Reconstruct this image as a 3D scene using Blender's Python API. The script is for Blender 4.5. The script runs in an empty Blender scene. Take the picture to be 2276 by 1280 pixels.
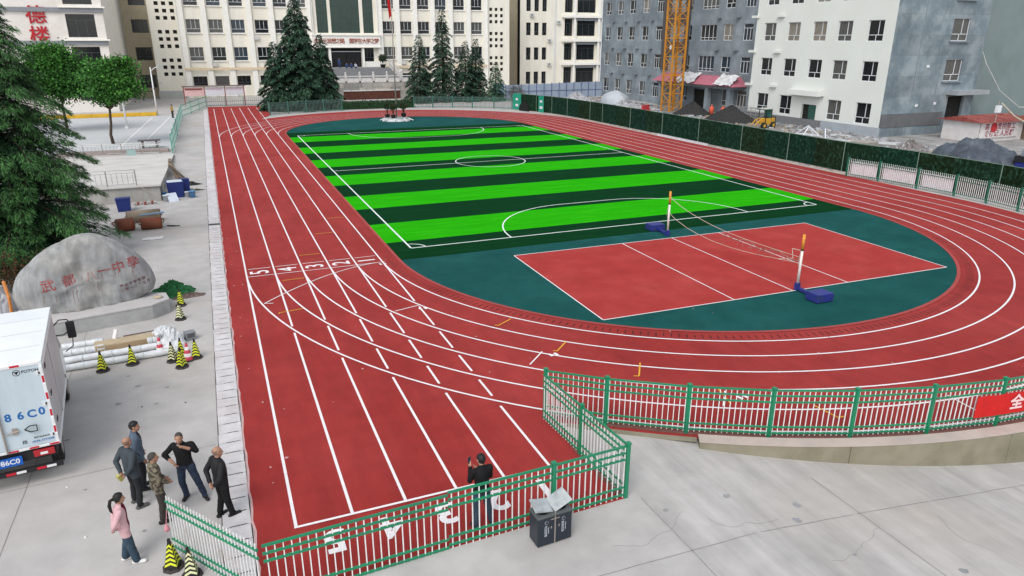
import bpy, bmesh, math, random
import numpy as np
from mathutils import Vector, Matrix, noise as mnoise
SC = bpy.context.scene
COL = SC.collection
R = math.radians
# ---------------------------------------------------------------- camera
cam = bpy.data.cameras.new('camera'); camo = bpy.data.objects.new('camera', cam); COL.objects.link(camo)
cam.sensor_width = 36.0; cam.lens = 36.0 * 1575.8 / 2276.0
cam.clip_start = 0.2; cam.clip_end = 3000
PITCH, ROLL, YAW, HC = R(19.326), R(0.126), R(22.6), 9.95
f0 = Vector((math.sin(YAW), math.cos(YAW), 0)); r0 = Vector((math.cos(YAW), -math.sin(YAW), 0)); zz = Vector((0, 0, 1))
fw = f0 * math.cos(PITCH) - zz * math.sin(PITCH); up = f0 * math.sin(PITCH) + zz * math.cos(PITCH)
rt = r0 * math.cos(ROLL) + up * math.sin(ROLL); up2 = -r0 * math.sin(ROLL) + up * math.cos(ROLL)
mw = Matrix.Identity(4)
for i in range(3):
    mw[i][0] = rt[i]; mw[i][1] = up2[i]; mw[i][2] = -fw[i]
mw[2][3] = HC
camo.matrix_world = mw
SC.camera = camo
# ---------------------------------------------------------------- light (bright overcast)
SUN_EL, SUN_AZ = R(50), R(222)      # azimuth from +Y, clockwise
W = bpy.data.worlds.new('World'); SC.world = W; W.use_nodes = True
nt = W.node_tree; nt.nodes.clear()
sky = nt.nodes.new('ShaderNodeTexSky'); sky.sky_type = 'NISHITA'; sky.sun_disc = False
sky.sun_elevation = SUN_EL; sky.sun_rotation = SUN_AZ; sky.air_density = 1.0; sky.dust_density = 1.5; sky.ozone_density = 1.0
hs = nt.nodes.new('ShaderNodeHueSaturation'); hs.inputs['Saturation'].default_value = 0.3
bg = nt.nodes.new('ShaderNodeBackground'); bg.inputs['Strength'].default_value = 0.15
wo = nt.nodes.new('ShaderNodeOutputWorld')
nt.links.new(sky.outputs[0], hs.inputs['Color']); nt.links.new(hs.outputs[0], bg.inputs['Color']); nt.links.new(bg.outputs[0], wo.inputs['Surface'])
sl = bpy.data.lights.new('sun', 'SUN'); sl.energy = 1.0; sl.angle = R(32); sl.color = (1.0, 0.97, 0.93)
so = bpy.data.objects.new('sun', sl); COL.objects.link(so)
sd = Vector((math.sin(SUN_AZ) * math.cos(SUN_EL), math.cos(SUN_AZ) * math.cos(SUN_EL), math.sin(SUN_EL)))
so.rotation_euler = sd.to_track_quat('Z', 'Y').to_euler()
SC.view_settings.view_transform = 'Standard'; SC.view_settings.look = 'None'
SC.view_settings.exposure = 0.6; SC.view_settings.gamma = 1.0; SC.view_settings.use_curve_mapping = False
SC.cycles.max_bounces = 6; SC.cycles.diffuse_bounces = 3; SC.cycles.glossy_bounces = 2; SC.cycles.transmission_bounces = 3; SC.cycles.transparent_max_bounces = 6
SC.cycles.use_denoising = True
rnd = random.Random(7)
# ---------------------------------------------------------------- materials
def lin(r, g, b):
    f = lambda c: (c / 255 / 12.92) if c / 255 <= 0.04045 else ((c / 255 + 0.055) / 1.055) ** 2.4
    return (f(r), f(g), f(b))
MATS = {}
def M(name, col, rough=0.75, var=0.12, scale=2.0, spec=0.3, metal=0.0, bump=0.0, bscale=30.0, stain=None, sscale=0.35, stretch=None, island=0.0, coords='pos', smin=.45, smax=.7, sheen=0.0):
    """procedural principled material: base colour broken up by two noises, optional second 'stain' colour, optional relief"""
    if name in MATS: return MATS[name]
    m = bpy.data.materials.new(name); m.use_nodes = True; MATS[name] = m
    t = m.node_tree; N = t.nodes; L = t.links; b = N['Principled BSDF']
    b.inputs['Roughness'].default_value = rough; b.inputs['Metallic'].default_value = metal
    b.inputs['Specular IOR Level'].default_value = spec
    if sheen: b.inputs['Sheen Weight'].default_value = sheen; b.inputs['Sheen Roughness'].default_value = .45
    if coords == 'pos':
        src = N.new('ShaderNodeNewGeometry').outputs['Position']
    else:
        src = N.new('ShaderNodeTexCoord').outputs['Object']
    if stretch:
        mp = N.new('ShaderNodeMapping'); mp.inputs['Scale'].default_value = stretch
        L.new(src, mp.inputs['Vector']); vsrc = mp.outputs[0]
    else: vsrc = src
    no = N.new('ShaderNodeTexNoise'); no.inputs['Scale'].default_value = scale; no.inputs['Detail'].default_value = 5; no.inputs['Roughness'].default_value = .6
    L.new(vsrc, no.inputs['Vector'])
    mr = N.new('ShaderNodeMapRange'); mr.inputs['From Min'].default_value = .28; mr.inputs['From Max'].default_value = .72
    mr.inputs['To Min'].default_value = 1 - var; mr.inputs['To Max'].default_value = 1 + var
    L.new(no.outputs['Fac'], mr.inputs['Value'])
    cur = None
    rgb = N.new('ShaderNodeRGB'); rgb.outputs[0].default_value = (*col, 1); cur = rgb.outputs[0]
    if stain:
        n2 = N.new('ShaderNodeTexNoise'); n2.inputs['Scale'].default_value = sscale; n2.inputs['Detail'].default_value = 6; n2.inputs['Roughness'].default_value = .62
        L.new(vsrc, n2.inputs['Vector'])
        m2 = N.new('ShaderNodeMapRange'); m2.inputs['From Min'].default_value = smin; m2.inputs['From Max'].default_value = smax
        L.new(n2.outputs['Fac'], m2.inputs['Value'])
        mx = N.new('ShaderNodeMix'); mx.data_type = 'RGBA'; mx.inputs['B'].default_value = (*stain, 1)
        L.new(m2.outputs[0], mx.inputs['Factor']); L.new(cur, mx.inputs['A']); cur = mx.outputs['Result']
    vm = N.new('ShaderNodeVectorMath'); vm.operation = 'SCALE'; L.new(cur, vm.inputs[0]); L.new(mr.outputs[0], vm.inputs['Scale']); cur = vm.outputs[0]
    if island:
        g = N.new('ShaderNodeNewGeometry'); m3 = N.new('ShaderNodeMapRange'); m3.inputs['To Min'].default_value = 1 - island; m3.inputs['To Max'].default_value = 1 + island
        L.new(g.outputs['Random Per Island'], m3.inputs['Value'])
        v2 = N.new('ShaderNodeVectorMath'); v2.operation = 'SCALE'; L.new(cur, v2.inputs[0]); L.new(m3.outputs[0], v2.inputs['Scale']); cur = v2.outputs[0]
    L.new(cur, b.inputs['Base Color'])
    if bump:
        n3 = N.new('ShaderNodeTexNoise'); n3.inputs['Scale'].default_value = bscale; n3.inputs['Detail'].default_value = 4; L.new(vsrc, n3.inputs['Vector'])
        bp = N.new('ShaderNodeBump'); bp.inputs['Strength'].default_value = bump; bp.inputs['Distance'].default_value = .02
        L.new(n3.outputs['Fac'], bp.inputs['Height']); L.new(bp.outputs[0], b.inputs['Normal'])
    return m
# ---------------------------------------------------------------- mesh helpers
class MB:
    """collects shapes for one mesh"""
    def __init__(s): s.v = []; s.f = []; s.mi = []
    def add(s, vs, fs, mi=0):
        o = len(s.v); s.v.extend([tuple(p) for p in vs]); s.f.extend([tuple(i + o for i in f) for f in fs]); s.mi.extend([mi] * len(fs)); return s
    def box(s, x0, y0, z0, x1, y1, z1, mi=0, T=None):
        vs = [Vector(p) for p in ((x0, y0, z0), (x1, y0, z0), (x1, y1, z0), (x0, y1, z0), (x0, y0, z1), (x1, y0, z1), (x1, y1, z1), (x0, y1, z1))]
        if T is not None: vs = [T @ p for p in vs]
        return s.add(vs, [(0, 3, 2, 1), (4, 5, 6, 7), (0, 1, 5, 4), (1, 2, 6, 5), (2, 3, 7, 6), (3, 0, 4, 7)], mi)
    def bar(s, a, b, w, h=None, mi=0, upv=(0, 0, 1)):
        """rectangular bar from a to b"""
        a = Vector(a); b = Vector(b); h = h or w; d = (b - a).normalized(); u = Vector(upv)
        if abs(d.dot(u)) > .98: u = Vector((1, 0, 0)) if abs(d.x) < .9 else Vector((0, 1, 0))
        sx = d.cross(u).normalized() * (w / 2); sy = sx.cross(d).normalized() * (h / 2)
        vs = [a - sx - sy, a + sx - sy, a + sx + sy, a - sx + sy, b - sx - sy, b + sx - sy, b + sx + sy, b - sx + sy]
        return s.add(vs, [(0, 1, 2, 3), (7, 6, 5, 4), (0, 4, 5, 1), (1, 5, 6, 2), (2, 6, 7, 3), (3, 7, 4, 0)], mi)
    def tube(s, pts, rad, n=8, mi=0, cap=True):
        pts = [Vector(p) for p in pts]; rr = rad if isinstance(rad, (list, tuple)) else [rad] * len(pts)
        o = len(s.v); d0 = (pts[1] - pts[0]).normalized(); u = Vector((0, 0, 1)) if abs(d0.z) < .9 else Vector((1, 0, 0))
        for i, p in enumerate(pts):
            d = (pts[min(i + 1, len(pts) - 1)] - pts[max(i - 1, 0)]).normalized()
            a = d.cross(u);  a = a.normalized() if a.length > 1e-6 else Vector((1, 0, 0)); b = a.cross(d).normalized(); u = b
            for k in range(n):
                t = 2 * math.pi * k / n; s.v.append(tuple(p + (a * math.cos(t) + b * math.sin(t)) * rr[i]))
        for i in range(len(pts) - 1):
            for k in range(n):
                k2 = (k + 1) % n; s.f.append((o + i * n + k, o + (i + 1) * n + k, o + (i + 1) * n + k2, o + i * n + k2)); s.mi.append(mi)
        if cap:
            s.f.append(tuple(o + k for k in range(n))); s.mi.append(mi)
            s.f.append(tuple(o + (len(pts) - 1) * n + k for k in reversed(range(n)))); s.mi.append(mi)
        return s
    def cyl(s, x, y, z0, z1, r, n=12, mi=0, r1=None):
        return s.tube([(x, y, z0), (x, y, z1)], [r, r if r1 is None else r1], n, mi)
    def lathe(s, prof, n=16, c=(0, 0, 0), mi=0):
        o = len(s.v)
        for r_, z_ in prof:
            for k in range(n):
                t = 2 * math.pi * k / n; s.v.append((c[0] + r_ * math.cos(t), c[1] + r_ * math.sin(t), c[2] + z_))
        for i in range(len(prof) - 1):
            for k in range(n):
                k2 = (k + 1) % n; s.f.append((o + i * n + k, o + i * n + k2, o + (i + 1) * n + k2, o + (i + 1) * n + k)); s.mi.append(mi)
        return s
    def prism(s, poly, z0, z1, mi=0):
        """vertical prism over an xy polygon (counter-clockwise)"""
        n = len(poly); vs = [(x, y, z0) for x, y in poly] + [(x, y, z1) for x, y in poly]
        fs = [tuple(range(n, 2 * n)), tuple(reversed(range(n)))] + [(i, (i + 1) % n, n + (i + 1) % n, n + i) for i in range(n)]
        return s.add(vs, fs, mi)
    def build(s, name, mat, parent=None, smooth=False, bevel=0.0):
        me = bpy.data.meshes.new(name); me.from_pydata(s.v, [], s.f)
        for m_ in (mat if isinstance(mat, (list, tuple)) else [mat]): me.materials.append(m_)
        if any(s.mi): me.polygons.foreach_set('material_index', s.mi)
        if smooth: me.polygons.foreach_set('use_smooth', [True] * len(me.polygons))
        me.update()
        o = obj(name, me, parent)
        if bevel:
            b = o.modifiers.new('bevel', 'BEVEL'); b.width = bevel; b.segments = 2; b.limit_method = 'ANGLE'
        return o
def obj(name, me, parent=None, loc=None, rz=0.0):
    """link one object; world coordinates even under an (unrotated) parent unless loc is local via sub()"""
    o = bpy.data.objects.new(name, me); COL.objects.link(o)
    if loc is not None: o.location = loc
    if rz: o.rotation_euler = (0, 0, rz)
    if parent is not None: attach(o, parent)
    return o
ROOTM = {}
def wmat(o):
    return ROOTM.get(o.name, Matrix.Identity(4))
def attach(o, parent):
    o.parent = parent; o.matrix_parent_inverse = wmat(parent).inverted()
    ROOTM[o.name] = wmat_local(o)
def wmat_local(o):
    return Matrix.LocRotScale(o.location, o.rotation_euler, o.scale)
def thing(name, label, cat, loc=(0, 0, 0), rz=0.0, group=None, scale=1.0):
    o = bpy.data.objects.new(name, None); COL.objects.link(o); o.empty_display_size = .2
    o.location = loc; o.rotation_euler = (0, 0, rz); o.scale = (scale,) * 3
    ROOTM[o.name] = wmat_local(o)
    return tag(o, label, cat, group)
def tag(o, label, cat, group=None):
    o['label'] = label; o['category'] = cat
    if group: o['group'] = group
    return o
def struct(o): o['kind'] = 'structure'; return o
def stuff(o): o['kind'] = 'stuff'; return o
def local(o, parent, loc=(0, 0, 0), rot=(0, 0, 0)):
    """child whose coordinates are local to its parent"""
    o.parent = parent; o.location = loc; o.rotation_euler = rot; return o
def lpart(mb, name, mat, parent, smooth=False, bevel=0.0):
    o = mb.build(name, mat, None, smooth, bevel); o.parent = parent; return o
def copy_tree(o, parent=None):
    c = o.copy(); COL.objects.link(c); c.parent = parent
    for ch in o.children: copy_tree(ch, c)
    return c
def np_mesh(name, V, F, mat, parent=None, smooth=False, k=4):
    """fast mesh from numpy arrays, k corners per face"""
    me = bpy.data.meshes.new(name); V = np.asarray(V, np.float32); F = np.asarray(F, np.int32)
    me.vertices.add(len(V)); me.vertices.foreach_set('co', V.ravel())
    me.loops.add(F.size); me.loops.foreach_set('vertex_index', F.ravel())
    me.polygons.add(len(F)); me.polygons.foreach_set('loop_start', np.arange(0, F.size, k, dtype=np.int32))
    try: me.polygons.foreach_set('loop_total', np.full(len(F), k, np.int32))
    except Exception: pass
    me.materials.append(mat); me.update(calc_edges=True)
    if smooth: me.polygons.foreach_set('use_smooth', [True] * len(F))
    o = bpy.data.objects.new(name, me); COL.objects.link(o)
    if parent is not None: o.parent = parent
    return o
_txt = {}
def text_mesh(s, size=1.0, ext=0.004, bold=0.0, mat=None):
    """flat lettering as a mesh in its own XY plane, centred"""
    k = (s, size, ext, bold, mat.name if mat else '')
    if k in _txt: return _txt[k]
    cu = bpy.data.curves.new('lettering', 'FONT'); cu.body = s; cu.size = size; cu.extrude = ext; cu.offset = bold
    cu.align_x = 'CENTER'; cu.align_y = 'CENTER'; cu.resolution_u = 3
    o = bpy.data.objects.new('lettering', cu); COL.objects.link(o)
    dg = bpy.context.evaluated_depsgraph_get()
    me = bpy.data.meshes.new_from_object(o.evaluated_get(dg)); me.name = 'lettering'
    bpy.data.objects.remove(o); bpy.data.curves.remove(cu)
    me.materials.clear()
    if mat: me.materials.append(mat)
    _txt[k] = me; return me
def letter(name, s, size, mat, M4, parent=None, ext=.004, bold=0.0):
    o = bpy.data.objects.new(name, text_mesh(s, size, ext, bold, mat)); COL.objects.link(o)
    o.matrix_basis = M4
    if parent is not None: o.parent = parent; o.matrix_parent_inverse = wmat(parent).inverted()
    return o
def basis(o, x, y):
    """matrix with origin o, x axis x, y axis y"""
    x = Vector(x).normalized(); y = Vector(y).normalized(); z = x.cross(y)
    m = Matrix.Identity(4)
    for i in range(3): m[i][0] = x[i]; m[i][1] = y[i]; m[i][2] = z[i]; m[i][3] = o[i]
    return m
def smooth01(a, b, x):
    t = min(1, max(0, (x - a) / (b - a))); return t * t * (3 - 2 * t)
# ================================================================ GROUND, TRACK, PITCH
CX, CYN, CYF = 21.85, 32.0, 82.4          # bend centres (near, far)
R1, LW = 15.2, 1.21                       # inner lane line radius, lane width
CONC = M('concrete_paving', (.46, .442, .422), .85, .10, 1.3, .25, bump=.15, bscale=40, stain=(.365, .352, .338), sscale=.22, smin=.42, smax=.72)
def ground_material():
    """paving concrete: broad stains, and on the drive in front of the stand brushed bands running with the slope"""
    m = CONC; t = m.node_tree; N = t.nodes; L = t.links; b = N['Principled BSDF']
    src = b.inputs['Base Color'].links[0].from_socket
    geo = N.new('ShaderNodeNewGeometry'); sp = N.new('ShaderNodeSeparateXYZ'); L.new(geo.outputs['Position'], sp.inputs[0])
    mp = N.new('ShaderNodeMapping'); mp.inputs['Rotation'].default_value = (0, 0, R(-3)); mp.inputs['Scale'].default_value = (1.9, .2, 1)
    L.new(geo.outputs['Position'], mp.inputs['Vector'])
    n = N.new('ShaderNodeTexNoise'); n.inputs['Scale'].default_value = 1.0; n.inputs['Detail'].default_value = 5; n.inputs['Roughness'].default_value = .65; L.new(mp.outputs[0], n.inputs['Vector'])
    mr = N.new('ShaderNodeMapRange'); mr.inputs['From Min'].default_value = .3; mr.inputs['From Max'].default_value = .7; mr.inputs['To Min'].default_value = .82; mr.inputs['To Max'].default_value = 1.13
    L.new(n.outputs['Fac'], mr.inputs['Value'])
    mk = N.new('ShaderNodeMapRange'); mk.inputs['From Min'].default_value = 7.9; mk.inputs['From Max'].default_value = 8.1; L.new(sp.outputs['X'], mk.inputs['Value'])
    mk2 = N.new('ShaderNodeMapRange'); mk2.inputs['From Min'].default_value = 16; mk2.inputs['From Max'].default_value = 14; L.new(sp.outputs['Y'], mk2.inputs['Value'])
    mu = N.new('ShaderNodeMath'); mu.operation = 'MULTIPLY'; L.new(mk.outputs[0], mu.inputs[0]); L.new(mk2.outputs[0], mu.inputs[1])
    mx = N.new('ShaderNodeMix'); mx.data_type = 'FLOAT'; mx.inputs['A'].default_value = 1.0; L.new(mu.outputs[0], mx.inputs['Factor']); L.new(mr.outputs[0], mx.inputs['B'])
    v = N.new('ShaderNodeVectorMath'); v.operation = 'SCALE'; L.new(src, v.inputs[0]); L.new(mx.outputs['Result'], v.inputs['Scale'])
    # tan dust blown over parts of the yard
    n2 = N.new('ShaderNodeTexNoise'); n2.inputs['Scale'].default_value = .16; n2.inputs['Detail'].default_value = 6; L.new(geo.outputs['Position'], n2.inputs['Vector'])
    m2 = N.new('ShaderNodeMapRange'); m2.inputs['From Min'].default_value = .48; m2.inputs['From Max'].default_value = .75; m2.inputs['To Max'].default_value = .45; L.new(n2.outputs['Fac'], m2.inputs['Value'])
    mc = N.new('ShaderNodeMix'); mc.data_type = 'RGBA'; mc.inputs['B'].default_value = (.42, .36, .30, 1); L.new(m2.outputs[0], mc.inputs['Factor']); L.new(v.outputs[0], mc.inputs['A'])
    L.new(mc.outputs['Result'], b.inputs['Base Color'])
ground_material()
def gz(x, y):
    """the drive falls away to the right in front of the near stand wall"""
    return -.092 * min(max(x - 9.7, 0), 16) * (1 - smooth01(12.5, 17, y))
xs = [-900, -300, -120, -60, -30, -15, -6, 0, 5, 9.7, 10.5, 11.5, 12.5, 14, 16, 18, 20, 22, 25.7, 32, 46, 60, 90, 150, 400, 900]
ys = [-120, -40, -10, 0, 3, 6, 8, 10, 11, 12, 12.5, 13.2, 14, 15, 16, 17, 22, 32, 50, 80, 120, 200, 400, 1400]
mb = MB(); nx = len(xs)
mb.v = [(x, y, gz(x, y)) for y in ys for x in xs]
mb.f = [(j * nx + i, j * nx + i + 1, (j + 1) * nx + i + 1, (j + 1) * nx + i) for j in range(len(ys) - 1) for i in range(nx - 1)]; mb.mi = [0] * len(mb.f)
ground = struct(mb.build('ground', CONC))
JOINT = M('joint_tar', (.25, .24, .23), .9, .25, 6)
def strip(pts, w, z, name, mat, parent, zf=None):
    """flat painted band following a polyline"""
    n = len(pts); V = []
    for i, p in enumerate(pts):
        a = Vector(pts[max(i - 1, 0)]); b = Vector(pts[min(i + 1, n - 1)]); d = (b - a).normalized(); q = Vector((-d.y, d.x)) * (w / 2)
        for s in (1, -1):
            x, y = p[0] + q.x * s, p[1] + q.y * s; V.append((x, y, z + (zf(x, y) if zf else 0)))
    return MB().add(V, [(2 * i + 1, 2 * i + 3, 2 * i + 2, 2 * i) for i in range(n - 1)]).build(name, mat, parent)
def line_pts(a, b, step=1.0):
    n = max(1, int((Vector(b) - Vector(a)).length / step)); return [(a[0] + (b[0] - a[0]) * i / n, a[1] + (b[1] - a[1]) * i / n) for i in range(n + 1)]
for a, b in (((8.05, 11.6), (8.12, -6)), ((12.6, 11.0), (12.45, -4)), ((-2.0, 10.05), (12.4, 9.5)), ((-9, 17.15), (-.95, 17.75)), ((-14, 12.6), (-1.0, 12.1)), ((12.5, 9.5), (30, 8.6)), ((-9, 30.4), (-1.0, 30.9)), ((-9, 42.2), (-1, 42.6)), ((17.6, 9.2), (17.4, -4)), ((-5.1, 3), (-5.0, 60))):
    wob = random.Random(int(a[0] * 10 + b[1])); pts = line_pts(a, b, .4)
    pts = [(x + wob.uniform(-.008, .008), y + wob.uniform(-.008, .008)) for x, y in pts]
    struct(strip(pts, .018, .005, 'paving_joint', JOINT, None, gz)).parent = ground
# --- track
def track_material():
    m = M('track_rubber', (.285, .0285, .0255), .95, .10, 1.1, .03, sheen=.04, bump=.5, bscale=170, stain=(.36, .048, .044), sscale=.18, smin=.35, smax=.75)
    t = m.node_tree; N = t.nodes; L = t.links; b = N['Principled BSDF']; src = b.inputs['Base Color'].links[0].from_socket
    g = N.new('ShaderNodeNewGeometry'); n = N.new('ShaderNodeTexNoise'); n.inputs['Scale'].default_value = 140; n.inputs['Detail'].default_value = 2; L.new(g.outputs['Position'], n.inputs['Vector'])
    mr = N.new('ShaderNodeMapRange'); mr.inputs['From Min'].default_value = .3; mr.inputs['From Max'].default_value = .7; mr.inputs['To Min'].default_value = .78; mr.inputs['To Max'].default_value = 1.22; L.new(n.outputs['Fac'], mr.inputs['Value'])
    # faint scuffs running with the lanes
    mp = N.new('ShaderNodeMapping'); mp.inputs['Scale'].default_value = (1.3, .18, 1); L.new(g.outputs['Position'], mp.inputs['Vector'])
    n2 = N.new('ShaderNodeTexNoise'); n2.inputs['Scale'].default_value = 1.4; n2.inputs['Detail'].default_value = 7; n2.inputs['Roughness'].default_value = .7; L.new(mp.outputs[0], n2.inputs['Vector'])
    m2 = N.new('ShaderNodeMapRange'); m2.inputs['From Min'].default_value = .35; m2.inputs['From Max'].default_value = .7; m2.inputs['To Min'].default_value = .9; m2.inputs['To Max'].default_value = 1.12; L.new(n2.outputs['Fac'], m2.inputs['Value'])
    mu = N.new('ShaderNodeMath'); mu.operation = 'MULTIPLY'; L.new(mr.outputs[0], mu.inputs[0]); L.new(m2.outputs[0], mu.inputs[1])
    v = N.new('ShaderNodeVectorMath'); v.operation = 'SCALE'; L.new(src, v.inputs[0]); L.new(mu.outputs[0], v.inputs['Scale']); L.new(v.outputs[0], b.inputs['Base Color'])
    return m
TRK = track_material()
def lane_r(k, ang):
    """radius of lane line k; the lanes open a little towards the right-hand straight"""
    c = math.cos(ang); w = LW + .13 * smooth01(.2, .85, c) - .03 * smooth01(.25, .9, -c if math.sin(ang) < 0 else 0) * 0
    return R1 + w * k
def arc(r, cy, a0, a1, n=70, fn=None):
    out = []
    for i in range(n + 1):
        a = R(a0 + (a1 - a0) * i / n); q = fn(a) if fn else r; out.append((CX + q * math.cos(a), cy + q * math.sin(a)))
    return out
outer = [(-.25, 11.55), (7.72, 11.72), (7.5, 15.9)]
outer += arc(0, CYN, 229, 360, 60, lambda a: 21.75 + 1.6 * smooth01(.1, .9, math.cos(a)))
outer += arc(0, CYF, 0, 132, 60, lambda a: 23.0 + 1.2 * math.sin(a) ** 2)
outer += [(7.75, 105.4), (8.1, 121.4), (-.2, 121.4)]
TZ = .02
track = struct(MB().prism(outer, -.02, TZ).build('running_track', TRK))
WHITE = M('line_paint', (.80, .76, .765), .7, .06, 8, .3, bump=.25, bscale=160)
YEL = M('yellow_paint', (.72, .36, .03), .7, .1, 8)
LZ = TZ + .005
def lane_x(k): return CX - (R1 + LW * k)
for k in range(6):
    x = lane_x(k)
    # straight part, cut short where a bend line crosses it
    cuts = []
    for j in range(k + 1, 6):
        d = lane_r(j, math.pi) ** 2 - (CX - x) ** 2
        if d > 0: cuts.append(CYN - math.sqrt(d))
    cuts = sorted(c for c in cuts if c > 13.9); y = 13.5
    for c in cuts + [None]:
        y1 = (c - .33) if c else 118.0
        struct(strip([(x, y), (x, y1)], .07, LZ, 'lane_line', WHITE, track)); y = (c + .33) if c else 0
    lx = lambda a, k=k: lane_r(k, a)
    pts = arc(0, CYN, 180.01, 360, 110, lx)
    pts += [(pts[-1][0], CYF)] + arc(0, CYF, 0, 179.9, 90, lx)[1:]
    struct(strip(pts, .07, LZ + .0035, 'lane_line', WHITE, track))
struct(strip([(lane_x(5) - .04, 13.5), (lane_x(0) + .04, 13.5)], .07, LZ + .0075, 'start_line', WHITE, track))
struct(strip([(lane_x(5) + .05, 31.85), (lane_x(0) + .1, 31.85)], .05, LZ + .0075, 'finish_line', WHITE, track))
for k in range(5):
    struct(strip([(lane_x(k + 1) + .1, 33.0), (lane_x(k) - .12, 33.0)], .05, LZ + .0075, 'finish_line', WHITE, track))
for k, s in enumerate('12345'):
    xm = (lane_x(k) + lane_x(k + 1)) / 2
    struct(letter('lane_number', s, 1.15, WHITE, basis((xm, 32.42, LZ + .001), (0, 1, 0), (-1, 0, 0)), track, .001, .012))
    struct(letter('lane_number', s, 1.0, WHITE, basis((xm + .1, 12.78, LZ + .001), (-1, 0, 0), (0, -1, 0)), track, .001, .03))
# curved start line swinging out across the bend, stagger marks and relay ticks
pts = [(.98 + 5.7 * (1 - math.cos(t)), 28.1 + 3.75 * math.sin(t)) for t in [R(i * 4.6) for i in range(20)]]
pts = [(1.05 + 5.5 * s, 28.1 + 3.75 * (1 - (1 - s) ** 1.7)) for s in [i / 24 for i in range(25)]]
struct(strip(pts, .05, LZ + .0105, 'curved_start_line', WHITE, track))
for a, b in (((8.54, 18.99), (9.33, 19.76)), ((5.65, 25.33), (6.66, 25.61)), ((1.06, 28.12), (1.38, 28.02)), ((12.55, 14.35), (13.2, 15.1)), ((19.13, 12.38), (19.04, 11.4))):
    struct(strip([a, b], .05, LZ + .0075, 'stagger_mark', WHITE, track))
for x, y in ((9.45, 19.55), (6.6, 25.35), (6.45, 31.7), (13.3, 14.75)):
    for d in range(2): struct(strip([(x + d * .2, y - .05), (x + d * .2 + .05, y - .26)], .1, LZ + .0105, 'stagger_mark', WHITE, track))
for a, b, h in (((8.8, 22.46), (9.5, 22.9), (8.7, 22.55)), ((9.81, 19.6), (10.45, 20.2), (9.7, 19.68)), ((11.35, 16.93), (11.91, 17.75), (11.2, 17.0)), ((2.0, 30.79), (2.92, 30.81), None), ((1.48, 26.83), (2.42, 26.96), (1.5, 26.72)), ((3.14, 34.43), (4.11, 34.4), None), ((4.41, 38.27), (5.36, 38.25), None), ((5.6, 41.6), (6.5, 41.55), None), ((13.1, 15.3), (12.85, 14.4), None), ((15.1, 12.6), (15.0, 13.4), (15.3, 12.6))):
    struct(strip([a, b], .05, LZ + .0075, 'relay_mark', YEL, track))
    if h: struct(strip([a, h], .05, LZ + .0105, 'relay_mark', YEL, track))
# scuffed pale pink patches and paint flecks dropped on the rubber
PINK = M('paint_spill', (.55, .27, .27), .8, .25, 9)
pr = random.Random(3)
for k in range(46):
    x, y = pr.choice([(pr.uniform(-.1, .4), pr.uniform(14, 45)), (pr.uniform(0, 9), pr.uniform(13, 35)), (pr.uniform(8, 20), pr.uniform(14, 22))])
    if math.hypot(x - CX, y - CYN) > 21.3 and y < 20 and x > 7: continue
    n = 7; r_ = pr.uniform(.012, .045)
    struct(MB().add([(x + r_ * pr.uniform(.5, 1.4) * math.cos(6.283 * i / n), y + r_ * pr.uniform(.5, 1.8) * math.sin(6.283 * i / n), LZ + .012) for i in range(n)], [tuple(range(n))]).build('paint_fleck', PINK, track))
# --- infield
TEAL = M('teal_rubber', (.0105, .074, .069), .95, .14, .8, .04, bump=.4, bscale=140, stain=(.016, .094, .087), sscale=.3)
KERB = M('infield_kerb', (.36, .055, .05), .7, .1, 3)
RI = 14.4
IZ = TZ + .006
def half_disc(cy, a0, a1, ybase):
    return arc(RI, cy, a0, a1, 70)
near_poly = [(CX - RI, 31.8)] + arc(RI, CYN, 181, 359, 80) + [(CX + RI, 31.8)]
far_poly = [(CX + RI, 83.8)] + arc(RI, CYF, 6, 174, 80) + [(CX - RI, 83.8)]
infield = struct(MB().add([(x, y, IZ) for x, y in near_poly], [tuple(range(len(near_poly)))]).build('infield', TEAL))
struct(MB().add([(x, y, IZ) for x, y in far_poly], [tuple(range(len(far_poly)))]).build('rubber_surface', TEAL, infield))
def turf_material(name, c, c2):
    m = M(name, c, .95, .10, .5, .02, bump=.6, bscale=90, stain=c2, sscale=1.2, stretch=(.35, 3.0, 1))
    t = m.node_tree; N = t.nodes; L = t.links; b = N['Principled BSDF']; src = b.inputs['Base Color'].links[0].from_socket
    g = N.new('ShaderNodeNewGeometry'); n = N.new('ShaderNodeTexNoise'); n.inputs['Scale'].default_value = 45; n.inputs['Detail'].default_value = 3; L.new(g.outputs['Position'], n.inputs['Vector'])
    mr = N.new('ShaderNodeMapRange'); mr.inputs['From Min'].default_value = .3; mr.inputs['From Max'].default_value = .7; mr.inputs['To Min'].default_value = .8; mr.inputs['To Max'].default_value = 1.2; L.new(n.outputs['Fac'], mr.inputs['Value'])
    v = N.new('ShaderNodeVectorMath'); v.operation = 'SCALE'; L.new(src, v.inputs[0]); L.new(mr.outputs[0], v.inputs['Scale']); L.new(v.outputs[0], b.inputs['Base Color'])
    return m
TL = turf_material('turf_light', (.018, .37, .0025), (.034, .44, .006)); TD = turf_material('turf_dark', (.003, .037, .011), (.0048, .047, .015))
edges = [31.8] + [57.35 + (i - 5.5) * 4.065 for i in range(12)] + [83.8]
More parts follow.
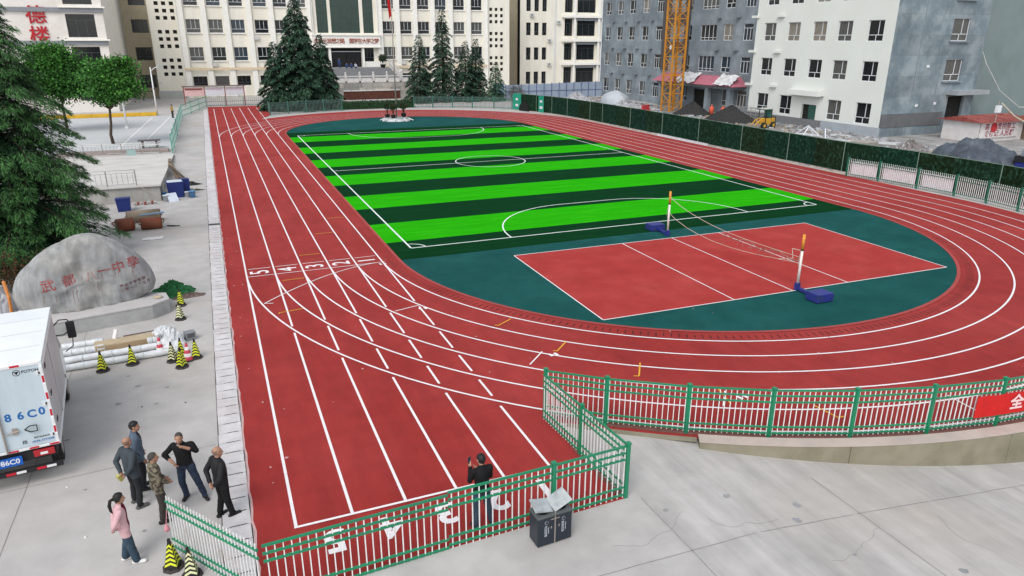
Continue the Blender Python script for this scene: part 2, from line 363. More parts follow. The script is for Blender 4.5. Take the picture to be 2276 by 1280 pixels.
for i in range(13):
    y0, y1 = edges[i], edges[i + 1]; rr_ = random.Random(i)
    zt = IZ + .004 + .0012 * (i % 2); e = .012
    V = []; F = []; n = 24
    for j in range(n + 1):
        x = CX - RI + .06 + (2 * RI - .12) * j / n; V += [(x, y0 + (0 if i == 0 else rr_.uniform(-e, e)), zt), (x, y1 + (0 if i == 12 else rr_.uniform(-e, e)), zt)]
    struct(MB().add(V, [(2 * j, 2 * j + 2, 2 * j + 3, 2 * j + 1) for j in range(n)]).build('turf_strip', TL if i % 2 else TD, infield))
for pts in ([(CX - RI, y) for y in (CYN, CYF)], [(CX + RI, y) for y in (CYF, CYN)], arc(RI, CYN, 180, 360), arc(RI, CYF, 0, 180)):
    struct(strip(pts, .14, IZ + .016, 'infield_kerb', KERB, infield))
PZ = IZ + .012
x0, x1, y0, y1 = 8.49, 35.05, 33.61, 81.07
PWHITE = M('turf_line', (.74, .80, .76), .8, .08, 9)
for a, b in (((x0, y0), (x1, y0)), ((x0, y1), (x1, y1)), ((x0, y0 + .045), (x0, y1 - .045)), ((x1, y0 + .045), (x1, y1 - .045)), ((x0 + .045, 57.42), (x1 - .045, 57.42))):
    struct(strip([a, b], .09, PZ, 'pitch_line', PWHITE, infield))
struct(strip([(CX + 3.0 * math.cos(R(a)), 57.4 + 3.0 * math.sin(R(a))) for a in range(0, 361, 6)], .08, PZ + .0035, 'pitch_line', PWHITE, infield))
def dshape(y, s):   # penalty arc: quarter circles joined by a straight
    return [(13.95 + 6.0 * (1 - math.cos(R(a))), y + s * 6.2 * math.sin(R(a))) for a in range(0, 91, 5)] + [(29.6 - 6.0 * (1 - math.cos(R(a))), y + s * 6.2 * math.sin(R(a))) for a in range(90, -1, -5)]
struct(strip(dshape(y0, 1), .08, PZ + .0035, 'pitch_line', PWHITE, infield)); struct(strip(dshape(y1, -1), .08, PZ + .0035, 'pitch_line', PWHITE, infield))
for cx_, cy_, a0 in ((x0, y0, 0), (x1, y0, 90), (x1, y1, 180), (x0, y1, 270)):
    struct(strip([(cx_ + .75 * math.cos(R(a0 + a)), cy_ + .75 * math.sin(R(a0 + a))) for a in range(3, 88, 7)], .07, PZ + .0035, 'pitch_line', PWHITE, infield))
# volleyball court
VR = M('court_red', (.36, .044, .040), .95, .10, .9, .04, bump=.4, bscale=150, stain=(.40, .06, .054), sscale=.4)
vt = R(-.9); vo = Vector((12.64, 21.47))
def vb(a, b): return (vo.x + a * math.cos(vt) - b * math.sin(vt), vo.y + a * math.sin(vt) + b * math.cos(vt))
court = struct(MB().add([(*vb(a, b), IZ + .005) for a, b in ((0, 0), (18, 0), (18, 9), (0, 9))], [(0, 1, 2, 3)]).build('volleyball_court', VR, infield))
for a, b in (((0, 0), (18, 0)), ((0, 9), (18, 9)), ((0, .025), (0, 8.975)), ((18, .025), (18, 8.975)), ((6, .025), (6, 8.975)), ((9, .025), (9, 8.975)), ((12, .025), (12, 8.975))):
    struct(strip([vb(*a), vb(*b)], .05, IZ + .010, 'court_line', WHITE, infield))
# drain slots cut into the band inside lane one
SLOT = M('drain_slot', (.05, .012, .012), .95, .2, 5)
mb = MB()
for i in range(170):
    a = R(178 + i * 1.05)
    if i > 150: a = R(178 + 150 * 1.05 + (i - 150) * 1.6)
    for s in (0,):
        c, s_ = math.cos(a), math.sin(a); p = Vector((CX + 14.68 * c, CYN + 14.68 * s_)); q = Vector((CX + 14.98 * c, CYN + 14.98 * s_)); w = Vector((-s_, c)) * .02
        mb.add([(p.x + w.x, p.y + w.y, LZ), (p.x - w.x, p.y - w.y, LZ), (q.x - w.x, q.y - w.y, LZ), (q.x + w.x, q.y + w.y, LZ)], [(0, 1, 2, 3)])
stuff(mb.build('drain_slot', SLOT, infield))
# --- slab covered drain beside the straight: every slab a piece
SLAB = M('drain_slab', (.58, .56, .56), .85, .14, 2.5, .2, bump=.2, bscale=50, stain=(.50, .46, .45), sscale=.8)
DGAP = M('drain_gap', (.06, .06, .06), .95, .1, 5)
drain = struct(MB().box(-.88, 10.8, -.02, -.27, 118, .006).build('drain_channel', DGAP))
L_ = .52
me = {}
for v_ in range(3):
    w = random.Random(v_); m0 = MB().box(-.29 + w.uniform(0, .01), .012, 0, .29, L_ - .014, .03).build('slab', SLAB, None, bevel=.006); me[v_] = m0.data; bpy.data.objects.remove(m0)
for i in range(205):
    o = obj('slab', me[i % 3], drain, (-.575 + rnd.uniform(-.008, .008), 10.9 + i * L_, .005 + rnd.uniform(0, .004)), rnd.uniform(-.008, .008))
mb = MB()
for i in range(60):   # lifting slots
    y = 10.9 + i * L_; mb.box(-.72 + .1 * (i % 3) * .4, y - .012, .0, -.36, y + .02, .0385)
stuff(mb.build('lifting_slot', DGAP, drain))
PINKEDGE = M('rubber_overspill', (.52, .33, .32), .85, .2, 3)
w = random.Random(9); pts = [(-.24 + w.uniform(-.03, .03), 11.3 + i * .4) for i in range(268)]
struct(strip(pts, .05, .0245, 'track_edge', PINKEDGE, track))
gr = thing('drain_grate', 'small dark cast iron grate set in the slab covered drain', 'grate', (-.575, 42.5, .03))
lpart(MB().box(-.29, -.17, 0, .29, .17, .018), 'frame', M('cast_iron', (.05, .05, .05), .6, .2, 5, metal=.4), gr)
for i in range(9): lpart(MB().box(-.25 + i * .06, -.15, .018, -.225 + i * .06, .15, .03), 'bar', MATS['cast_iron'], gr)
# hairline cracks and oil spots in the drive
qk = random.Random(15)
for (x, y, a, n_) in ((6.6, 10.4, -.5, 26), (9.0, 10.4, -1.2, 20), (4.2, 10.4, -1.0, 22), (10.6, 8.4, -.3, 24), (14.4, 8.9, -1.9, 18), (-3.4, 21.2, .4, 26), (-4.6, 13.4, -.3, 22)):
    pts = [(x, y)]
    for i in range(n_):
        a += qk.uniform(-.45, .45); pts.append((pts[-1][0] + .09 * math.cos(a), pts[-1][1] + .09 * math.sin(a)))
    struct(strip(pts, .006, .006, 'paving_crack', JOINT, ground, gz))
SPOT = M('oil_spot', (.27, .27, .27), .8, .25, 9)
for k in range(26):
    x, y = qk.choice([(qk.uniform(6.5, 17), qk.uniform(6, 11)), (qk.uniform(-5, -1.2), qk.uniform(13, 32))]); r_ = qk.uniform(.03, .11); n_ = 12
    if math.hypot(x - CX, y - CYN) < 23: continue
    struct(MB().add([(x + r_ * qk.uniform(.6, 1.3) * math.cos(6.283 * i / n_), y + r_ * qk.uniform(.5, 1.1) * math.sin(6.283 * i / n_), .007 + gz(x, y)) for i in range(n_)], [tuple(range(n_))]).build('oil_spot', SPOT, ground))
# ================================================================ FENCES, HOARDING, WALL
GRN = M('fence_green', (.006, .22, .10), .45, .12, 3, .45, stain=(.02, .16, .09), sscale=1.5)
PICK = M('picket_white', (.74, .74, .72), .45, .08, 4, .4, stain=(.55, .50, .44), sscale=2.2, smin=.55)
_pk = {}
def picket_mesh(h, w, tip):
    k = (round(h, 3), w, tip)
    if k not in _pk:
        mb = MB(); a = w / 2; t = h - (.05 if tip else 0)
        mb.v = [(-a, -a, 0), (a, -a, 0), (a, a, 0), (-a, a, 0), (-a, -a, t), (a, -a, t), (a, a, t), (-a, a, t)]; mb.f = [(0, 1, 5, 4), (1, 2, 6, 5), (2, 3, 7, 6), (3, 0, 4, 7), (0, 3, 2, 1)]
        if tip: mb.v.append((0, 0, h)); mb.f += [(4, 5, 8), (5, 6, 8), (6, 7, 8), (7, 4, 8)]
        else: mb.f.append((4, 5, 6, 7))
        mb.mi = [0] * len(mb.f); o = mb.build('picket', PICK); _pk[k] = o.data; bpy.data.objects.remove(o)
    return _pk[k]
def fence(label, posts, rails, pk=(0.0, 1.33), sp=.128, tip=False, show=None, zb=0.0, ph=1.42, zoff=None, name='picket_fence', pw=.021, group=None, joined=False, rw=.04, postw=.09, pmat=None, gmat=None):
    """posts: list of (x, y); rails: heights; every picket its own piece unless too small to pick apart"""
    t = thing(name, label, 'fence', (posts[0][0], posts[0][1], zb), group=group); g = gmat or GRN
    for i, (x, y) in enumerate(posts):
        if show is None or show[i]:
            mb = MB(); a = postw / 2; mb.box(x - a, y - a, zb, x + a, y + a, zb + ph); mb.box(x - a - .012, y - a - .012, zb + ph, x + a + .012, y + a + .012, zb + ph + .03)
            mb.build('post', g, t)
    jm = MB()
    for i in range(len(posts) - 1):
        a = Vector(posts[i]); b = Vector(posts[i + 1]); d = (b - a); Ln = d.length; d.normalize(); z0 = zb + (zoff[i] if zoff else 0)
        for z in rails: MB().bar((a.x, a.y, z0 + z), (b.x, b.y, z0 + z), rw, rw * 1.1).build('rail', g, t)
        n = max(1, int(round(Ln / sp)))
        for j in range(n):
            q = a + d * (Ln * (j + .5) / n)
            if joined: jm.box(q.x - pw / 2, q.y - pw / 2, z0 + pk[0], q.x + pw / 2, q.y + pw / 2, z0 + pk[1])
            else: obj('picket', picket_mesh(pk[1] - pk[0], pw, tip), t, (q.x, q.y, z0 + pk[0]), math.atan2(d.y, d.x) + rnd.uniform(-.03, .03))
    if joined: stuff(jm.build('picket', pmat or PICK, t))
    return t
fence('white spiked picket fence with green rails angling away from the two black cones', [(-1.8, 13.75), (-.2, 11.5)], (1.2, 1.02, .3, .12), (.03, 1.36), .1, True, (0, 0))
fence('straight white and green fence across the ends of the sprint lanes behind the waste bin', [(-.12, 11.45), (3.45, 11.62), (5.84, 11.68), (7.72, 11.75)], (1.37, 1.2, 1.03, .3, .1), (.0, 1.36), .148, False, (0, 0, 1, 1), zoff=(-.06, 0, 0))
fence('short white and green fence joining the sprint lane end to the curved fence', [(7.72, 11.83), (7.6, 13.73), (7.48, 15.72)], (1.37, 1.2, 1.03, .3, .1), (.0, 1.36), .135, False, (0, 1, 0))
def fc(a, r=21.55): return (CX + r * math.cos(R(a)), CYN + r * math.sin(R(a)))
angs = [228.6, 233.1] + [238.8 + 5.72 * i for i in range(9)]
fence('curved white and green fence round the outside of the near bend', [fc(a) for a in angs], (1.37, 1.21, 1.03, .3, .12), (.05, 1.36), .143, False, zb=.03)
# soil and rust washed along the foot of the fences
SOIL = M('track_grit', (.16, .07, .055), .95, .3, 6)
w = random.Random(5)
for pts in ([fc(a, 21.5 + w.uniform(-.03, .03)) for a in range(229, 288)], [(7.66 + w.uniform(-.03, .03), 11.9 + i * .25) for i in range(16)]):
    struct(strip(pts, .22, TZ + .03 if False else .0285, 'grit_strip', SOIL, track))
# low curved wall in front of the curved fence
WALL = M('render_concrete', (.27, .245, .18), .85, .12, 1.0, .2, bump=.3, bscale=25, stain=(.20, .185, .125), sscale=.9)
COPE = M('wall_coping', (.46, .385, .34), .85, .12, 1.5, .2, stain=(.44, .38, .34), sscale=1.1)
wl = thing('retaining_wall', 'low curved concrete retaining wall below the curved fence', 'wall', (11.2, 13.1, 0))
for k in range(5):
    a0 = 239.6 + k * 12 - (k > 0) * 2; mb = MB(); n = 16; w12 = 10 if k == 0 else 12
    for i in range(n + 1):
        a = a0 + .02 + (w12 - .04) * i / n
        for r_ in (21.76, 22.12):
            x, y = fc(a, r_); mb.v += [(x, y, gz(x, y) - .2), (x, y, .105)]
    for i in range(n):
        o_ = i * 4
        mb.f += [(o_, o_ + 1, o_ + 5, o_ + 4), (o_ + 2, o_ + 6, o_ + 7, o_ + 3), (o_ + 1, o_ + 3, o_ + 7, o_ + 5)]
    mb.f += [(0, 2, 3, 1), (n * 4, n * 4 + 1, n * 4 + 3, n * 4 + 2)]; mb.mi = [0] * len(mb.f)
    mb.build('wall_block', WALL, wl)
    struct_top = MB(); 
    for i in range(n + 1):
        a = a0 + w12 * i / n
        for r_ in (21.745, 22.135): struct_top.v.append((*fc(a, r_), .128))
    for i in range(n + 1):
        a = a0 + w12 * i / n
        for r_ in (21.745, 22.135): struct_top.v.append((*fc(a, r_), .1055))
    m_ = 2 * (n + 1)
    for i in range(n):
        o_ = 2 * i; struct_top.f += [(o_, o_ + 1, o_ + 3, o_ + 2), (o_ + 1, m_ + o_ + 1, m_ + o_ + 3, o_ + 3), (o_, o_ + 2, m_ + o_ + 2, m_ + o_)]
    struct_top.f += [(0, m_, m_ + 1, 1), (2 * n, 2 * n + 1, m_ + 2 * n + 1, m_ + 2 * n)]
    struct_top.mi = [0] * len(struct_top.f); struct_top.build('coping', COPE, wl)
kb = MB()
kpts = [fc(a, 21.86) for a in np.linspace(230.5, 239.5, 12)]
for i in range(11): kb.bar((*kpts[i], .02), (*kpts[i + 1], .02), .12, .07)
struct(kb.build('kerb', WALL, ground))
# red cloth banner tied to the curved fence
BAN = M('banner_red', (.55, .012, .012), .65, .12, 5, .3, bump=.3, bscale=9); BTX = M('banner_lettering', (.80, .55, .55), .7, .05, 5)
bn = thing('banner', 'red cloth banner with pale characters tied along the curved fence', 'banner', (*fc(262, 21.62), .3))
mb = MB(); n = 60
for i in range(n + 1):
    a = 259.4 + 20 * i / n; r_ = 21.63 + .006 * math.sin(i * 1.7)
    for z in (.39, 1.02 + .008 * math.sin(i * .9)): mb.v.append((*fc(a, r_), z))
mb.f = [(2 * i, 2 * i + 2, 2 * i + 3, 2 * i + 1) for i in range(n)]; mb.mi = [0] * n; o = mb.build('cloth', BAN, bn)
s_ = o.modifiers.new('thickness', 'SOLIDIFY'); s_.thickness = .004
for ch, a in (('全', 262.9), ('力', 264.35)):
    p = fc(a, 21.655); c_, s__ = math.cos(R(a)), math.sin(R(a))
    letter('lettering', ch, .46, BTX, basis((*p, .71), (-s__, c_, 0), (0, 0, 1)), bn, .002, .014)
for a in np.arange(259.4, 275, 2.86):
    MB().bar((*fc(a, 21.6), 1.02), (*fc(a, 21.57), 1.06), .012).build('tie', PICK, bn)
# --- right-hand fence with white boards
rp = [(44.85, 40.5), (45.4, 38.05), (45.65, 35.0), (45.75, 32.2), (45.6, 29.85), (45.2, 27.55), (44.6, 25.3), (43.8, 23.1), (42.8, 21)]
fence('grey and green picket fence at the outside of the track before the dark hoarding', rp, (1.32, 1.1, .22), (.05, 1.42), .15, True, ph=1.46, postw=.13, pw=.034, joined=False, gmat=M('fence_green_dull', (.02, .13, .085), .6, .15, 2))
PB = M('board_white', (.62, .58, .62), .6, .08, 2)
for i in range(3):
    a, b = Vector(rp[i]), Vector(rp[i + 1]); d = (b - a).normalized(); nn = Vector((d.y, -d.x)) * -.09
    p, q = a + d * .25 + nn, b - d * .25 + nn
    bo = thing('sheet_board', ('pale board behind the picket fence, nearest the loader end', 'pale board behind the picket fence, middle one of three', 'pale board behind the picket fence, next to the bare pickets')[i], 'board', (p.x, p.y, .1))
    m_ = (p + q) / 2
    for u, v in ((p, m_ - d * .008), (m_ + d * .008, q)): MB().bar((u.x, u.y, .7), (v.x, v.y, .7), .02, .95).build('panel', PB, bo)
    MB().bar((p.x, p.y, .19), (q.x, q.y, .19), .03, .04).build('rail', GRN, bo)
# --- dark green site hoarding: every panel a piece
HOS = []
for i, c in enumerate(((.0045, .024, .014), (.006, .021, .010), (.004, .022, .016), (.008, .018, .007))):
    HOS.append(M('hoarding_green_%d' % i, c, .85, .5, 4.5, .08, stain=(.024, .066, .042), sscale=5.5, stretch=(1, 1, .7), smin=.5, smax=.66))
hp = [(42.2, 100.2), (43.7, 95.9), (44.6, 92.6), (45.2, 89), (45.6, 80), (45.75, 67), (45.8, 54), (45.9, 42), (46.6, 36), (46.7, 30), (46.2, 24), (45.4, 18)]
ho = thing('site_hoarding', 'long weathered dark green hoarding along the outside of the track', 'hoarding', (hp[0][0], hp[0][1], 0))
HH = 2.3; HPOST = M('hoarding_post', (.16, .24, .19), .6, .2, 4)
hr = random.Random(11)
for i in range(len(hp) - 1):
    a, b = Vector(hp[i]), Vector(hp[i + 1]); d = b - a; Ln = d.length; d.normalize(); n = max(1, round(Ln / 2.9))
    for j in range(n):
        p, q = a + d * (Ln * j / n + .012), a + d * (Ln * (j + 1) / n - .012); nn = Vector((d.y, -d.x)) * hr.uniform(-.02, .02)
        mb = MB(); mb.bar((p.x + nn.x, p.y + nn.y, .1 + HH / 2), (q.x + nn.x, q.y + nn.y, .1 + HH / 2 + hr.uniform(-.015, .015)), .045, HH)
        mb.build('panel', hr.choice(HOS), ho)
        if j % 2 == 0:
            MB().cyl(p.x - .05, p.y, 0, HH + .16, .03, 8).build('post', HPOST, ho)
    MB().bar((a.x, a.y, HH + .1), (b.x, b.y, HH + .1), .05, .05).build('top_rail', HPOST, ho)
    MB().bar((a.x, a.y, 1.15), (b.x, b.y, 1.15), .055, .02).build('mid_rail', HOS[1], ho)
SKIRT = M('hoarding_footing', (.46, .38, .34), .9, .2, 3, stain=(.25, .2, .17), sscale=2)
mb = MB(); w = random.Random(6)
for i in range(len(hp) - 4):
    for a, b in zip(line_pts(hp[i], hp[i + 1], .8)[:-1], line_pts(hp[i], hp[i + 1], .8)[1:]):
        mb.bar((a[0] - .13 + w.uniform(-.08, .05), a[1], .04), (b[0] - .13 + w.uniform(-.08, .05), b[1], .04), .22 + w.uniform(-.06, .08), w.uniform(.04, .14))
mb.build('footing', SKIRT, ho)
POST = M('poster_green', (.012, .24, .15), .6, .15, 2)
for i, (x, y, lb, wd) in enumerate(((42.0, 100.6, 'bright green poster panel beside the dark arched opening', 1.9), (43.75, 95.2, 'narrow bright green poster on the dark hoarding', 1.1))):
    d = (Vector((44.6, 92.6)) - Vector((42.2, 100.2))).normalized(); nn = Vector((d.y, -d.x)) * .07
    pt = thing('hoarding_poster', lb, 'poster', (x + nn.x, y + nn.y, .1)); e = Vector((x + nn.x, y + nn.y)); q = e + d * wd
    MB().bar((e.x, e.y, 1.25), (q.x, q.y, 1.25), .02, 2.3).build('sheet', POST, pt); m_ = (e + q) / 2
    MB().bar((m_.x + nn.x * .3 - d.x * .3, m_.y + nn.y * .3 - d.y * .3, .75), (m_.x + nn.x * .3 + d.x * .3, m_.y + nn.y * .3 + d.y * .3, .75), .02, .35).build('print', PB, pt)
    MB().bar((m_.x + nn.x * .3 - d.x * .25, m_.y + nn.y * .3 - d.y * .25, 1.6), (m_.x + nn.x * .3 + d.x * .25, m_.y + nn.y * .3 + d.y * .25, 1.6), .02, .3).build('print', PB, pt)
ar = thing('drain_mouth', 'dark arched opening at the foot of the green hoarding', 'opening', (42.9, 98.0, 0))
dd = Vector((.3, -.95, 0)).normalized(); P0 = Vector((42.72, 98.1, 0))
V = [P0 + dd * (1.1 * math.cos(R(a))) + Vector((-.12, -.02, 1.25 * math.sin(R(a)))) for a in range(0, 181, 15)]
mb = MB(); mb.add(V, [tuple(range(len(V)))]); mb.add([p + Vector((.25, .05, 0)) for p in V], [tuple(reversed(range(len(V))))]); n = len(V)
mb.f += [(i, i + n, i + 1 + n, i + 1) for i in range(n - 1)]; mb.mi = [0] * len(mb.f); mb.build('arch', M('hollow_collar_black', (.008, .012, .010), .9, .2, 3), ar)  # solid black fill, the dark inside of the opening put into its colour
cu_ = thing('fallen_board', 'long pale grey board lying at the foot of the green hoarding', 'board', (45.2, 63, .02))
MB().bar((45.3, 67.2, .1), (45.32, 58.3, .1), .1, .2).build('plank', M('pale_board', (.55, .55, .57), .7, .1, 2), cu_)
# --- far fences
FG = M('far_fence_grey', (.105, .155, .14), .6, .15, 2)
def arcp(a0, a1, n, r_, cy): return [(CX + r_ * math.cos(R(a0 + (a1 - a0) * i / n)), cy + r_ * math.sin(R(a0 + (a1 - a0) * i / n))) for i in range(n + 1)]
fence('grey green picket fence below the big dark cedars on the far bend', [(7.65, 104.9), (10.2, 106.3), (12.8, 107.2), (15.3, 107.8), (18, 108.2)], (1.55, 1.3, .2), (.05, 1.72), .2, False, ph=1.8, pw=.05, joined=True, pmat=FG, gmat=M('far_fence_green', (.03, .15, .11), .6, .15, 2))
fence('grey green picket fence below the row of slim conifers on the far bend', [(29.0, 109.0), (31.8, 108.3), (34.6, 107.1), (37.3, 105.6), (40, 103.4), (42, 101.0)], (1.55, 1.3, .2), (.05, 1.72), .2, False, ph=1.8, pw=.05, joined=True, pmat=FG, gmat=MATS['far_fence_green'])
fence('thin grey green railing across the far end of the sprint lanes', [(-.3, 121.7), (2.4, 121.7), (5.1, 121.7), (8.1, 121.6), (7.7, 105.4)], (1.5, .8, .15), (.1, 1.5), .3, False, ph=1.6, pw=.03, joined=True, pmat=FG, gmat=FG, rw=.05)
fence('pale green railing along the edge of the basketball yard', [(-3.6, 72.4), (-3.58, 76.5), (-3.56, 81), (-3.54, 86), (-3.52, 91), (-3.5, 96), (-3.5, 101), (-3.45, 106), (-2.4, 111.5), (-1.35, 116.8), (-.3, 121.6)], (1.6, .9, .2), (.1, 1.6), .35, False, ph=1.75, pw=.035, joined=True, pmat=M('rail_grey_green', (.30, .42, .38), .6, .1, 2), gmat=M('rail_green', (.10, .32, .25), .6, .1, 2), rw=.06)
# ================================================================ BUILDINGS
GLASS = [M('glass_dark', (.012, .014, .016), .12, .2, 1.5, .5), M('glass_blue', (.03, .045, .06), .12, .2, 1.5, .5), M('glass_curtain', (.20, .18, .15), .35, .2, 2.0, .4), M('glass_grey', (.085, .085, .08), .2, .2, 1.5, .5)]
FRW = M('frame_white', (.66, .68, .70), .5, .06, 3); FRD = M('frame_dark', (.07, .075, .08), .5, .1, 3)
def facade(name, o, u, nrm, width, z0, z1, holes, mat, parent, depth=.22, rmat=None):
    """wall sheet with real openings: o = left foot seen from outside, u = unit vector to the right, nrm = outward normal; holes (u0,z0,u1,z1)"""
    o = Vector(o); u = Vector(u); n = Vector(nrm); mb = MB()
    us = sorted({0.0, width, *[h[0] for h in holes], *[h[2] for h in holes]}); zs = sorted({z0, z1, *[h[1] for h in holes], *[h[3] for h in holes]})
    P = lambda a, z, d=0: tuple(o + u * a - n * d + Vector((0, 0, z)))
    # merge cells vertically where possible to keep it light
    for i in range(len(us) - 1):
        uc = (us[i] + us[i + 1]) / 2; start = zs[0]
        hh = sorted([h for h in holes if h[0] < uc < h[2]], key=lambda h: h[1])
        for h in hh + [None]:
            end = h[1] if h else zs[-1]
            if end - start > 1e-4: mb.add([P(us[i], start), P(us[i + 1], start), P(us[i + 1], end), P(us[i], end)], [(0, 1, 2, 3)])
            if h: start = h[3]
    for a, b, c, d in holes:
        mb.add([P(a, b), P(c, b), P(c, d), P(a, d), P(a, b, depth), P(c, b, depth), P(c, d, depth), P(a, d, depth)], [(0, 4, 5, 1), (1, 5, 6, 2), (2, 6, 7, 3), (3, 7, 4, 0)])
    return mb.build(name, mat, parent)
_wm = {}
def window(o, u, nrm, a, z0, b, z1, parent, style='std', glass=0, depth=.16, fmat=None):
    """window set in an opening: frame bars, pane behind them"""
    w, h = b - a, z1 - z0; fm = fmat or FRW; k = (round(w, 2), round(h, 2), style, glass, fm.name)
    if k not in _wm:
        f = MB(); t = .06; y0, y1 = -.03, .03
        f.box(0, y0, 0, t, y1, h); f.box(w - t, y0, 0, w, y1, h); f.box(t, y0, 0, w - t, y1, t); f.box(t, y0, h - t, w - t, y1, h)
        y0, y1 = -.025, .025
        if style == 'std':       # low transom, mullion right of centre above it, one in the middle below
            zt = h * .3; f.box(t, y0, zt - .03, w - t, y1, zt + .03); x = w * .62; f.box(x - .03, y0, zt + .03, x + .03, y1, h - t); x = w * .5; f.box(x - .03, y0, t, x + .03, y1, zt - .03)
        elif style == 'three':   # two mullions, low transom
            zt = h * .3; f.box(t, y0, zt - .03, w - t, y1, zt + .03)
            for x in (w * .36, w * .66): f.box(x - .03, y0, zt + .03, x + .03, y1, h - t)
        elif style == 'high':    # high transom, mullions below
            zt = h * .74; f.box(t, y0, zt - .03, w - t, y1, zt + .03)
            for x in (w * .34, w * .67): f.box(x - .03, y0, t, x + .03, y1, zt - .03)
        elif style == 'wide':
            zt = h * .18; f.box(t, y0, zt - .03, w - t, y1, zt + .03)
            for x in (w * .25, w * .5, w * .75): f.box(x - .03, y0, t, x + .03, y1, h - t)
        elif style == 'curtain':
            for i in range(1, 4): f.box(w * i / 4 - .02, y0, t, w * i / 4 + .02, y1, h - t)
            for i in range(1, int(h / .9)): f.box(t, y0 + .004, h * i / int(h / .9) - .015, w - t, y1 - .004, h * i / int(h / .9) + .015)
        fo = f.build('window', fm); g_ = MB().add([(.02, .02, .02), (w - .02, .02, .02), (w - .02, .02, h - .02), (.02, .02, h - .02)], [(0, 1, 2, 3)]).build('pane', GLASS[glass] if isinstance(glass, int) else glass)
        _wm[k] = (fo.data, g_.data); bpy.data.objects.remove(fo); bpy.data.objects.remove(g_)
    fd, gd = _wm[k]; O = Vector(o) + Vector(u) * a - Vector(nrm) * depth + Vector((0, 0, z0)); rz = math.atan2(u[1], u[0])
    wo_ = obj('window', fd, parent, O, rz)
    p = bpy.data.objects.new('pane', gd); COL.objects.link(p); p.parent = wo_
    return wo_
CREAM = M('cream_render', (.78, .745, .65), .85, .07, .8, .2, stain=(.70, .65, .54), sscale=.35, stretch=(1, 1, .3), smin=.45, smax=.75)
CREAM2 = M('cream_light', (.81, .79, .73), .85, .05, 1, .2)
GREYB = M('grey_band', (.22, .23, .25), .8, .1, 2)
wr = random.Random(21)
# --- main teaching block: facade faces the pitch (-Y) at Y = 142
mbd = thing('teaching_block', 'long cream teaching block with red sign over its central entrance steps', 'building', (25, 142, 0))
O = (-7.6, 142, 0); U = (1, 0, 0); Nn = (0, -1, 0); X0 = -7.6
rows = [(2.0, 3.65), (6.25, 8.55), (10.9, 13.15), (15.35, 17.6)]
colsL = [-.8, 2.85, 6.5, 10.5, 13.95, 17.3]; colsR = [33.5, 36.9, 40.4, 43.9, 47.65, 51.35]
holes = []; wins = []
for c in colsL + colsR:
    for i, (a, b) in enumerate(rows):
        holes.append((c - 1.15 - X0, a, c + 1.15 - X0, b)); wins.append((c, a, b))
for xs_ in ((-6.15, -5.0, -3.8), (54.4, 55.55, 56.7)):
    for x in xs_:
        for z in (4.1, 5.25, 6.4, 8.7, 9.88, 11.05, 13.28, 14.43, 15.6): holes.append((x - .32 - X0, z - .3, x + .32 - X0, z + .3))
for a, b in ((20.2, 22.2), (22.75, 28.05), (28.7, 30.65)): holes.append((a - X0, 11.0, b - X0, 19.0))
for a, b, c_, d_ in ((22.3, 4.9, 28.0, 8.35), (28.5, 5.9, 30.4, 8.35), (19.9, 5.9, 21.8, 8.35)): holes.append((a - X0, b, c_ - X0, d_))
facade('wall', O, U, Nn, 58.4 + 7.6, 0, 21, holes, CREAM, mbd, .3)
DARKIN = M('vent_dark', (.02, .02, .018), .9, .2, 2)
MB().box(-7.5, 142.32, 0, 58.3, 156, 20.9).build('core', DARKIN, mbd)
for c, a, b in wins: window(O, U, Nn, c - 1.15 - X0, a, c + 1.15 - X0, b, mbd, 'three', wr.choice([0, 0, 0, 3, 1]), .2, FRW if a > 5 else FRD)
CG = M('curtain_glass', (.02, .045, .038), .1, .2, 1, .5)
for a, b in ((20.2, 22.2), (22.75, 28.05), (28.7, 30.65)): window(O, U, Nn, a - X0, 11.0, b - X0, 19.0, mbd, 'curtain', CG, .15, M('frame_green', (.06, .10, .085), .5, .1, 3))
for a, b, c_, d_ in ((28.5, 5.9, 30.4, 8.35), (19.9, 5.9, 21.8, 8.35)): window(O, U, Nn, a - X0, b, c_ - X0, d_, mbd, 'three', 0, .2, FRD)
dr = MB().box(22.35, 142.18, 4.95, 25.1, 142.24, 7.6); dr.box(25.2, 142.18, 4.95, 27.95, 142.24, 7.6); dr.build('door', M('door_black', (.012, .012, .014), .3, .2, 2), mbd)
MB().box(22.3, 141.98, 7.65, 28.0, 142.1, 7.78).build('door_frame', FRW, mbd)
# pilasters, spandrel sills, cornices
for c in (-2.6, 1.05, 4.7, 8.5, 12.25, 15.6, 19.0, 31.8, 35.2, 38.65, 42.15, 45.8, 49.5, 53.2): MB().box(c - .45, 141.55, .0, c + .45, 141.985, 20.6).build('pilaster', CREAM2, mbd)
for c in colsL + colsR:
    for a, b in rows[1:]: MB().box(c - 1.25, 141.82, a - .14, c + 1.25, 141.99, a - .02).build('sill', CREAM2, mbd)
ORN = M('cornice_ochre', (.66, .54, .38), .85, .1, 2)
MB().box(-3.3, 141.4, 4.7, 19.3, 141.56, 5.1).build('cornice', ORN, mbd); MB().box(31.5, 141.4, 4.7, 53.5, 141.56, 5.1).build('cornice', ORN, mbd)
MB().box(-7.75, 141.7, 0, -3.0, 141.99, 1.3).build('plinth', M('plinth_grey', (.42, .43, .40), .85, .1, 2), mbd)
MB().box(19.2, 141.2, 8.6, 31.6, 141.98, 10.55).build('sign_band', CREAM2, mbd)
MB().box(19.0, 141.05, 10.55, 31.8, 141.98, 10.75).build('sign_cornice', CREAM2, mbd)
MB().box(19.0, 141.05, 8.42, 31.8, 141.98, 8.6).build('sign_cornice', CREAM2, mbd)
SIGNR = M('sign_red', (.33, .08, .05), .6, .1, 3)
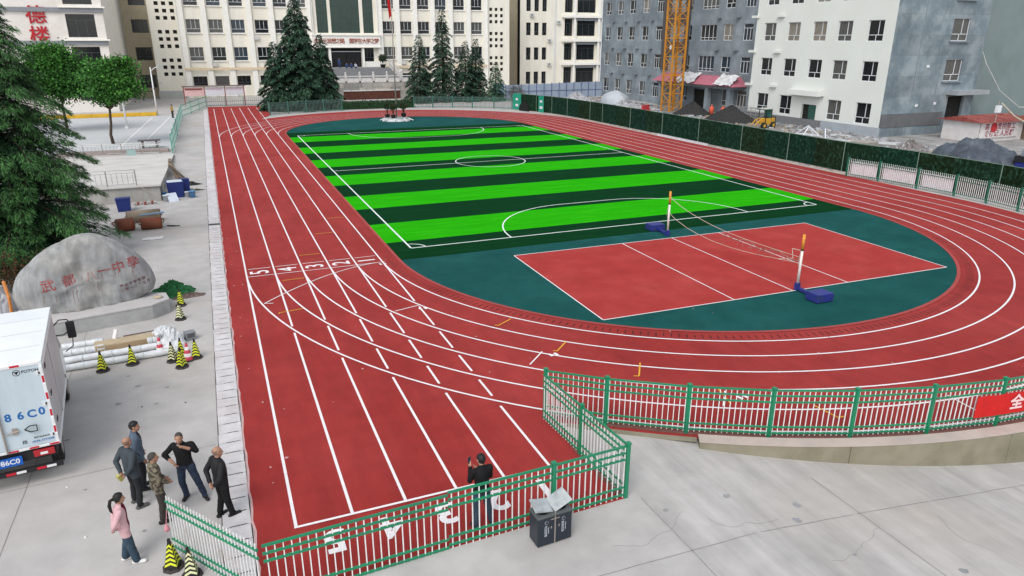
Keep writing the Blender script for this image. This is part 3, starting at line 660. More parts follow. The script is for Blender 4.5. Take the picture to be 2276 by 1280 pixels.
for s, x in (('走多元发展之路', 22.1), ('圆学生大学之梦', 28.55)):
    for i, ch in enumerate(s): letter('lettering', ch, .95, SIGNR, basis((x - 2.4 + i * .79, 141.16, 9.55), (1, 0, 0), (0, 0, 1)), mbd, .03, .01)
for x in (22.05, 28.25): MB().box(x - .2, 141.3, 4.9, x + .2, 141.9, 8.42).build('column', CREAM2, mbd)
MB().box(28.4, 141.5, 4.9, 31.3, 141.98, 5.9).build('dado', CREAM2, mbd); MB().box(19.2, 141.5, 4.9, 21.9, 141.98, 5.9).build('dado', CREAM2, mbd)
# --- podium: terrace, flight of steps, balustrade, carved panel
STONE = M('podium_stone', (.30, .28, .25), .85, .2, 1.8, .2, bump=.3, bscale=12, stain=(.22, .2, .18), sscale=1.2)
pod = thing('podium', 'stone podium with grey steps and white balustrade before the cream entrance', 'podium', (26, 123, 0))
MB().box(16.5, 123.25, 0, 35.0, 128.0, 3.1).build('base', STONE, pod); MB().box(16.5, 136.5, 0, 33.0, 141.4, 4.9).build('terrace', M('step_grey', (.20, .205, .21), .85, .1, 2), pod)
NS = 12
for i in range(NS): MB().box(17.5, 128.0 + 8.5 * i / NS, 0, 32.0 - .4 * 0, 136.5, 3.1 + 1.8 * (i + 1) / NS - .002).build('step', MATS['step_grey'], pod)
sr = random.Random(2)
BLK = [M('podium_block_a', (.36, .34, .31), .9, .15, 3), M('podium_block_b', (.27, .26, .24), .9, .15, 3), M('podium_block_c', (.42, .39, .35), .9, .15, 3)]
for z0, z1, xa, xb in ((.05, .6, 16.5, 20.9), (.62, 1.15, 16.5, 20.9), (1.17, 1.7, 16.5, 20.9), (1.72, 2.3, 16.5, 35), (2.32, 2.95, 16.5, 35), (.05, .6, 30.5, 35), (.62, 1.15, 30.5, 35), (1.17, 1.7, 30.5, 35)):
    x = xa
    while x < xb - .3:
        w_ = min(sr.uniform(.9, 1.8), xb - x); MB().box(x + .015, 123.12 + sr.uniform(-.03, .03), z0, x + w_ - .015, 123.26, z1).build('stone_block', sr.choice(BLK), pod); x += w_
MARB = M('white_marble', (.62, .60, .58), .6, .1, 2, stain=(.5, .47, .45), sscale=1.5)
for a, b in ((16.6, 34.9),):
    MB().box(a, 123.3, 3.1, b, 123.62, 3.3).build('plinth_rail', MARB, pod); MB().box(a, 123.36, 4.0, b, 123.56, 4.16).build('hand_rail', MARB, pod)
for i in range(8): 
    x = 16.9 + i * 2.3; MB().box(x - .16, 123.3, 3.1, x + .16, 123.62, 4.45).lathe([(.0, .4), (.13, .3), (.16, .15), (.1, 0)][::-1], 8, (x, 123.46, 4.45)).build('baluster_post', MARB, pod)
    if i < 7: MB().box(x + .2, 123.4, 3.3, x + 2.1, 123.5, 3.78).build('balustrade_panel', MARB, pod)
for i in range(5):   # sloping parapet at the right of the steps
    y = 128.2 + i * 2.1; z = 3.3 + 1.8 * (y - 128) / 8.5; MB().box(32.0, y - .15, z - .8, 32.3, y + .15, z + 1.3).build('baluster_post', MARB, pod)
MB().add([(32.05, 128, 3.0), (32.25, 128, 3.0), (32.25, 136.6, 4.8), (32.05, 136.6, 4.8), (32.05, 128, 4.0), (32.25, 128, 4.0), (32.25, 136.6, 5.8), (32.05, 136.6, 5.8)], [(0, 3, 2, 1), (4, 5, 6, 7), (0, 1, 5, 4), (1, 2, 6, 5), (2, 3, 7, 6), (3, 0, 4, 7)]).build('balustrade_panel', MARB, pod)
CARV = M('carved_panel', (.085, .028, .018), .6, .4, 5, .3, bump=.8, bscale=7, stain=(.14, .05, .03), sscale=3, stretch=(3, 3, .4))
cp = MB().box(21.0, 123.0, .35, 30.4, 123.2, 1.72); cpo = cp.build('carved_panel', CARV, pod)
for x in np.arange(21.5, 30.1, .42): MB().box(x, 122.95, .5, x + .2, 123.02, 1.55).build('carved_column', CARV, cpo)
MB().box(20.9, 122.9, 1.72, 30.5, 123.25, 1.9).build('panel_coping', MARB, pod); MB().box(20.9, 122.7, .1, 30.5, 123.2, .34).build('panel_ledge', MARB, pod)
# --- block at the left with the red characters
PW = M('white_render', (.70, .66, .62), .85, .05, 1, .2, stain=(.62, .58, .52), sscale=.4); 
lb = thing('left_block', 'cream block with large red vertical characters and grey bands beyond the cedar', 'building', (-20, 119, 0))
O2 = (-34, 119, 0); hl = []; w2 = []
for x in (-14.85, -30):
    for z in (1.6, 5.85, 10.1, 14.35):
        hl.append((x - 1.75 + 34, z, x + 1.75 + 34, z + 3.0)); w2.append((x, z))
facade('wall', O2, U, Nn, 22, 0, 21, hl, PW, lb, .35)
MB().box(-33.9, 119.4, 0, -12.1, 150, 20.9).build('core', DARKIN, lb)
for x, z in w2: window(O2, U, Nn, x - 1.75 + 34, z, x + 1.75 + 34, z + 3.0, lb, 'high', wr.choice([0, 1]), .25, FRD)
facade('side_wall', (-12, 119, 0), (0, 1, 0), (1, 0, 0), 32, 0, 21, [], CREAM, lb)
for z in (4.85, 9.1, 13.35): MB().box(-34, 118.72, z, -11.85, 118.99, z + .55).build('grey_band', GREYB, lb); MB().box(-17.2, 118.5, z + .55, -11.6, 118.99, z + .75).build('ledge', CREAM2, lb)
SR = M('character_red', (.42, .012, .02), .5, .1, 3)
for ch, z in (('德', 12.8), ('楼', 10.2)): letter('lettering', ch, 2.45, SR, basis((-20.0, 118.9, z), (1, 0, 0), (0, 0, 1)), lb, .05, .025)
# --- link block between them
lk = thing('link_block', 'narrow shaded beige link with one column of dark windows', 'building', (-10, 147, 0))
O3 = (-12, 147, 0); hl = [(1.3, z, 3.9, z + 2.2) for z in (1.6, 6.3, 10.9, 15.4)]
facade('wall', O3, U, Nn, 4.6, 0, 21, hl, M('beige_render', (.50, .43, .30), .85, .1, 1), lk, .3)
MB().box(-11.95, 147.35, 0, -7.5, 155, 20.9).build('core', DARKIN, lk)
for a, b, c_, d_ in hl: window(O3, U, Nn, a, b, c_, d_, lk, 'three', 0, .2, FRD)
# --- apartment block with balconies, right of the teaching block
ap = thing('balcony_block', 'cream apartment block with stacked dark balcony windows behind the blue site fence', 'building', (74, 150, 0))
O4 = (64.2, 150, 0); hl = []; w3 = []
for z in (.6, 5.7, 10.8, 15.7):
    for x in (66.2, 68.1, 70.0): hl.append((x - .55 - 64.2, z, x + .55 - 64.2, z + 2.6)); w3.append((x - .55, z, x + .55, z + 2.6, 'std'))
    hl.append((74.9 - 64.2, z - .1, 76.9 - 64.2, z + 3.5)); w3.append((74.9, z - .1, 76.9, z + 3.5, 'high'))
    hl.append((78.0 - 64.2, z - .1, 82.6 - 64.2, z + 3.3)); w3.append((78.0, z - .1, 82.6, z + 3.3, 'high'))
facade('wall', O4, U, Nn, 30, 0, 21, hl, CREAM, ap, .4)
MB().box(64.3, 150.45, 0, 94, 164, 20.9).build('core', DARKIN, ap)
for a, z0_, b, z1_, st in w3: window(O4, U, Nn, a - 64.2, z0_, b - 64.2, z1_, ap, st, 0, .3, FRD)
for z in (4.5, 9.5, 14.5):
    MB().box(74.2, 149.2, z, 88, 149.99, z + .55).build('ledge', CREAM2, ap); MB().box(77.3, 149.6, z - .6, 94, 149.98, z - .02).build('grey_band', GREYB, ap)
for x in (77.2, 83.3): MB().box(x - .25, 149.4, 0, x + .25, 149.98, 21).build('pilaster', CREAM2, ap)
MB().cyl(72.5, 149.85, 0, 21, .12, 8).build('drainpipe', FRW, ap)
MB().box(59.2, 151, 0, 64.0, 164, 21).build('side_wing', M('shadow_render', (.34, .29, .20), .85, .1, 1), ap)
ACU = M('air_unit', (.55, .55, .53), .6, .1, 3)
for x, z in ((71.2, 9.4), (71.2, 4.4), (73.4, 13.2), (66.9, 14.6), (84.6, 3.0), (84.6, 8.2)):
    u_ = MB().box(x - .45, 149.55, z, x + .45, 149.97, z + .65).build('air_conditioner', ACU, ap); f_ = MB().lathe([(.0, 0), (.24, 0)], 14).build('fan', GREYB, u_); f_.matrix_basis = basis((x - .1, 149.54, z + .33), (1, 0, 0), (0, 0, 1))
for x in (-3.2, 19.1, 31.3, 53.4): MB().cyl(x, 141.45, 0, 20.5, .09, 8).build('drainpipe', CREAM2, mbd)
for x, z in ((1.05, 5.3), (8.5, 9.8), (35.2, 5.3), (42.15, 9.8)): MB().box(x + .5, 141.6, z, x + 1.3, 141.97, z + .6).build('air_conditioner', ACU, mbd)
# --- five-storey block under construction on the right: white wing in front, raw grey wing behind it, raw end wall
RAW = M('raw_render', (.172, .200, .222), .9, .10, .5, .15, bump=.2, bscale=8, stain=(.255, .295, .318), sscale=.45, smin=.38, smax=.68)
RAW2 = M('raw_render_end', (.160, .200, .225), .9, .14, .35, .15, bump=.2, bscale=8, stain=(.25, .292, .312), sscale=.55, smin=.42, smax=.6)
WW = M('fresh_white', (.66, .68, .64), .85, .04, .6, .2, stain=(.62, .63, .585), sscale=.3)
def blockwork(m, sx, sz, amt):
    """rendered bays of slightly different tone, as plastered day by day"""
    t = m.node_tree; N = t.nodes; L = t.links; b = N['Principled BSDF']; src = b.inputs['Base Color'].links[0].from_socket; g = N.new('ShaderNodeNewGeometry'); s = N.new('ShaderNodeSeparateXYZ'); L.new(g.outputs['Position'], s.inputs[0])
    ad = N.new('ShaderNodeMath'); ad.operation = 'ADD'; L.new(s.outputs['X'], ad.inputs[0]); L.new(s.outputs['Y'], ad.inputs[1]); c = N.new('ShaderNodeCombineXYZ'); L.new(ad.outputs[0], c.inputs['X']); L.new(s.outputs['Z'], c.inputs['Y'])
    br = N.new('ShaderNodeTexBrick'); br.inputs['Scale'].default_value = 1; br.inputs['Brick Width'].default_value = sx; br.inputs['Row Height'].default_value = sz; br.inputs['Mortar Size'].default_value = .03; br.inputs['Mortar Smooth'].default_value = .6
    br.inputs['Color1'].default_value = (1 - amt,) * 3 + (1,); br.inputs['Color2'].default_value = (1 + amt,) * 3 + (1,); br.inputs['Mortar'].default_value = (1 - amt * 1.3,) * 3 + (1,); L.new(c.outputs[0], br.inputs['Vector'])
    mm = N.new('ShaderNodeVectorMath'); mm.operation = 'MULTIPLY'; L.new(src, mm.inputs[0]); L.new(br.outputs['Color'], mm.inputs[1]); L.new(mm.outputs[0], b.inputs['Base Color'])
blockwork(RAW, 4.1, 2.1, .10); blockwork(RAW2, 3.3, 2.1, .13)
cb = thing('unfinished_block', 'unfinished block with a fresh white wing and raw grey walls beside the crane', 'building', (67, 90, 0))
U5 = (0, -1, 0); N5 = (-1, 0, 0)
OW = (66.5, 77.9, 0); hl = []; w4 = []
for z, h in ((1.2, 2.25), (5.7, 2.1), (9.83, 2.15), (14.05, 2.15)):
    for yc in (75.3, 71.2, 67.1, 63.4, 59.25):
        if z < 2 and yc == 67.1: continue
        a = 77.9 - yc - 1.03; hl.append((a, z, a + 2.06, z + h)); w4.append((a, z, a + 2.06, z + h))
hl.append((77.9 - 68.3, 0.05, 77.9 - 66.0, 2.65))
facade('white_wall', OW, U5, N5, 77.9 - 56.85, 0, 19, hl, WW, cb, .28)
MB().box(66.85, 57.2, 0, 80.0, 77.5, 18.9).build('core', DARKIN, cb)
for a, b, c_, d_ in w4: window(OW, U5, N5, a, b, c_, d_, cb, 'std', wr.choice([0, 0, 0, 0, 3]) if b < 9 else wr.choice([0, 0, 3, 2]), .18)
MB().add([(66.52, 77.9, 0), (68.1, 77.9, 0), (68.1, 77.9, 19), (66.52, 77.9, 19)], [(0, 1, 2, 3)]).build('white_return', WW, cb)
MB().box(66.15, 65.0, 3.75, 66.49, 70.2, 4.45).build('door_canopy', WW, cb); MB().box(65.5, 65.2, 3.7, 66.15, 70.0, 4.3).build('door_canopy', WW, cb)
MB().box(66.55, 66.1, .05, 66.62, 67.2, 2.6).build('door', M('door_dark_green', (.03, .09, .07), .5, .1, 2), cb)
for y in (78.0, 73.5):
    for z in (4.3, 8.4, 12.6): MB().box(66.15, y - .55, z, 66.49, y + .55, z + .3).build('unit_shelf', WW, cb)
MB().box(66.38, 56.7, 0, 66.49, 64.9, 1.0).build('plinth', M('plinth_pale', (.34, .37, .40), .9, .1, 1.5), cb)
MB().box(66.40, 64.95, 0, 66.49, 77.8, .95).build('plinth', M('plinth_dark', (.17, .175, .18), .9, .1, 1.5), cb)
OG = (68.0, 121.0, 0); hl = []; w5 = []
for z, h in ((1.08, 2.28), (5.6, 2.15), (9.87, 2.15), (14.1, 2.1)):
    for k, yc in enumerate((118.7, 114.6, 110.7, 106.5, 102.4)):
        a = 121 - yc - .95; hl.append((a, z, a + 1.9, z + h)); w5.append((a, z, a + 1.9, z + h, 'high' if k == 4 else 'std'))
    for yc, hw, st in ((89.7, 1.85, 'wide'), (85.3, 1.0, 'std'), (81.2, .98, 'high')):
        if z < 2 and yc == 89.7: continue
        if z < 2 and yc == 85.3: yc = 84.5
        a = 121 - yc - hw; hl.append((a, z, a + 2 * hw, z + h)); w5.append((a, z, a + 2 * hw, z + h, st))
    a = 121 - 95.5; hl.append((a, z, a + 1.8, z + h)); w5.append((a, z, a + 1.8, z + h, 'std'))
hl.append((121 - 92, .05, 121 - 87.6, 3.0))
facade('grey_wall', OG, U5, N5, 121 - 77.9, 0, 19, hl, RAW, cb, .25)
MB().box(68.35, 78, 0, 82, 120.9, 18.9).build('core', DARKIN, cb)
for a, b, c_, d_, st in w5: window(OG, U5, N5, a, b, c_, d_, cb, st, wr.choice([0, 0, 1, 2, 3]), .16)
facade('north_wall', (82, 121, 0), (-1, 0, 0), (0, 1, 0), 14, 0, 19, [], RAW, cb)
BRN = M('brown_bay', (.085, .075, .07), .9, .1, 1)
MB().box(67.7, 99.2, 5.5, 67.985, 101.0, 18.5).build('dark_bay', BRN, cb); MB().box(67.7, 94.2, 5.5, 67.985, 95.2, 18.5).build('dark_bay', BRN, cb); MB().box(67.8, 95.2, 8.0, 67.985, 99.2, 9.6).build('dark_bay', BRN, cb); MB().box(67.8, 95.2, 12.2, 67.985, 99.2, 13.9).build('dark_bay', BRN, cb)
for yc in (116.6, 112.5, 108.4, 104.3, 87.3, 83.2):
    for z in (4.3, 8.5, 12.8): MB().box(67.55, yc - .4, z, 67.985, yc + .4, z + .22).build('unit_shelf', RAW, cb)
MB().cyl(67.8, 120.6, 0, 19, .1, 8).build('drainpipe', FRW, cb)
# porch with red roof and tarpaulins
MB().box(65.9, 80.8, 3.5, 67.98, 98.9, 3.9).build('porch_slab', RAW, cb)
PRF = M('porch_red', (.40, .13, .17), .6, .12, 2); TARP = M('porch_sheet', (.60, .60, .60), .6, .2, 3, stain=(.35, .35, .36), sscale=1.5)
pr_ = MB().add([(65.4, 80.2, 3.9), (65.4, 99.6, 3.9), (66.8, 98.2, 5.1), (66.8, 81.6, 5.1), (67.98, 99.6, 3.9), (67.98, 98.2, 5.1), (67.98, 81.6, 5.1), (67.98, 80.2, 3.9)], [(0, 3, 2, 1), (1, 2, 5, 4), (3, 6, 5, 2), (0, 7, 6, 3), (0, 1, 4, 7)]).build('porch_roof', PRF, cb)
for y in (81.6, 86.4, 93.2, 98.2): MB().box(66.0, y - .35, 0, 66.7, y + .35, 3.5).build('porch_column', RAW, cb)
def crumple(name, mat, parent, poly_fn, nu, nv, amp, seed, thick=.03):
    """sheet laid over a surface with folds: poly_fn(u,v) -> point"""
    q = random.Random(seed); ph = [(q.uniform(3, 9), q.uniform(3, 9), q.uniform(0, 6)) for _ in range(5)]; mb = MB()
    for j in range(nv + 1):
        for i in range(nu + 1):
            u_, v_ = i / nu, j / nv; p = Vector(poly_fn(u_, v_)); h = sum(math.sin(a * u_ * 3 + b * v_ * 3 + c) for a, b, c in ph) / 5
            mb.v.append((p.x + q.uniform(-.3, .3) * amp, p.y + q.uniform(-.3, .3) * amp, p.z + h * amp + q.uniform(0, .35) * amp))
    mb.f = [(j * (nu + 1) + i, j * (nu + 1) + i + 1, (j + 1) * (nu + 1) + i + 1, (j + 1) * (nu + 1) + i) for j in range(nv) for i in range(nu)]; mb.mi = [0] * len(mb.f)
    o = mb.build(name, mat, parent); s = o.modifiers.new('thickness', 'SOLIDIFY'); s.thickness = thick; return o
for y0_, y1_, s in ((88.8, 93.4, 4), (80.4, 84.2, 5)):
    t_ = crumple('porch_tarpaulin', TARP, None, lambda u, v, a=y0_, b=y1_: (65.2 + 1.6 * v + .12 * math.sin(u * 9), a + (b - a) * u, 4.05 + 1.3 * v), 14, 8, .22, s)
    tag(t_, 'crumpled grey white sheet over the red porch roof, ' + ('by the crane mast' if s == 4 else 'at the end towards the white wing'), 'tarpaulin')
# raw end wall (faces -Y at Y = 56.85)
OE = (66.5, 56.85, 0); hl = [(75.0 - 66.5, z, 77.6 - 66.5, z + 2.3) for z in (5.7, 9.9, 14.1)] + [(73.5 - 66.5, 1.2, 74.0 - 66.5, 2.3), (75.2 - 66.5, 1.2, 75.7 - 66.5, 2.3), (76.4 - 66.5, .05, 79.0 - 66.5, 4.05)]
facade('end_wall', OE, U, Nn, 14.0, 0, 19, hl, RAW2, cb, .3)
for a, b, c_, d_ in hl[:3]: window(OE, U, Nn, a, b, c_, d_, cb, 'std', 3, .15)
for a, b, c_, d_ in hl[:3]: MB().box(66.5 + a - .2, 56.6, b - .16, 66.5 + c_ + .2, 56.84, b - .03).build('sill', RAW, cb)
MB().box(66.55, 56.78, 1.0, 75.9, 56.845, 2.4).build('damp_course', M('damp_render', (.12, .125, .13), .9, .15, 1.2), cb)
MB().box(75.9, 55.4, 4.25, 81.0, 56.84, 4.7).build('door_canopy', M('canopy_raw', (.30, .33, .35), .9, .1, 1.5), cb)
for x, z in ((71.6, 3.2), (74.4, 3.35), (72.3, 7.3)): MB().box(x - .2, 56.8, z - .14, x + .2, 56.846, z + .14).build('paper_notice', FRW, cb)
for x in (70.6, 74.2): MB().cyl(x, 56.83, .3, 19, .03, 6).build('conduit', RAW, cb)
# plain olive gable right of it
OL = M('olive_render', (.19, .235, .235), .9, .06, .5, .2, stain=(.165, .21, .205), sscale=.3)
og = thing('olive_gable_block', 'plain grey olive gable wall behind the site hut', 'building', (95, 57, 0))
facade('wall', (81.0, 57.6, 0), U, Nn, 60, 0, 24, [], OL, og); MB().box(81.1, 57.65, 0, 141, 75, 23.9).build('core', OL, og)
cbk = thing('slack_cable', 'pale cable sagging down the olive gable to the site hut', 'cable', (81, 57, 14))
MB().tube([(80.4, 57.2, 16), (80.3, 57.1, 9.5), (81.4, 56.8, 7.5), (84, 56.3, 4.5), (87.5, 56, 2.6), (92, 55.8, 2.4)], .045, 6).build('cable', M('cable_pale', (.6, .6, .58), .6, .05, 2), cbk)
# blue-grey site fence before the apartment block
BLF = M('site_fence_blue', (.30, .36, .45), .6, .1, 1.5, stain=(.24, .3, .38), sscale=.6); BLP = M('site_fence_post', (.10, .13, .24), .6, .1, 2)
sf = thing('blue_site_fence', 'pale blue sheet fence between the conifers and the unfinished block', 'fence', (58, 120, 0))
for i in range(13):
    x = 48.6 + i * 1.5; MB().box(x + .01, 120.0 + .004 * (i % 2), .05, x + 1.49, 120.06, 2.35 + .25 * smooth01(0, 12, i)).build('panel', BLF, sf)
    MB().box(x - .05, 119.9, 0, x + .05, 119.995, 2.5 + .25 * smooth01(0, 12, i)).build('post', BLP, sf)
MB().box(48.6, 119.93, 1.2, 68, 119.99, 1.28).build('rail', BLP, sf)
MB().box(46.2, 119.8, .4, 48.4, 119.9, 2.6).build('side_panel', M('site_panel_blue', (.25, .36, .50), .6, .1, 2), sf)
# ================================================================ TREES AND PLANTS
BARK = M('bark_brown', (.075, .055, .042), .95, .25, 6, .1, bump=.6, bscale=20)
def leaf_mat(name, c, isl=.35): return M(name, c, .65, .30, .55, .25, island=isl)
ND = leaf_mat('needle_dark', (.015, .050, .018)); NT = leaf_mat('needle_tip', (.055, .150, .040), .3); NF = leaf_mat('needle_far', (.020, .048, .030)); NFT = leaf_mat('needle_far_tip', (.033, .080, .044), .3)
def quads(P, D, Ln, Wd, rg, upb=None):
    """leaf blades: base points P, unit directions D, lengths, widths -> verts, faces"""
    n = len(P); ref = rg.normal(size=(n, 3)) if upb is None else upb + rg.normal(size=(n, 3)) * .35
    S = np.cross(D, ref); S /= np.linalg.norm(S, axis=1, keepdims=True) + 1e-9
    w = (Wd / 2)[:, None]; l = Ln[:, None]
    V = np.stack([P - S * w * .5, P + D * l * .55 - S * w, P + D * l, P + D * l * .55 + S * w], 1).reshape(-1, 3)
    return V, np.arange(4 * n).reshape(-1, 4)
def unit(a): return a / (np.linalg.norm(a, axis=1, keepdims=True) + 1e-9)
def two_mat(o, mask, m2):
    o.data.materials.append(m2); o.data.polygons.foreach_set('material_index', mask.astype(np.int32))
def conifer(label, x, y, H, Rb, seed, nb, nl, ll, lw, mats, h0=.35, group=None, droop=.32, name='cedar_tree', ex=.82, soft=False):
    rg = np.random.default_rng(seed); t_ = thing(name, label, 'tree', (x, y, 0), group=group)
    tr = MB(); tr.tube([(0, 0, 0), (.03, .02, H * .35), (-.02, .03, H * .7), (0, 0, H * .98)], [.022 * H + .03, .017 * H, .009 * H, .01], 9)
    Vs = []; T = []
    for b in range(nb):
        t = ((b + rg.uniform(0, .9)) / nb) ** 1.05; h = h0 + (H - h0) * t
        L = Rb * ((1 - t) ** ex) * rg.uniform(.66, 1.12) * (1.0 - .25 * math.exp(-t * 14)) + .12
        a = b * 2.399 + rg.uniform(-.4, .4); dr = np.array([math.cos(a), math.sin(a), 0]); la = np.array([-math.sin(a), math.cos(a), 0])
        rise = rg.uniform(.05, .32) + .35 * t; dp = droop * rg.uniform(.8, 1.5) + rise * .75
        n = max(10, int(nl * (L / Rb) ** 1.55))
        if soft: rise *= .9; dp = rise + rg.uniform(.12, .34)
        s = rg.uniform(.06, 1, n) ** .72; side = rg.uniform(-1, 1, n); wid = (.26 if soft else .36) * L * np.clip(1 - s, 0, 1) ** .6 * np.clip(s * 3, 0, 1) + .06
        off = side * wid
        P = dr[None] * (L * s)[:, None] + la[None] * off[:, None]; P[:, 2] += h + rise * L * s - dp * L * s * s - (.55 if soft else .28) * np.abs(off) + rg.normal(size=n) * .035 * (1 + L * .2)
        P[:, :2] += rg.normal(size=(n, 2)) * .04
        D = unit(dr[None] * (.75 + .3 * s)[:, None] + la[None] * (np.sign(side) * .75)[:, None] + np.array([0, 0, 1.])[None] * (rise - 2 * dp * s - .25)[:, None] + rg.normal(size=(n, 3)) * .28)
        V, F = quads(P, D, ll * rg.uniform(.6, 1.25, n), lw * rg.uniform(.7, 1.3, n), rg, np.array([0, 0, 1.])); Vs.append(V)
        tip = (s > .72) & (rg.uniform(size=n) < .75); T.append(tip)
        if L > .5:
            pts = [tuple(dr * L * q + np.array([0, 0, h + rise * L * q - dp * L * q * q])) for q in (0, .35, .7, .95)]
            tr.tube(pts, [.018 + .012 * L, .014 + .008 * L, .012, .005], 5)
    lpart(tr, 'trunk', BARK, t_, True)
    V = np.concatenate(Vs); cr = np_mesh('crown', V, np.arange(len(V)).reshape(-1, 4), mats[0], t_); two_mat(cr, np.concatenate(T), mats[1])
    return t_
conifer('huge drooping green cedar towering over the inscribed boulder', -8.8, 38.2, 12.9, 4.3, 5, 430, 900, .24, .036, (ND, NT), .5, droop=.30, ex=.60, soft=True)
G1 = None
FM = (NF, NFT)
conifer('small leaning cedar at the notice board side of the clump', 9.5, 111.6, 9.6, 3.3, 11, 105, 280, .52, .15, FM)
conifer('tallest dark cedar in the middle of the clump left of the steps', 13.0, 112.6, 15.9, 5.5, 12, 190, 420, .58, .16, FM)
conifer('mid height cedar of the clump nearest the entrance steps', 16.1, 112.0, 10.6, 3.4, 13, 110, 280, .52, .15, FM)
conifer('conifer right beside the steps, first of the row', 32.5, 117.5, 10.7, 3.0, 14, 100, 240, .5, .11, FM)
conifer('tallest slim conifer of the row right of the steps', 36.8, 118.5, 15.0, 3.5, 15, 135, 260, .5, .11, FM)
conifer('bushy conifer between the tallest slim one and its twin neighbour', 40.4, 117.5, 9.7, 2.8, 16, 95, 220, .5, .11, FM)
conifer('slender conifer crowded against its bushy neighbour', 42.7, 118.8, 10.1, 2.6, 17, 95, 210, .5, .11, FM)
conifer('smallest bright conifer at the blue fence end of the row', 45.4, 116.5, 6.4, 2.1, 18, 80, 120, .42, .1, (leaf_mat('needle_small', (.024, .075, .038)), leaf_mat('needle_small_tip', (.04, .11, .055))))
LF = leaf_mat('leaf_green', (.027, .105, .016), .45); LF2 = leaf_mat('leaf_pale', (.06, .19, .028), .35)
def broadleaf(label, x, y, trunk, c, rad, seed, ncl, nl, ls, mats=None, name='broadleaf_tree'):
    """crown built of leaf clumps spread through its volume; trunk points relative to the base"""
    rg = np.random.default_rng(seed); t_ = thing(name, label, 'tree', (x, y, 0)); c = np.array(c); rad = np.array(rad)
    tr = MB(); tr.tube(trunk, [.17, .14, .12, .1][:len(trunk)] if len(trunk) < 5 else .13, 9); top = np.array(trunk[-1])
    Ps = []; Ds = []; M2 = []; lobes = [c + unit(rg.normal(size=(1, 3)))[0] * rad * rg.uniform(.25, .72) * np.array([1, 1, .9]) for _ in range(16)]
    for k in range(ncl):
        lb_ = lobes[k % len(lobes)]; d = unit(rg.normal(size=(1, 3)))[0]; r_ = rg.uniform(.2, 1) ** .6; q = lb_ + d * rad * r_ * .42 * np.array([1.15, 1.15, .75])
        if q[2] < c[2] - rad[2] * .92: continue
        n = int(nl * rg.uniform(.6, 1.4)); cr = rg.uniform(.22, .5) * rad.mean() * .5
        P = q + rg.normal(size=(n, 3)) * np.array([cr * 1.25, cr * 1.25, cr * .5]); Ps.append(P); Ds.append(unit(rg.normal(size=(n, 3)) + (P - c) / rad * .7 + np.array([0, 0, -.35])))
        M2.append((rg.uniform(size=n) < (.25 + .5 * (d[2] > .1) * r_)))  # paler leaves more frequent on the upper outer side of each lobe
        if rg.uniform() < .45:
            m_ = (top + q) / 2 + rg.normal(size=3) * .2; tr.tube([tuple(top - np.array([0, 0, .25])), tuple(m_), tuple(q)], [.06, .04, .015], 5)
    lpart(tr, 'trunk', BARK, t_, True)
    P = np.concatenate(Ps); D = np.concatenate(Ds); n = len(P); V, F = quads(P, D, ls * rg.uniform(.7, 1.3, n), ls * .62 * rg.uniform(.7, 1.3, n), rg)
    o = np_mesh('crown', V, F, (mats or (LF, LF2))[0], t_); two_mat(o, np.concatenate(M2), (mats or (LF, LF2))[1]); return t_
broadleaf('round green tree on a bare dark stem in the basketball yard', -9.3, 81.5, [(0, 0, 0), (-.08, 0, .9), (.1, 0, 1.9), (.25, 0, 3.6)], (.9, 0, 6.0), (2.1, 2.0, 2.9), 31, 170, 105, .28)
broadleaf('green broadleaf tree half hidden behind the huge cedar', -15.2, 95, [(0, 0, 0), (.05, 0, 1.4), (0, 0, 2.4), (.1, 0, 3.8)], (.1, 0, 6.0), (3.3, 2.6, 4.3), 32, 280, 115, .30)
BR = leaf_mat('leaf_russet', (.085, .035, .018), .4); BR2 = leaf_mat('leaf_olive', (.05, .06, .016), .3)
def bush(label, x, y, z, rad, seed, n, ls, mats, name='shrub', cat='shrub', stem=True, flat=.8):
    rg = np.random.default_rng(seed); t_ = thing(name, label, cat, (x, y, z)); rad = np.array(rad)
    P = unit(rg.normal(size=(n, 3))) * (rg.uniform(.15, 1, n) ** .4)[:, None] * rad * (1 + .2 * np.sin(rg.uniform(0, 6, n)))[:, None]; P[:, 2] += rad[2] * .95; P[:, 2] = np.maximum(P[:, 2], .02)
    D = unit(rg.normal(size=(n, 3)) + P / rad * .5)
    V, F = quads(P, D, ls * rg.uniform(.7, 1.4, n), ls * .5 * rg.uniform(.7, 1.3, n), rg); o = np_mesh('foliage', V, F, mats[0], t_); two_mat(o, rg.uniform(size=n) < .4, mats[1])
    if stem:
        s = MB()
        for k in range(5):
            a = k * 1.3; s.tube([(0, 0, 0), (math.cos(a) * rad[0] * .3, math.sin(a) * rad[1] * .3, rad[2] * .8), (math.cos(a) * rad[0] * .6, math.sin(a) * rad[1] * .6, rad[2] * 1.5)], [.03, .02, .008], 5)
        lpart(s, 'stem', BARK, t_)
    return t_
bush('russet shrub at the foot of the huge cedar behind the boulder', -9.2, 33.6, 0, (1.3, 1.0, .9), 41, 2600, .12, (BR, BR2))
bush('olive shrub under the huge cedar near the rollers', -7.0, 38.3, 0, (1.2, 1.1, .8), 42, 2600, .12, (BR2, ND))
bush('dark shrub between the boulder and the cedar trunk', -7.2, 34.2, 0, (1.2, .9, .7), 43, 2200, .12, (ND, BR))
bush('bare brown bush by the blue site fence', 49.6, 117.4, 0, (1.5, 1.1, 1.3), 44, 900, .2, (leaf_mat('leaf_dry', (.12, .10, .07)), BR2))
HG = leaf_mat('hedge_green', (.020, .055, .020), .35); HG2 = leaf_mat('hedge_light', (.035, .085, .028), .3)
rg = np.random.default_rng(51); hd = thing('clipped_hedge', 'clipped dark hedge below the carved podium panel', 'hedge', (24, 110, 0))
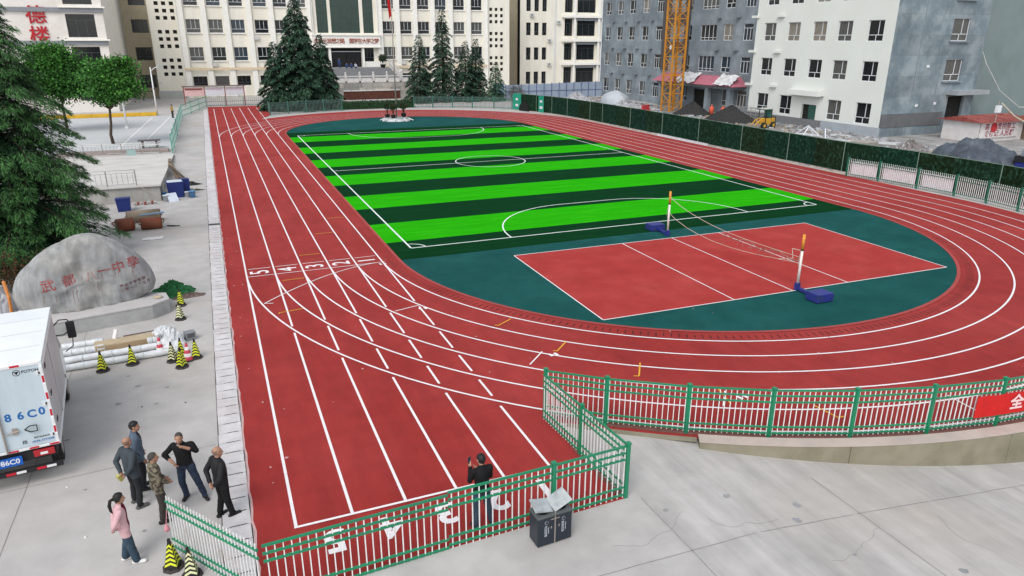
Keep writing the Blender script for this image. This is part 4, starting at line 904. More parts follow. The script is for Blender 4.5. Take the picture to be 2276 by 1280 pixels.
n = 9000; P = np.stack([rg.uniform(-6, 5.3, n), rg.uniform(-.5, .6, n), rg.uniform(0, 1.15, n)], 1); P[:, 1] += .025 * (P[:, 0]) ** 1 * 0
V, F = quads(P, unit(rg.normal(size=(n, 3))), .2 * rg.uniform(.6, 1.3, n), .1 * rg.uniform(.6, 1.3, n), rg); o = np_mesh('foliage', V, F, HG, hd); two_mat(o, (P[:, 2] > .9) & (rg.uniform(size=n) < .7), HG2)
lpart(MB().box(-5.9, -.35, 0, 5.2, .45, .95), 'stem', HG, hd)
def potted(label, x, y, z, seed, s=1.0, tall=1.0, group=None):
    t_ = thing('potted_plant', label, 'plant', (x, y, z), group=group); rg = np.random.default_rng(seed)
    lpart(MB().lathe([(0, 0), (.30 * s, 0), (.38 * s, .42 * s), (.42 * s, .46 * s), (.36 * s, .46 * s), (.33 * s, .38 * s), (0, .38 * s)], 14), 'pot', M('pot_dark', (.02, .018, .02), .6, .2, 4), t_, True)
    st = MB(); 
    for k in range(4): a = k * 1.6; st.tube([(0, 0, .3 * s), (.1 * math.cos(a), .1 * math.sin(a), .3 * s + .5 * tall), (.3 * math.cos(a), .3 * math.sin(a), .3 * s + .95 * tall)], [.03, .025, .01], 5)
    lpart(st, 'stem', BARK, t_); n = 700
    P = unit(rg.normal(size=(n, 3))) * (rg.uniform(.2, 1, n) ** .5)[:, None] * np.array([.62, .62, .5]) * s; P[:, 2] += .35 * s + tall
    D = unit(rg.normal(size=(n, 3)) + np.array([0, 0, -.5])); V, F = quads(P, D, .24 * s * rg.uniform(.7, 1.3, n), .09 * s * rg.uniform(.7, 1.3, n), rg); o = np_mesh('foliage', V, F, NF, t_); two_mat(o, rg.uniform(size=n) < .4, BR2)
    return t_
potted('potted shrub at the top of the entrance steps by the parapet', 31.0, 137.4, 4.9, 61, 1.3, 1.3)
FPZ = .42
for i, (x, y, l) in enumerate(((21.1, 92.6, 'potted palm on the flagpole base, beside the white corner rail'), (21.6, 91.5, 'potted palm on the flagpole base, just left of the pole'), (23.2, 92.4, 'potted palm on the flagpole base, just right of the pole'), (23.4, 93.4, 'potted palm at the back of the flagpole base'))): potted(l, x, y, FPZ, 70 + i, .85, 1.15)
# ================================================================ THINGS ON THE GROUND
# --- flagpole
WST = M('white_stone', (.60, .61, .62), .6, .1, 3); GALV = M('pole_grey', (.34, .30, .27), .4, .1, 3, metal=.3)
fp = thing('stepped_dais', 'low stepped white stone base round the flagpole', 'plinth', (22.2, 92.2, 0))
for r_, z0, z1 in ((1.9, .03, .16), (1.55, .16, .30), (1.5, .30, FPZ)): lpart(MB().lathe([(r_, z0), (r_, z1), (0, z1)], 8), 'step', WST if z1 < .4 else M('base_grey', (.35, .37, .37), .7, .1, 3), fp)
for k in range(8):
    a = R(k * 45 + 22.5); lpart(MB().bar((1.5 * math.cos(a), 1.5 * math.sin(a), .35), (2.15 * math.cos(a), 2.15 * math.sin(a), .08), .22, .1), 'corner_rail', WST, fp)
fl = thing('flagpole', 'tall thin metal flagpole with a red flag', 'flagpole', (22.2, 92.2, FPZ))
lpart(MB().tube([(0, 0, 0), (0, 0, 8), (0, 0, 17)], [.09, .07, .04], 10), 'pole', GALV, fl, True)
mb = MB()
for i in range(9):
    for j in range(7):
        u, v = i / 8, j / 6; mb.v.append((-.05 - .42 * u * (1 - .25 * v) - .03 * math.sin(v * 5), .12 * math.sin(u * 9 + v * 3), 14.9 - 2.6 * v - .5 * u))
mb.f = [(i * 7 + j, i * 7 + j + 1, (i + 1) * 7 + j + 1, (i + 1) * 7 + j) for i in range(8) for j in range(6)]; mb.mi = [0] * 48
lpart(mb, 'flag', M('flag_red', (.50, .01, .015), .7, .1, 4), fl, True)
# --- volleyball posts and slack net
PWH = M('post_cream', (.74, .70, .64), .45, .06, 5); PYL = M('post_orange', (.62, .26, .04), .5, .08, 5); NVY = M('base_navy', (.02, .03, .21), .5, .15, 4, stain=(.03, .04, .10), sscale=3)
def vpost(x, y, s, label):
    t = thing('volleyball_post', label, 'net post', (x, y, .04))
    lpart(MB().cyl(0, 0, .3, 1.75, .055, 12), 'pole', PWH, t, True); lpart(MB().cyl(0, 0, 1.75, 2.4, .06, 12), 'sleeve', PYL, t, True); lpart(MB().cyl(0, 0, 1.72, 1.77, .07, 12), 'collar', M('hollow_collar_black', (.01, .01, .01)), t)
    lpart(MB().box(-.09, -.09, 0, .09, .09, .32), 'foot', NVY, t, bevel=.01); lpart(MB().bar((0, s * .05, .1), (.12 * s, s * 1.05, .1), .13, .12), 'arm', NVY, t)
    lpart(MB().box(-.42 + .1 * s, s * 1.0 - (.65 if s < 0 else 0), .02, .42 + .1 * s, s * 1.0 + (.65 if s > 0 else 0), .36), 'ballast_box', NVY, t, bevel=.02)
    lpart(MB().tube([(-.07, .0, 1.6), (-.12, 0, 1.5), (-.12, 0, 1.1), (-.07, 0, 1.0)], .012, 6), 'cleat', GALV, t)
P1 = vpost(21.8, 30.75, 1, 'volleyball post standing at the turf side of the red court'); P2 = vpost(21.85, 21.35, -1, 'volleyball post standing at the track side of the red court')
nt_ = thing('volleyball_net', 'slack pale volleyball net sagging between two orange tipped posts', 'net', (21.8, 26, .1)); ROPE = M('net_rope', (.52, .42, .34), .8, .15, 6)
def sag(z0, z1, dip, n=24, wob=0, seed=1):
    q = random.Random(seed); return [(21.8 + .05 * i / n + q.uniform(-wob, wob), 30.7 - 9.3 * i / n, z0 + (z1 - z0) * i / n - dip * math.sin(math.pi * (i / n) ** .75) + q.uniform(-wob, wob)) for i in range(n + 1)]
top = sag(2.15, 1.45, .42); low = sag(1.3, 1.2, .55, wob=.01)
MB().tube(top, .014, 5).build('cord', ROPE, nt_); MB().tube(low, .014, 5).build('cord', ROPE, nt_)
NETM = M('net_twine', (.30, .17, .14), .9, .2, 5); nm = MB(); q = random.Random(4)
for i in range(12, 25):
    for k in range(3):
        a = Vector(top[i]); b = Vector(low[min(24, max(0, i + q.randint(-2, 1)))]); t0, t1 = q.uniform(0, .4), q.uniform(.5, 1); nm.tube([a.lerp(b, t0), (a.lerp(b, (t0 + t1) / 2) + Vector((q.uniform(-.12, .12), 0, -.05))), a.lerp(b, t1)], .006, 4)
nm.tube([(x + .04 * math.sin(i * 2.1), y, z - .12 + .1 * math.sin(i * 1.3)) for i, (x, y, z) in enumerate(top) if i > 11], .02, 5)
stuff(nm.build('mesh', NETM, nt_))
MB().tube([(21.85, 21.38, 1.75), (21.85, 21.9, 1.7), (21.85, 21.8, 1.3), (21.85, 22.6, 1.05)], .02, 5).build('loose_cord', ROPE, nt_)
# --- twin waste bin
BNV = M('bin_navy', (.018, .024, .036), .38, .15, 3, .4); BTOP = M('bin_top', (.09, .10, .10), .5, .15, 4); BLID = M('bin_lid_silver', (.50, .53, .53), .35, .15, 6, .5, metal=.4, stain=(.34, .36, .37), sscale=4); BTX2 = M('bin_print', (.42, .45, .50), .6, .05, 4)
bn2 = thing('waste_bin', 'dark navy twin waste bin with silver lids tilted open', 'waste bin', (5.52, 11.13, 0), R(3))
lpart(MB().box(-.4, -.19, .03, .4, .19, .70), 'body', BNV, bn2, bevel=.012)
tp = MB(); tp.box(-.41, -.2, .70, .41, .2, .745); lpart(tp, 'top_plate', BTOP, bn2, bevel=.008)
for s in (-1, 1):
    h = lpart(MB().lathe([(.0, 0), (.135, 0), (.135, .006)], 18, (.2 * s, .0, .7465)), 'opening', M('hollow_collar_black', (.01, .01, .01)), bn2)  # black disc on the uncut plate, coloured as the dark inside the bin
    mb = MB(); T = Matrix.Translation((0, .02, .80)) @ Matrix.Rotation(R(-24 * s if s > 0 else 12), 4, 'Y') @ Matrix.Rotation(R(16), 4, 'X')
    if s < 0: mb.box(-.43, -.16, .0, -.01, .2, .018, T=T); mb.box(-.42, -.15, .018, -.02, .19, .03, T=T)
    else:
        mb.box(.0, -.18, .0, .44, .2, .018, T=T)
        for u in (.1, .2, .3): mb.box(u, -.17, .018, u + .03, .19, .032, T=T)
    lpart(mb, 'lid', BLID, bn2, bevel=.004)
    for j, (ch, sz, dx) in enumerate((('可回收物' if s < 0 else '其他垃圾', .068, -.02), ('Recyclable' if s < 0 else 'Other waste', .035, .05))):
        o = bpy.data.objects.new('lettering', text_mesh(ch, sz, .001, .001, BTX2)); COL.objects.link(o); o.parent = bn2; o.matrix_basis = basis((.2 * s + dx, -.1925, .38), (0, 0, -1), (1, 0, 0))
    a = MB()
    for k in range(3):
        t0, t1 = R(90 + 120 * k), R(90 + 120 * (k + 1) - 35); a.bar((.2 * s + .045 * math.cos(t0), -.193, .58 + .045 * math.sin(t0)), (.2 * s + .045 * math.cos(t1), -.193, .58 + .045 * math.sin(t1)), .004, .009, upv=(0, 1, 0))
    lpart(a, 'recycling_mark', BTX2, bn2); lpart(MB().box(.09 * s - .01, -.205, .42, .09 * s + .01, -.19, .47), 'lock', GALV, bn2)
lpart(MB().box(-.012, -.2, .03, .012, -.185, .78), 'centre_strip', GALV, bn2); lpart(MB().box(-.1, -.206, .63, .1, -.19, .645), 'handle', GALV, bn2)
# --- traffic cones
CK = M('cone_black', (.018, .018, .018), .6, .2, 6); CY = M('cone_yellow', (.62, .66, .03), .5, .12, 6); CYP = M('cone_pale', (.66, .66, .38), .5, .12, 6); CR = M('cone_red', (.50, .05, .08), .5, .1, 6); CWH = M('cone_white', (.68, .66, .64), .5, .1, 6); CBS = M('cone_base', (.05, .04, .038), .8, .2, 6)
def cone(label, x, y, rz, kind, h=.68, group=None):
    t = thing('traffic_cone', label, 'cone', (x, y, .002), rz, group); n = 4
    lpart(MB().lathe([(0, 0), (.21, 0), (.21, .025), (.17, .045), (.15, .045)], 8), 'base', CBS, t)
    if kind in ('yb', 'pb'):   # pyramid cone with chevron bands
        b = MB(); b.lathe([(.185, .04), (.035, h - .06), (.035, h), (0, h + .005)], 4, (0, 0, 0)); lpart(b, 'body', CK, t)
        cm = CY if kind == 'yb' else CYP
        for k in range(5):
            z0 = .10 + k * .095 * h / .68; sl_ = .05
            for f in range(4):
                a0, a1 = R(90 * f), R(90 * f + 90); V = []
                for zz_, fr in ((z0, 0), (z0 + .055 + (sl_), .5), (z0, 1)):
                    pass
                def pt(fr, z):
                    r_ = .185 + (.035 - .185) * (z - .04) / (h - .10) + .004; p = Vector((r_ * math.cos(a0), r_ * math.sin(a0), z)).lerp(Vector((r_ * math.cos(a1), r_ * math.sin(a1), z)), fr); return p
                for u0, u1, d0, d1 in ((.03, .5, 0, sl_), (.5, .97, sl_, 0)):
                    V += [pt(u0, z0 + d0), pt(u1, z0 + d1), pt(u1, z0 + d1 + .05), pt(u0, z0 + d0 + .05)]
                lpart(MB().add(V, [(0, 1, 2, 3), (4, 5, 6, 7)]), 'chevron', cm, t) if False else CH.append((V, cm, t))
        flush_chev(t, cm)
    else:
        z = .04
        for k in range(5):
            z1 = .04 + (h - .04) * (k + 1) / 5; r0, r1 = .15 - .12 * (z - .04) / (h - .04), .15 - .12 * (z1 - .04) / (h - .04)
            lpart(MB().lathe([(r0, z), (r1, z1), (0 if k == 4 else r1, z1)], 14), 'band', CR if k % 2 == 0 else CWH, t, True); z = z1
    return t
CH = []
def flush_chev(t, cm):
    for V, m_, tt in CH:
        lpart(MB().add(V, [(0, 1, 2, 3), (4, 5, 6, 7)]), 'chevron', m_, tt)
    CH.clear()
for a in ((-1.8, 13.2, .5, 'yb', 'yellow chevron cone at the free end of the spiked fence'), (-1.46, 12.8, .75, 'pb', 'faded chevron cone beside the spiked fence, next to the yellow one'), (-4.15, 23.75, .6, 'yb', 'yellow chevron cone before the pipes, closest to the truck'), (-3.32, 23.95, .8, 'yb', 'yellow chevron cone standing alone midway along the wrapped pipes'), (-2.51, 24.45, 0, 'rw', 'small red and white cone among the chevron cones at the pipe ends'),
          (-2.12, 23.7, .4, 'pb', 'pale chevron cone between the red white cone and its yellow neighbours'), (-1.84, 23.1, .2, 'yb', 'yellow chevron cone in front of the cluster at the pipe ends'), (-1.86, 23.95, .9, 'yb', 'yellow chevron cone hidden at the back of the cluster'), (-1.66, 23.6, 0, 'rw', 'red and white cone tucked behind the front chevron cone'), (-1.42, 23.7, .7, 'yb', 'yellow chevron cone of the cluster nearest the drain slabs'), (-1.98, 27.6, .3, 'pb', 'pale chevron cone by the corner of the boulder plinth'), (-2.0, 29.2, .6, 'yb', 'yellow chevron cone between the green netting and the plinth corner')):
    cone(a[4], a[0], a[1], a[2], a[3], .68 if a[3] != 'rw' else .6)
# --- boulder on its plinth
PLS = M('plinth_stone', (.36, .36, .355), .8, .12, 2, stain=(.29, .29, .285), sscale=1.5); PLT = M('plinth_top', (.47, .45, .44), .8, .1, 2)
pl = thing('stone_plinth', 'grey stone plinth carrying the inscribed boulder', 'plinth', (-4.5, 28.6, 0))
PL = [(-6.6, 27.25), (-2.9, 28.05), (-2.35, 28.55), (-2.5, 29.3), (-6.8, 30.9), (-7.6, 28.2)]
MB().prism(PL, 0, .52).build('base', PLS, pl, bevel=.01)
PLo = [(x + (x + 4.9) * .012, y + (y - 28.9) * .02) for x, y in PL]
MB().prism(PLo, .52, .58).build('slab', PLT, pl, bevel=.008)
def boulder():
    """lens-shaped river boulder, outline higher towards its left third"""
    out = [(-7.1, .60), (-7.32, 1.0), (-7.30, 1.55), (-7.1, 2.0), (-6.65, 2.42), (-6.2, 2.78), (-5.6, 3.05), (-5.0, 3.26), (-4.55, 3.24), (-4.1, 3.02), (-3.6, 2.66), (-3.15, 2.18), (-2.82, 1.6), (-2.72, 1.1), (-2.85, .78), (-3.2, .60)]
    # resample closed outline to polar fan with thickness
    cx, cz = -5.1, 1.55; rg = np.random.default_rng(3); NA, NR = 96, 22
    ang = np.array([math.atan2(z - cz, x - cx) for x, z in out]); rad = np.array([math.hypot(z - cz, x - cx) for x, z in out]); o_ = np.argsort(ang); ang, rad = ang[o_], rad[o_]
    ang = np.concatenate([ang - 2 * np.pi, ang, ang + 2 * np.pi]); rad = np.concatenate([rad] * 3)
    V = []; 
    for side in (-1, 1):
        for j in range(NR + 1):
            t = j / NR
            for i in range(NA):
                a = -math.pi + 2 * math.pi * i / NA; r_ = np.interp(a, ang, rad); x = cx + r_ * t * math.cos(a); z = cz + r_ * t * math.sin(a)
                d = .70 * (max(0, 1 - t ** 4.5)) ** .5 * (1 + .25 * (1.6 - z) / 1.6 * .6)
                nz = .07 * math.sin(x * 2.3 + z * 1.7) + .05 * math.sin(x * 5.1 - z * 3.3) + .025 * math.sin(x * 11 + z * 9)
                rm_ = mnoise.ridged_multi_fractal(Vector((x * .9, side * 2.0, z * 1.3)), 1.0, 2.1, 4, 1.0, 2.0) - 1.1
                y = side * (d + (nz * .8 + .07 * rm_) * (1 - t ** 4))
                V.append((x, y, max(z, .6)))
    F = []
    half = (NR + 1) * NA
    for s in range(2):
        for j in range(NR):
            for i in range(NA):
                a, b = j * NA + i + s * half, j * NA + (i + 1) % NA + s * half; c, d = a + NA, b + NA; F.append((a, b, d, c) if s else (a, c, d, b))
    return V, F
V, F = boulder(); b0 = Vector((-5.0, 29.15, 0)); ca, sa = math.cos(R(10)), math.sin(R(10))
V = [(b0.x + (x + 5.0) * ca - y * sa, b0.y + (x + 5.0) * sa + y * ca, z - .03) for x, y, z in V]
def boulder_mat():
    m = M('boulder_grey', (.27, .275, .275), .8, .16, 1.6, .25, bump=.7, bscale=9, stain=(.315, .305, .28), sscale=.7, smin=.45, smax=.7)
    t = m.node_tree; N = t.nodes; L = t.links; b = N['Principled BSDF']; src = b.inputs['Base Color'].links[0].from_socket
    g = N.new('ShaderNodeNewGeometry'); mp = N.new('ShaderNodeMapping'); mp.inputs['Scale'].default_value = (2.6, 2.6, .35); mp.inputs['Rotation'].default_value = (0, R(18), 0); L.new(g.outputs['Position'], mp.inputs['Vector'])
    n = N.new('ShaderNodeTexNoise'); n.inputs['Scale'].default_value = 2.2; n.inputs['Detail'].default_value = 6; L.new(mp.outputs[0], n.inputs['Vector'])
    mr = N.new('ShaderNodeMapRange'); mr.inputs['From Min'].default_value = .35; mr.inputs['From Max'].default_value = .7; mr.inputs['To Min'].default_value = .8; mr.inputs['To Max'].default_value = 1.2; L.new(n.outputs['Fac'], mr.inputs['Value'])
    v = N.new('ShaderNodeVectorMath'); v.operation = 'SCALE'; L.new(src, v.inputs[0]); L.new(mr.outputs[0], v.inputs['Scale']); L.new(v.outputs[0], b.inputs['Base Color']); return m
bd = thing('inscribed_boulder', 'large grey rounded boulder inscribed with red characters', 'boulder', (-5.0, 29.15, .55))
bo = MB().add(V, F).build('stone', boulder_mat(), bd, True)
RINK = M('inscription_red', (.32, .06, .06), .8, .3, 9, stain=(.28, .17, .16), sscale=9); RFAD = M('inscription_faded', (.33, .19, .19), .85, .2, 6); DRIP = M('inscription_drip', (.25, .165, .155), .9, .25, 7)
BV = np.array(V)
def on_stone(u, z, lift=.012):
    """front surface point of the boulder at along-stone coordinate u"""
    uu = (BV[:, 0] - b0.x) * ca + (BV[:, 1] - b0.y) * sa; vv = -(BV[:, 0] - b0.x) * sa + (BV[:, 1] - b0.y) * ca
    d = (uu - u) ** 2 + (BV[:, 2] - z) ** 2 + (vv > 0) * 100; i = np.argsort(d)[:4]; w_ = 1 / (d[i] + 1e-4); v_ = (vv[i] * w_).sum() / w_.sum() - lift
    return Vector((b0.x + u * ca - v_ * sa, b0.y + u * sa + v_ * ca, z)), v_
def carve(ch, u, z, size, mat, tilt=0, bold=.004):
    me_ = text_mesh(ch, size, .0, bold, mat).copy(); c_, s_ = math.cos(R(tilt)), math.sin(R(tilt))
    bm = bmesh.new(); bm.from_mesh(me_); bmesh.ops.triangulate(bm, faces=bm.faces[:]); bmesh.ops.subdivide_edges(bm, edges=[e for e in bm.edges if e.calc_length() > .12], cuts=2)
    for v in bm.verts:
        a, b_ = v.co.x * c_ - v.co.y * s_, v.co.x * s_ + v.co.y * c_; v.co = on_stone(u + a, z + b_, .014)[0]
    bm.to_mesh(me_); bm.free(); return obj('inscription', me_, bd)
for ch, u, z, sz, m_ in (('武', -1.22, 1.64, .46, RINK), ('都', -.56, 1.72, .42, RINK), ('八', .14, 1.76, .38, RFAD), ('一', .60, 1.88, .48, RINK), ('中', 1.06, 1.95, .46, RINK), ('學', 1.58, 2.02, .44, RINK)): carve(ch, u, z, sz, m_, 6)
for s, u, z in (('康州守李敬题', 1.1, 1.24), ('二零一二年五月', 1.1, 1.06)):
    for i, ch in enumerate(s): carve(ch, u + i * .155 - .05 * (z < 1.3), z + i * .03, .13, M('inscription_dark', (.17, .10, .11), .8, .2, 6), 6, .003)
qd = random.Random(8)
for u, z in ((-1.42, 1.33), (-1.05, 1.3), (-.7, 1.45), (-.52, 1.45), (-.4, 1.42), (.3, 1.55), (.48, 1.8), (.92, 1.8), (1.02, 1.8), (1.5, 1.9), (.84, 1.7)):
    ln = qd.uniform(.2, .6); n = 8; w_ = qd.uniform(.008, .016); Vd = []
    for i in range(n + 1):
        zz_ = z - ln * i / n
        for s in (-1, 1): Vd.append(on_stone(u + s * w_ * (1 - .5 * i / n) + .01 * math.sin(i), zz_, .010)[0])
    MB().add(Vd, [(2 * i, 2 * i + 1, 2 * i + 3, 2 * i + 2) for i in range(n)]).build('paint_drip', DRIP, bd)
pb_ = thing('pebble', 'pale flat pebble lying on the end of the stone plinth', 'stone', (-2.72, 28.75, .58)); lpart(MB().lathe([(0, 0), (.13, .0), (.17, .03), (.12, .07), (0, .08)], 10), 'stone', M('pebble_tan', (.45, .38, .27), .8, .2, 6), pb_, True)
# --- wrapped pipes and packing by the truck
WRAP = M('wrap_white', (.66, .68, .69), .4, .12, 4, .4, bump=.8, bscale=9, stain=(.52, .55, .57), sscale=2.5); CARD = M('board_tan', (.38, .28, .17), .85, .12, 3, stain=(.30, .22, .13), sscale=2)
def wpipe(label, a, b, r_, seed):
    q = random.Random(seed); n = 26; a = Vector(a); b = Vector(b); t = thing('wrapped_pipe', label, 'pipe', tuple(a), group=None)
    MB().tube([a.lerp(b, i / n) + Vector((0, q.uniform(-.006, .006), q.uniform(-.004, .006))) for i in range(n + 1)], [r_ * q.uniform(.93, 1.07) for i in range(n + 1)], 12).build('pipe', WRAP, t, True)
    for k in range(5):
        p = a.lerp(b, (k + .5) / 5); d = (b - a).normalized() * .02; MB().tube([p - d, p + d], r_ * 1.1, 12).build('tape', M('tape_clear', (.58, .60, .60), .3, .1, 5), t, True)
wpipe('long white wrapped pipe nearest the chevron cones', (-6.0, 24.1, .12), (-1.75, 24.35, .12), .11, 1)
wpipe('long white wrapped pipe lying second from the chevron cones', (-6.1, 24.72, .12), (-1.9, 25.0, .12), .11, 2)
wpipe('short white wrapped pipe beside the tan plank pack', (-6.2, 25.35, .13), (-4.25, 25.45, .13), .12, 3)
wpipe('short white wrapped pipe nearest the stone plinth', (-6.2, 25.95, .13), (-4.35, 26.05, .13), .12, 4)
wpipe('white wrapped pipe sticking out past the tan plank pack', (-2.95, 25.5, .13), (-1.75, 25.6, .13), .12, 9)
cx_ = thing('plank_pack', 'long tan board pack lying between the wrapped pipes and plinth', 'planks', (-3.6, 25.7, 0), R(5))
lpart(MB().box(-.95, -.3, .0, .95, .3, .22), 'pack', CARD, cx_, bevel=.01); lpart(MB().box(-.97, -.28, .222, .9, .22, .24), 'top_board', M('board_top', (.45, .36, .24), .85, .15, 4), cx_); lpart(MB().bar((-.1, .25, .26), (1.0, .33, .26), .035, .03), 'batten', M('batten_dark', (.12, .07, .05), .8, .2, 4), cx_)
def heap(name, label, cat, x, y, r, h, seed, mat, n=28, rough=.18, lump=1.0, group=None, power=1.0):
    """irregular heap of loose material"""
    q = random.Random(seed); ph = [(q.uniform(1, 4), q.uniform(0, 6.28), q.uniform(.4, 1)) for _ in range(6)]; t = thing(name, label, cat, (x, y, 0), group=group); mb = MB(); NR = 12
    for j in range(NR + 1):
        s = j / NR
        for i in range(n):
            a = 2 * math.pi * i / n; e = 1 + .14 * sum(math.sin(k_ * a + p_) * w_ for k_, p_, w_ in ph) / 2; z = h * max(0, (1 - s)) ** power * (1 + rough * q.uniform(-1, 1) * (0 < j < NR)); z += lump * .12 * h * math.sin(5 * a + 7 * s) * (1 - s) * s * 2
            mb.v.append((r[0] * s * e * math.cos(a) + q.uniform(-.03, .03) * lump, r[1] * s * e * math.sin(a), max(z, 0) if j < NR else -.03))
    mb.f = [(j * n + i, (j + 1) * n + i, (j + 1) * n + (i + 1) % n, j * n + (i + 1) % n) for j in range(NR) for i in range(n)]; mb.mi = [0] * len(mb.f)
    lpart(mb, 'mass', mat, t, False); return t
heap('wrapped_bundle', 'crumpled heap of white plastic packing at the pipe ends', 'packaging', -2.15, 25.2, (.5, .55), .62, 3, WRAP, 26, .3, 2.0)
wb = thing('plastic_sack', 'torn white plastic sack on the packing heap', 'sack', (-2.45, 25.35, .45), .4)
t_ = crumple('sack', WRAP, None, lambda u, v: (-.28 + .56 * u, -.2 + .4 * v, .2 * math.sin(3.14 * u) * math.sin(3.14 * v)), 12, 9, .09, 9); t_.parent = wb
sb = thing('steel_bracket', 'small grey metal box lying beside the white packing heap', 'box', (-1.62, 25.45, 0), .3)
lpart(MB().box(-.17, -.14, 0, .17, .14, .3), 'case', M('box_grey', (.25, .26, .27), .4, .15, 4, metal=.3), sb, bevel=.01); lpart(MB().box(-.12, -.142, .1, .12, -.138, .26), 'door', M('box_dark', (.08, .085, .09), .4, .1, 4), sb)
wk = thing('foam_offcut', 'white foam offcut standing on the tan plank pack', 'foam', (-3.98, 25.85, .24), .5); lpart(MB().bar((0, 0, 0), (.12, .02, .3), .16, .08), 'foam', CWH, wk)
# green netting heap
NETG = M('netting_green', (.012, .085, .028), .8, .35, 7, .2, bump=.8, bscale=40, stain=(.03, .14, .05), sscale=4)
heap('netting_heap', 'heap of dark green netting behind the chevron cones', 'netting', -2.35, 30.9, (.95, .7), .5, 5, NETG, 40, .32, 1.6)
heap('cable_heap', 'low brown tangle of rope and rubble beside the green netting', 'rope', -1.75, 30.3, (.7, .35), .12, 6, M('rope_brown', (.13, .10, .085), .9, .4, 9), 30, .5, 2.0)
# --- box truck: rear corner at (-4.25, 17.6), heading a little left
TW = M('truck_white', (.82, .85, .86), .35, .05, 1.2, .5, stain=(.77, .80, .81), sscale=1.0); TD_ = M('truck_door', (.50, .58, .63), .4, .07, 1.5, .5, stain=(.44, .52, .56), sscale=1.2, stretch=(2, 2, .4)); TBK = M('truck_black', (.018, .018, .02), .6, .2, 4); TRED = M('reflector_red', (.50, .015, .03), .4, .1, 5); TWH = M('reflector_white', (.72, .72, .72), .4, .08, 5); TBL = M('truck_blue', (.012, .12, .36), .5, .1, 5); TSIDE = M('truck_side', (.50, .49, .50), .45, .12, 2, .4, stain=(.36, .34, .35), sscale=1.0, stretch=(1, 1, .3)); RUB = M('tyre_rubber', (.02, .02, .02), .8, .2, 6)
tk = thing('box_truck', 'white box truck with blue numbers on its rear door', 'truck', (-4.25, 17.6, 0), R(6.3))
# local frame: x to the left is negative, y forward along the truck; rear right corner of the box at the origin
BWd, BL_, Z0, Z1 = 2.05, 3.75, .92, 3.08
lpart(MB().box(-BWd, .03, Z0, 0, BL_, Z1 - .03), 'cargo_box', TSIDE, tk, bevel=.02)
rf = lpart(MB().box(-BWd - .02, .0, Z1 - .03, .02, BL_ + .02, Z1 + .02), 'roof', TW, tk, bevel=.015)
for y in (.9, 1.9, 2.9): lpart(MB().box(-BWd + .05, y, Z1 + .02, -.05, y + .015, Z1 + .024), 'roof_seam', TSIDE, rf)
for a, b in ((-BWd + .06, -BWd / 2 - .012), (-BWd / 2 + .012, -.06)):
    d_ = lpart(MB().box(a, -.005, Z0 + .07, b, .03, Z1 - .09), 'rear_door', TD_, tk, bevel=.006)
    for z in (1.2, 2.0, 2.78):
        xh = b - .02 if b > -.5 else a + .02; lpart(MB().box(xh - .07, -.022, z - .05, xh + .03, -.004, z + .05), 'hinge', FRW, d_); lpart(MB().box(xh - .015, -.03, z - .03, xh + .015, -.02, z + .03), 'hinge_pin', TBK, d_)
for z0_, z1_ in ((Z0, Z0 + .06), (Z1 - .09, Z1 - .02)): lpart(MB().box(-BWd, -.015, z0_, 0, .03, z1_), 'door_frame', TW, tk)
for x in (-.06, -BWd): lpart(MB().box(x, -.015, Z0 + .06, x + .06, .03, Z1 - .09), 'door_frame', TW, tk)
lpart(MB().tube([(-1.02, -.045, Z0 + .02), (-1.02, -.045, Z1 - .1)], .022, 8), 'lock_rod', GALV, tk); lpart(MB().tube([(-.98, -.04, 1.42), (-.7, -.045, 1.46)], .016, 6), 'lock_rod', GALV, tk); lpart(MB().box(-.84, -.04, 1.37, -.74, -.005, 1.53), 'lock_plate', GALV, tk)
lpart(MB().tube([(-.6, -.05, 1.46), (-.5, -.05, 1.53), (-.36, -.05, 1.53), (-.36, -.05, 1.38), (-.5, -.05, 1.38), (-.6, -.05, 1.46)], .013, 6), 'handle', TBK, tk)
for i, x in enumerate(np.arange(-2.0, -.05, .2)): lpart(MB().box(x, -.02, Z1 - .08, x + .18, -.0155, Z1 - .03), 'reflector', TRED if i % 3 == 1 else TWH, tk); lpart(MB().box(x, -.02, Z0 + .008, x + .19, -.0155, Z0 + .052), 'reflector', TRED if i % 2 else TWH, tk)
for i in range(9): lpart(MB().box(-.052, -.02, 1.02 + i * .215, -.008, -.0155, 1.02 + i * .215 + .17), 'reflector', TRED if i % 2 else TWH, tk)
def tl(s, x, z, sz, mat, bold=.003):
    o = bpy.data.objects.new('lettering', text_mesh(s, sz, .001, bold, mat)); COL.objects.link(o); o.parent = tk; o.matrix_basis = basis((x, -.0075, z), (1, 0, 0), (0, 0, 1))
for ch, x in (('8', -.86), ('6', -.62), ('C', -.40), ('0', -.2)): tl(ch, x, 1.80 if ch != '0' else 1.82, .26, TBL, .008)
tl('FOTON', -.24, 2.86, .095, TBK, .002)
lpart(MB().lathe([(.062, 0), (.075, 0)], 20), 'emblem_ring', TBK, tk).matrix_basis = basis((-.5, -.0085, 2.86), (1, 0, 0), (0, 0, 1)); lpart(MB().add([(-.55, -.009, 2.89), (-.45, -.009, 2.89), (-.5, -.009, 2.81)], [(0, 1, 2)]), 'emblem', TBK, tk)
tl('0939-7777098', -.3, 1.09, .075, TBL, .001); tl('联系电话电话联系', -.27, 1.19, .05, TBK, 0); tl('厢', -.66, 1.12, .1, TBK, .001)
lpart(MB().box(-BWd + .1, .05, .62, -.1, BL_, .9), 'chassis', TBK, tk); lpart(MB().box(-BWd + .02, -.06, .36, -.02, .02, .47), 'rear_bumper', TBK, tk)
for i, x in enumerate((-1.75, -1.55, -1.15, -.95, -.55, -.35)): lpart(MB().box(x, -.068, .385, x + .19, -.0605, .445), 'reflector', TRED if i % 2 == 0 else TWH, tk)
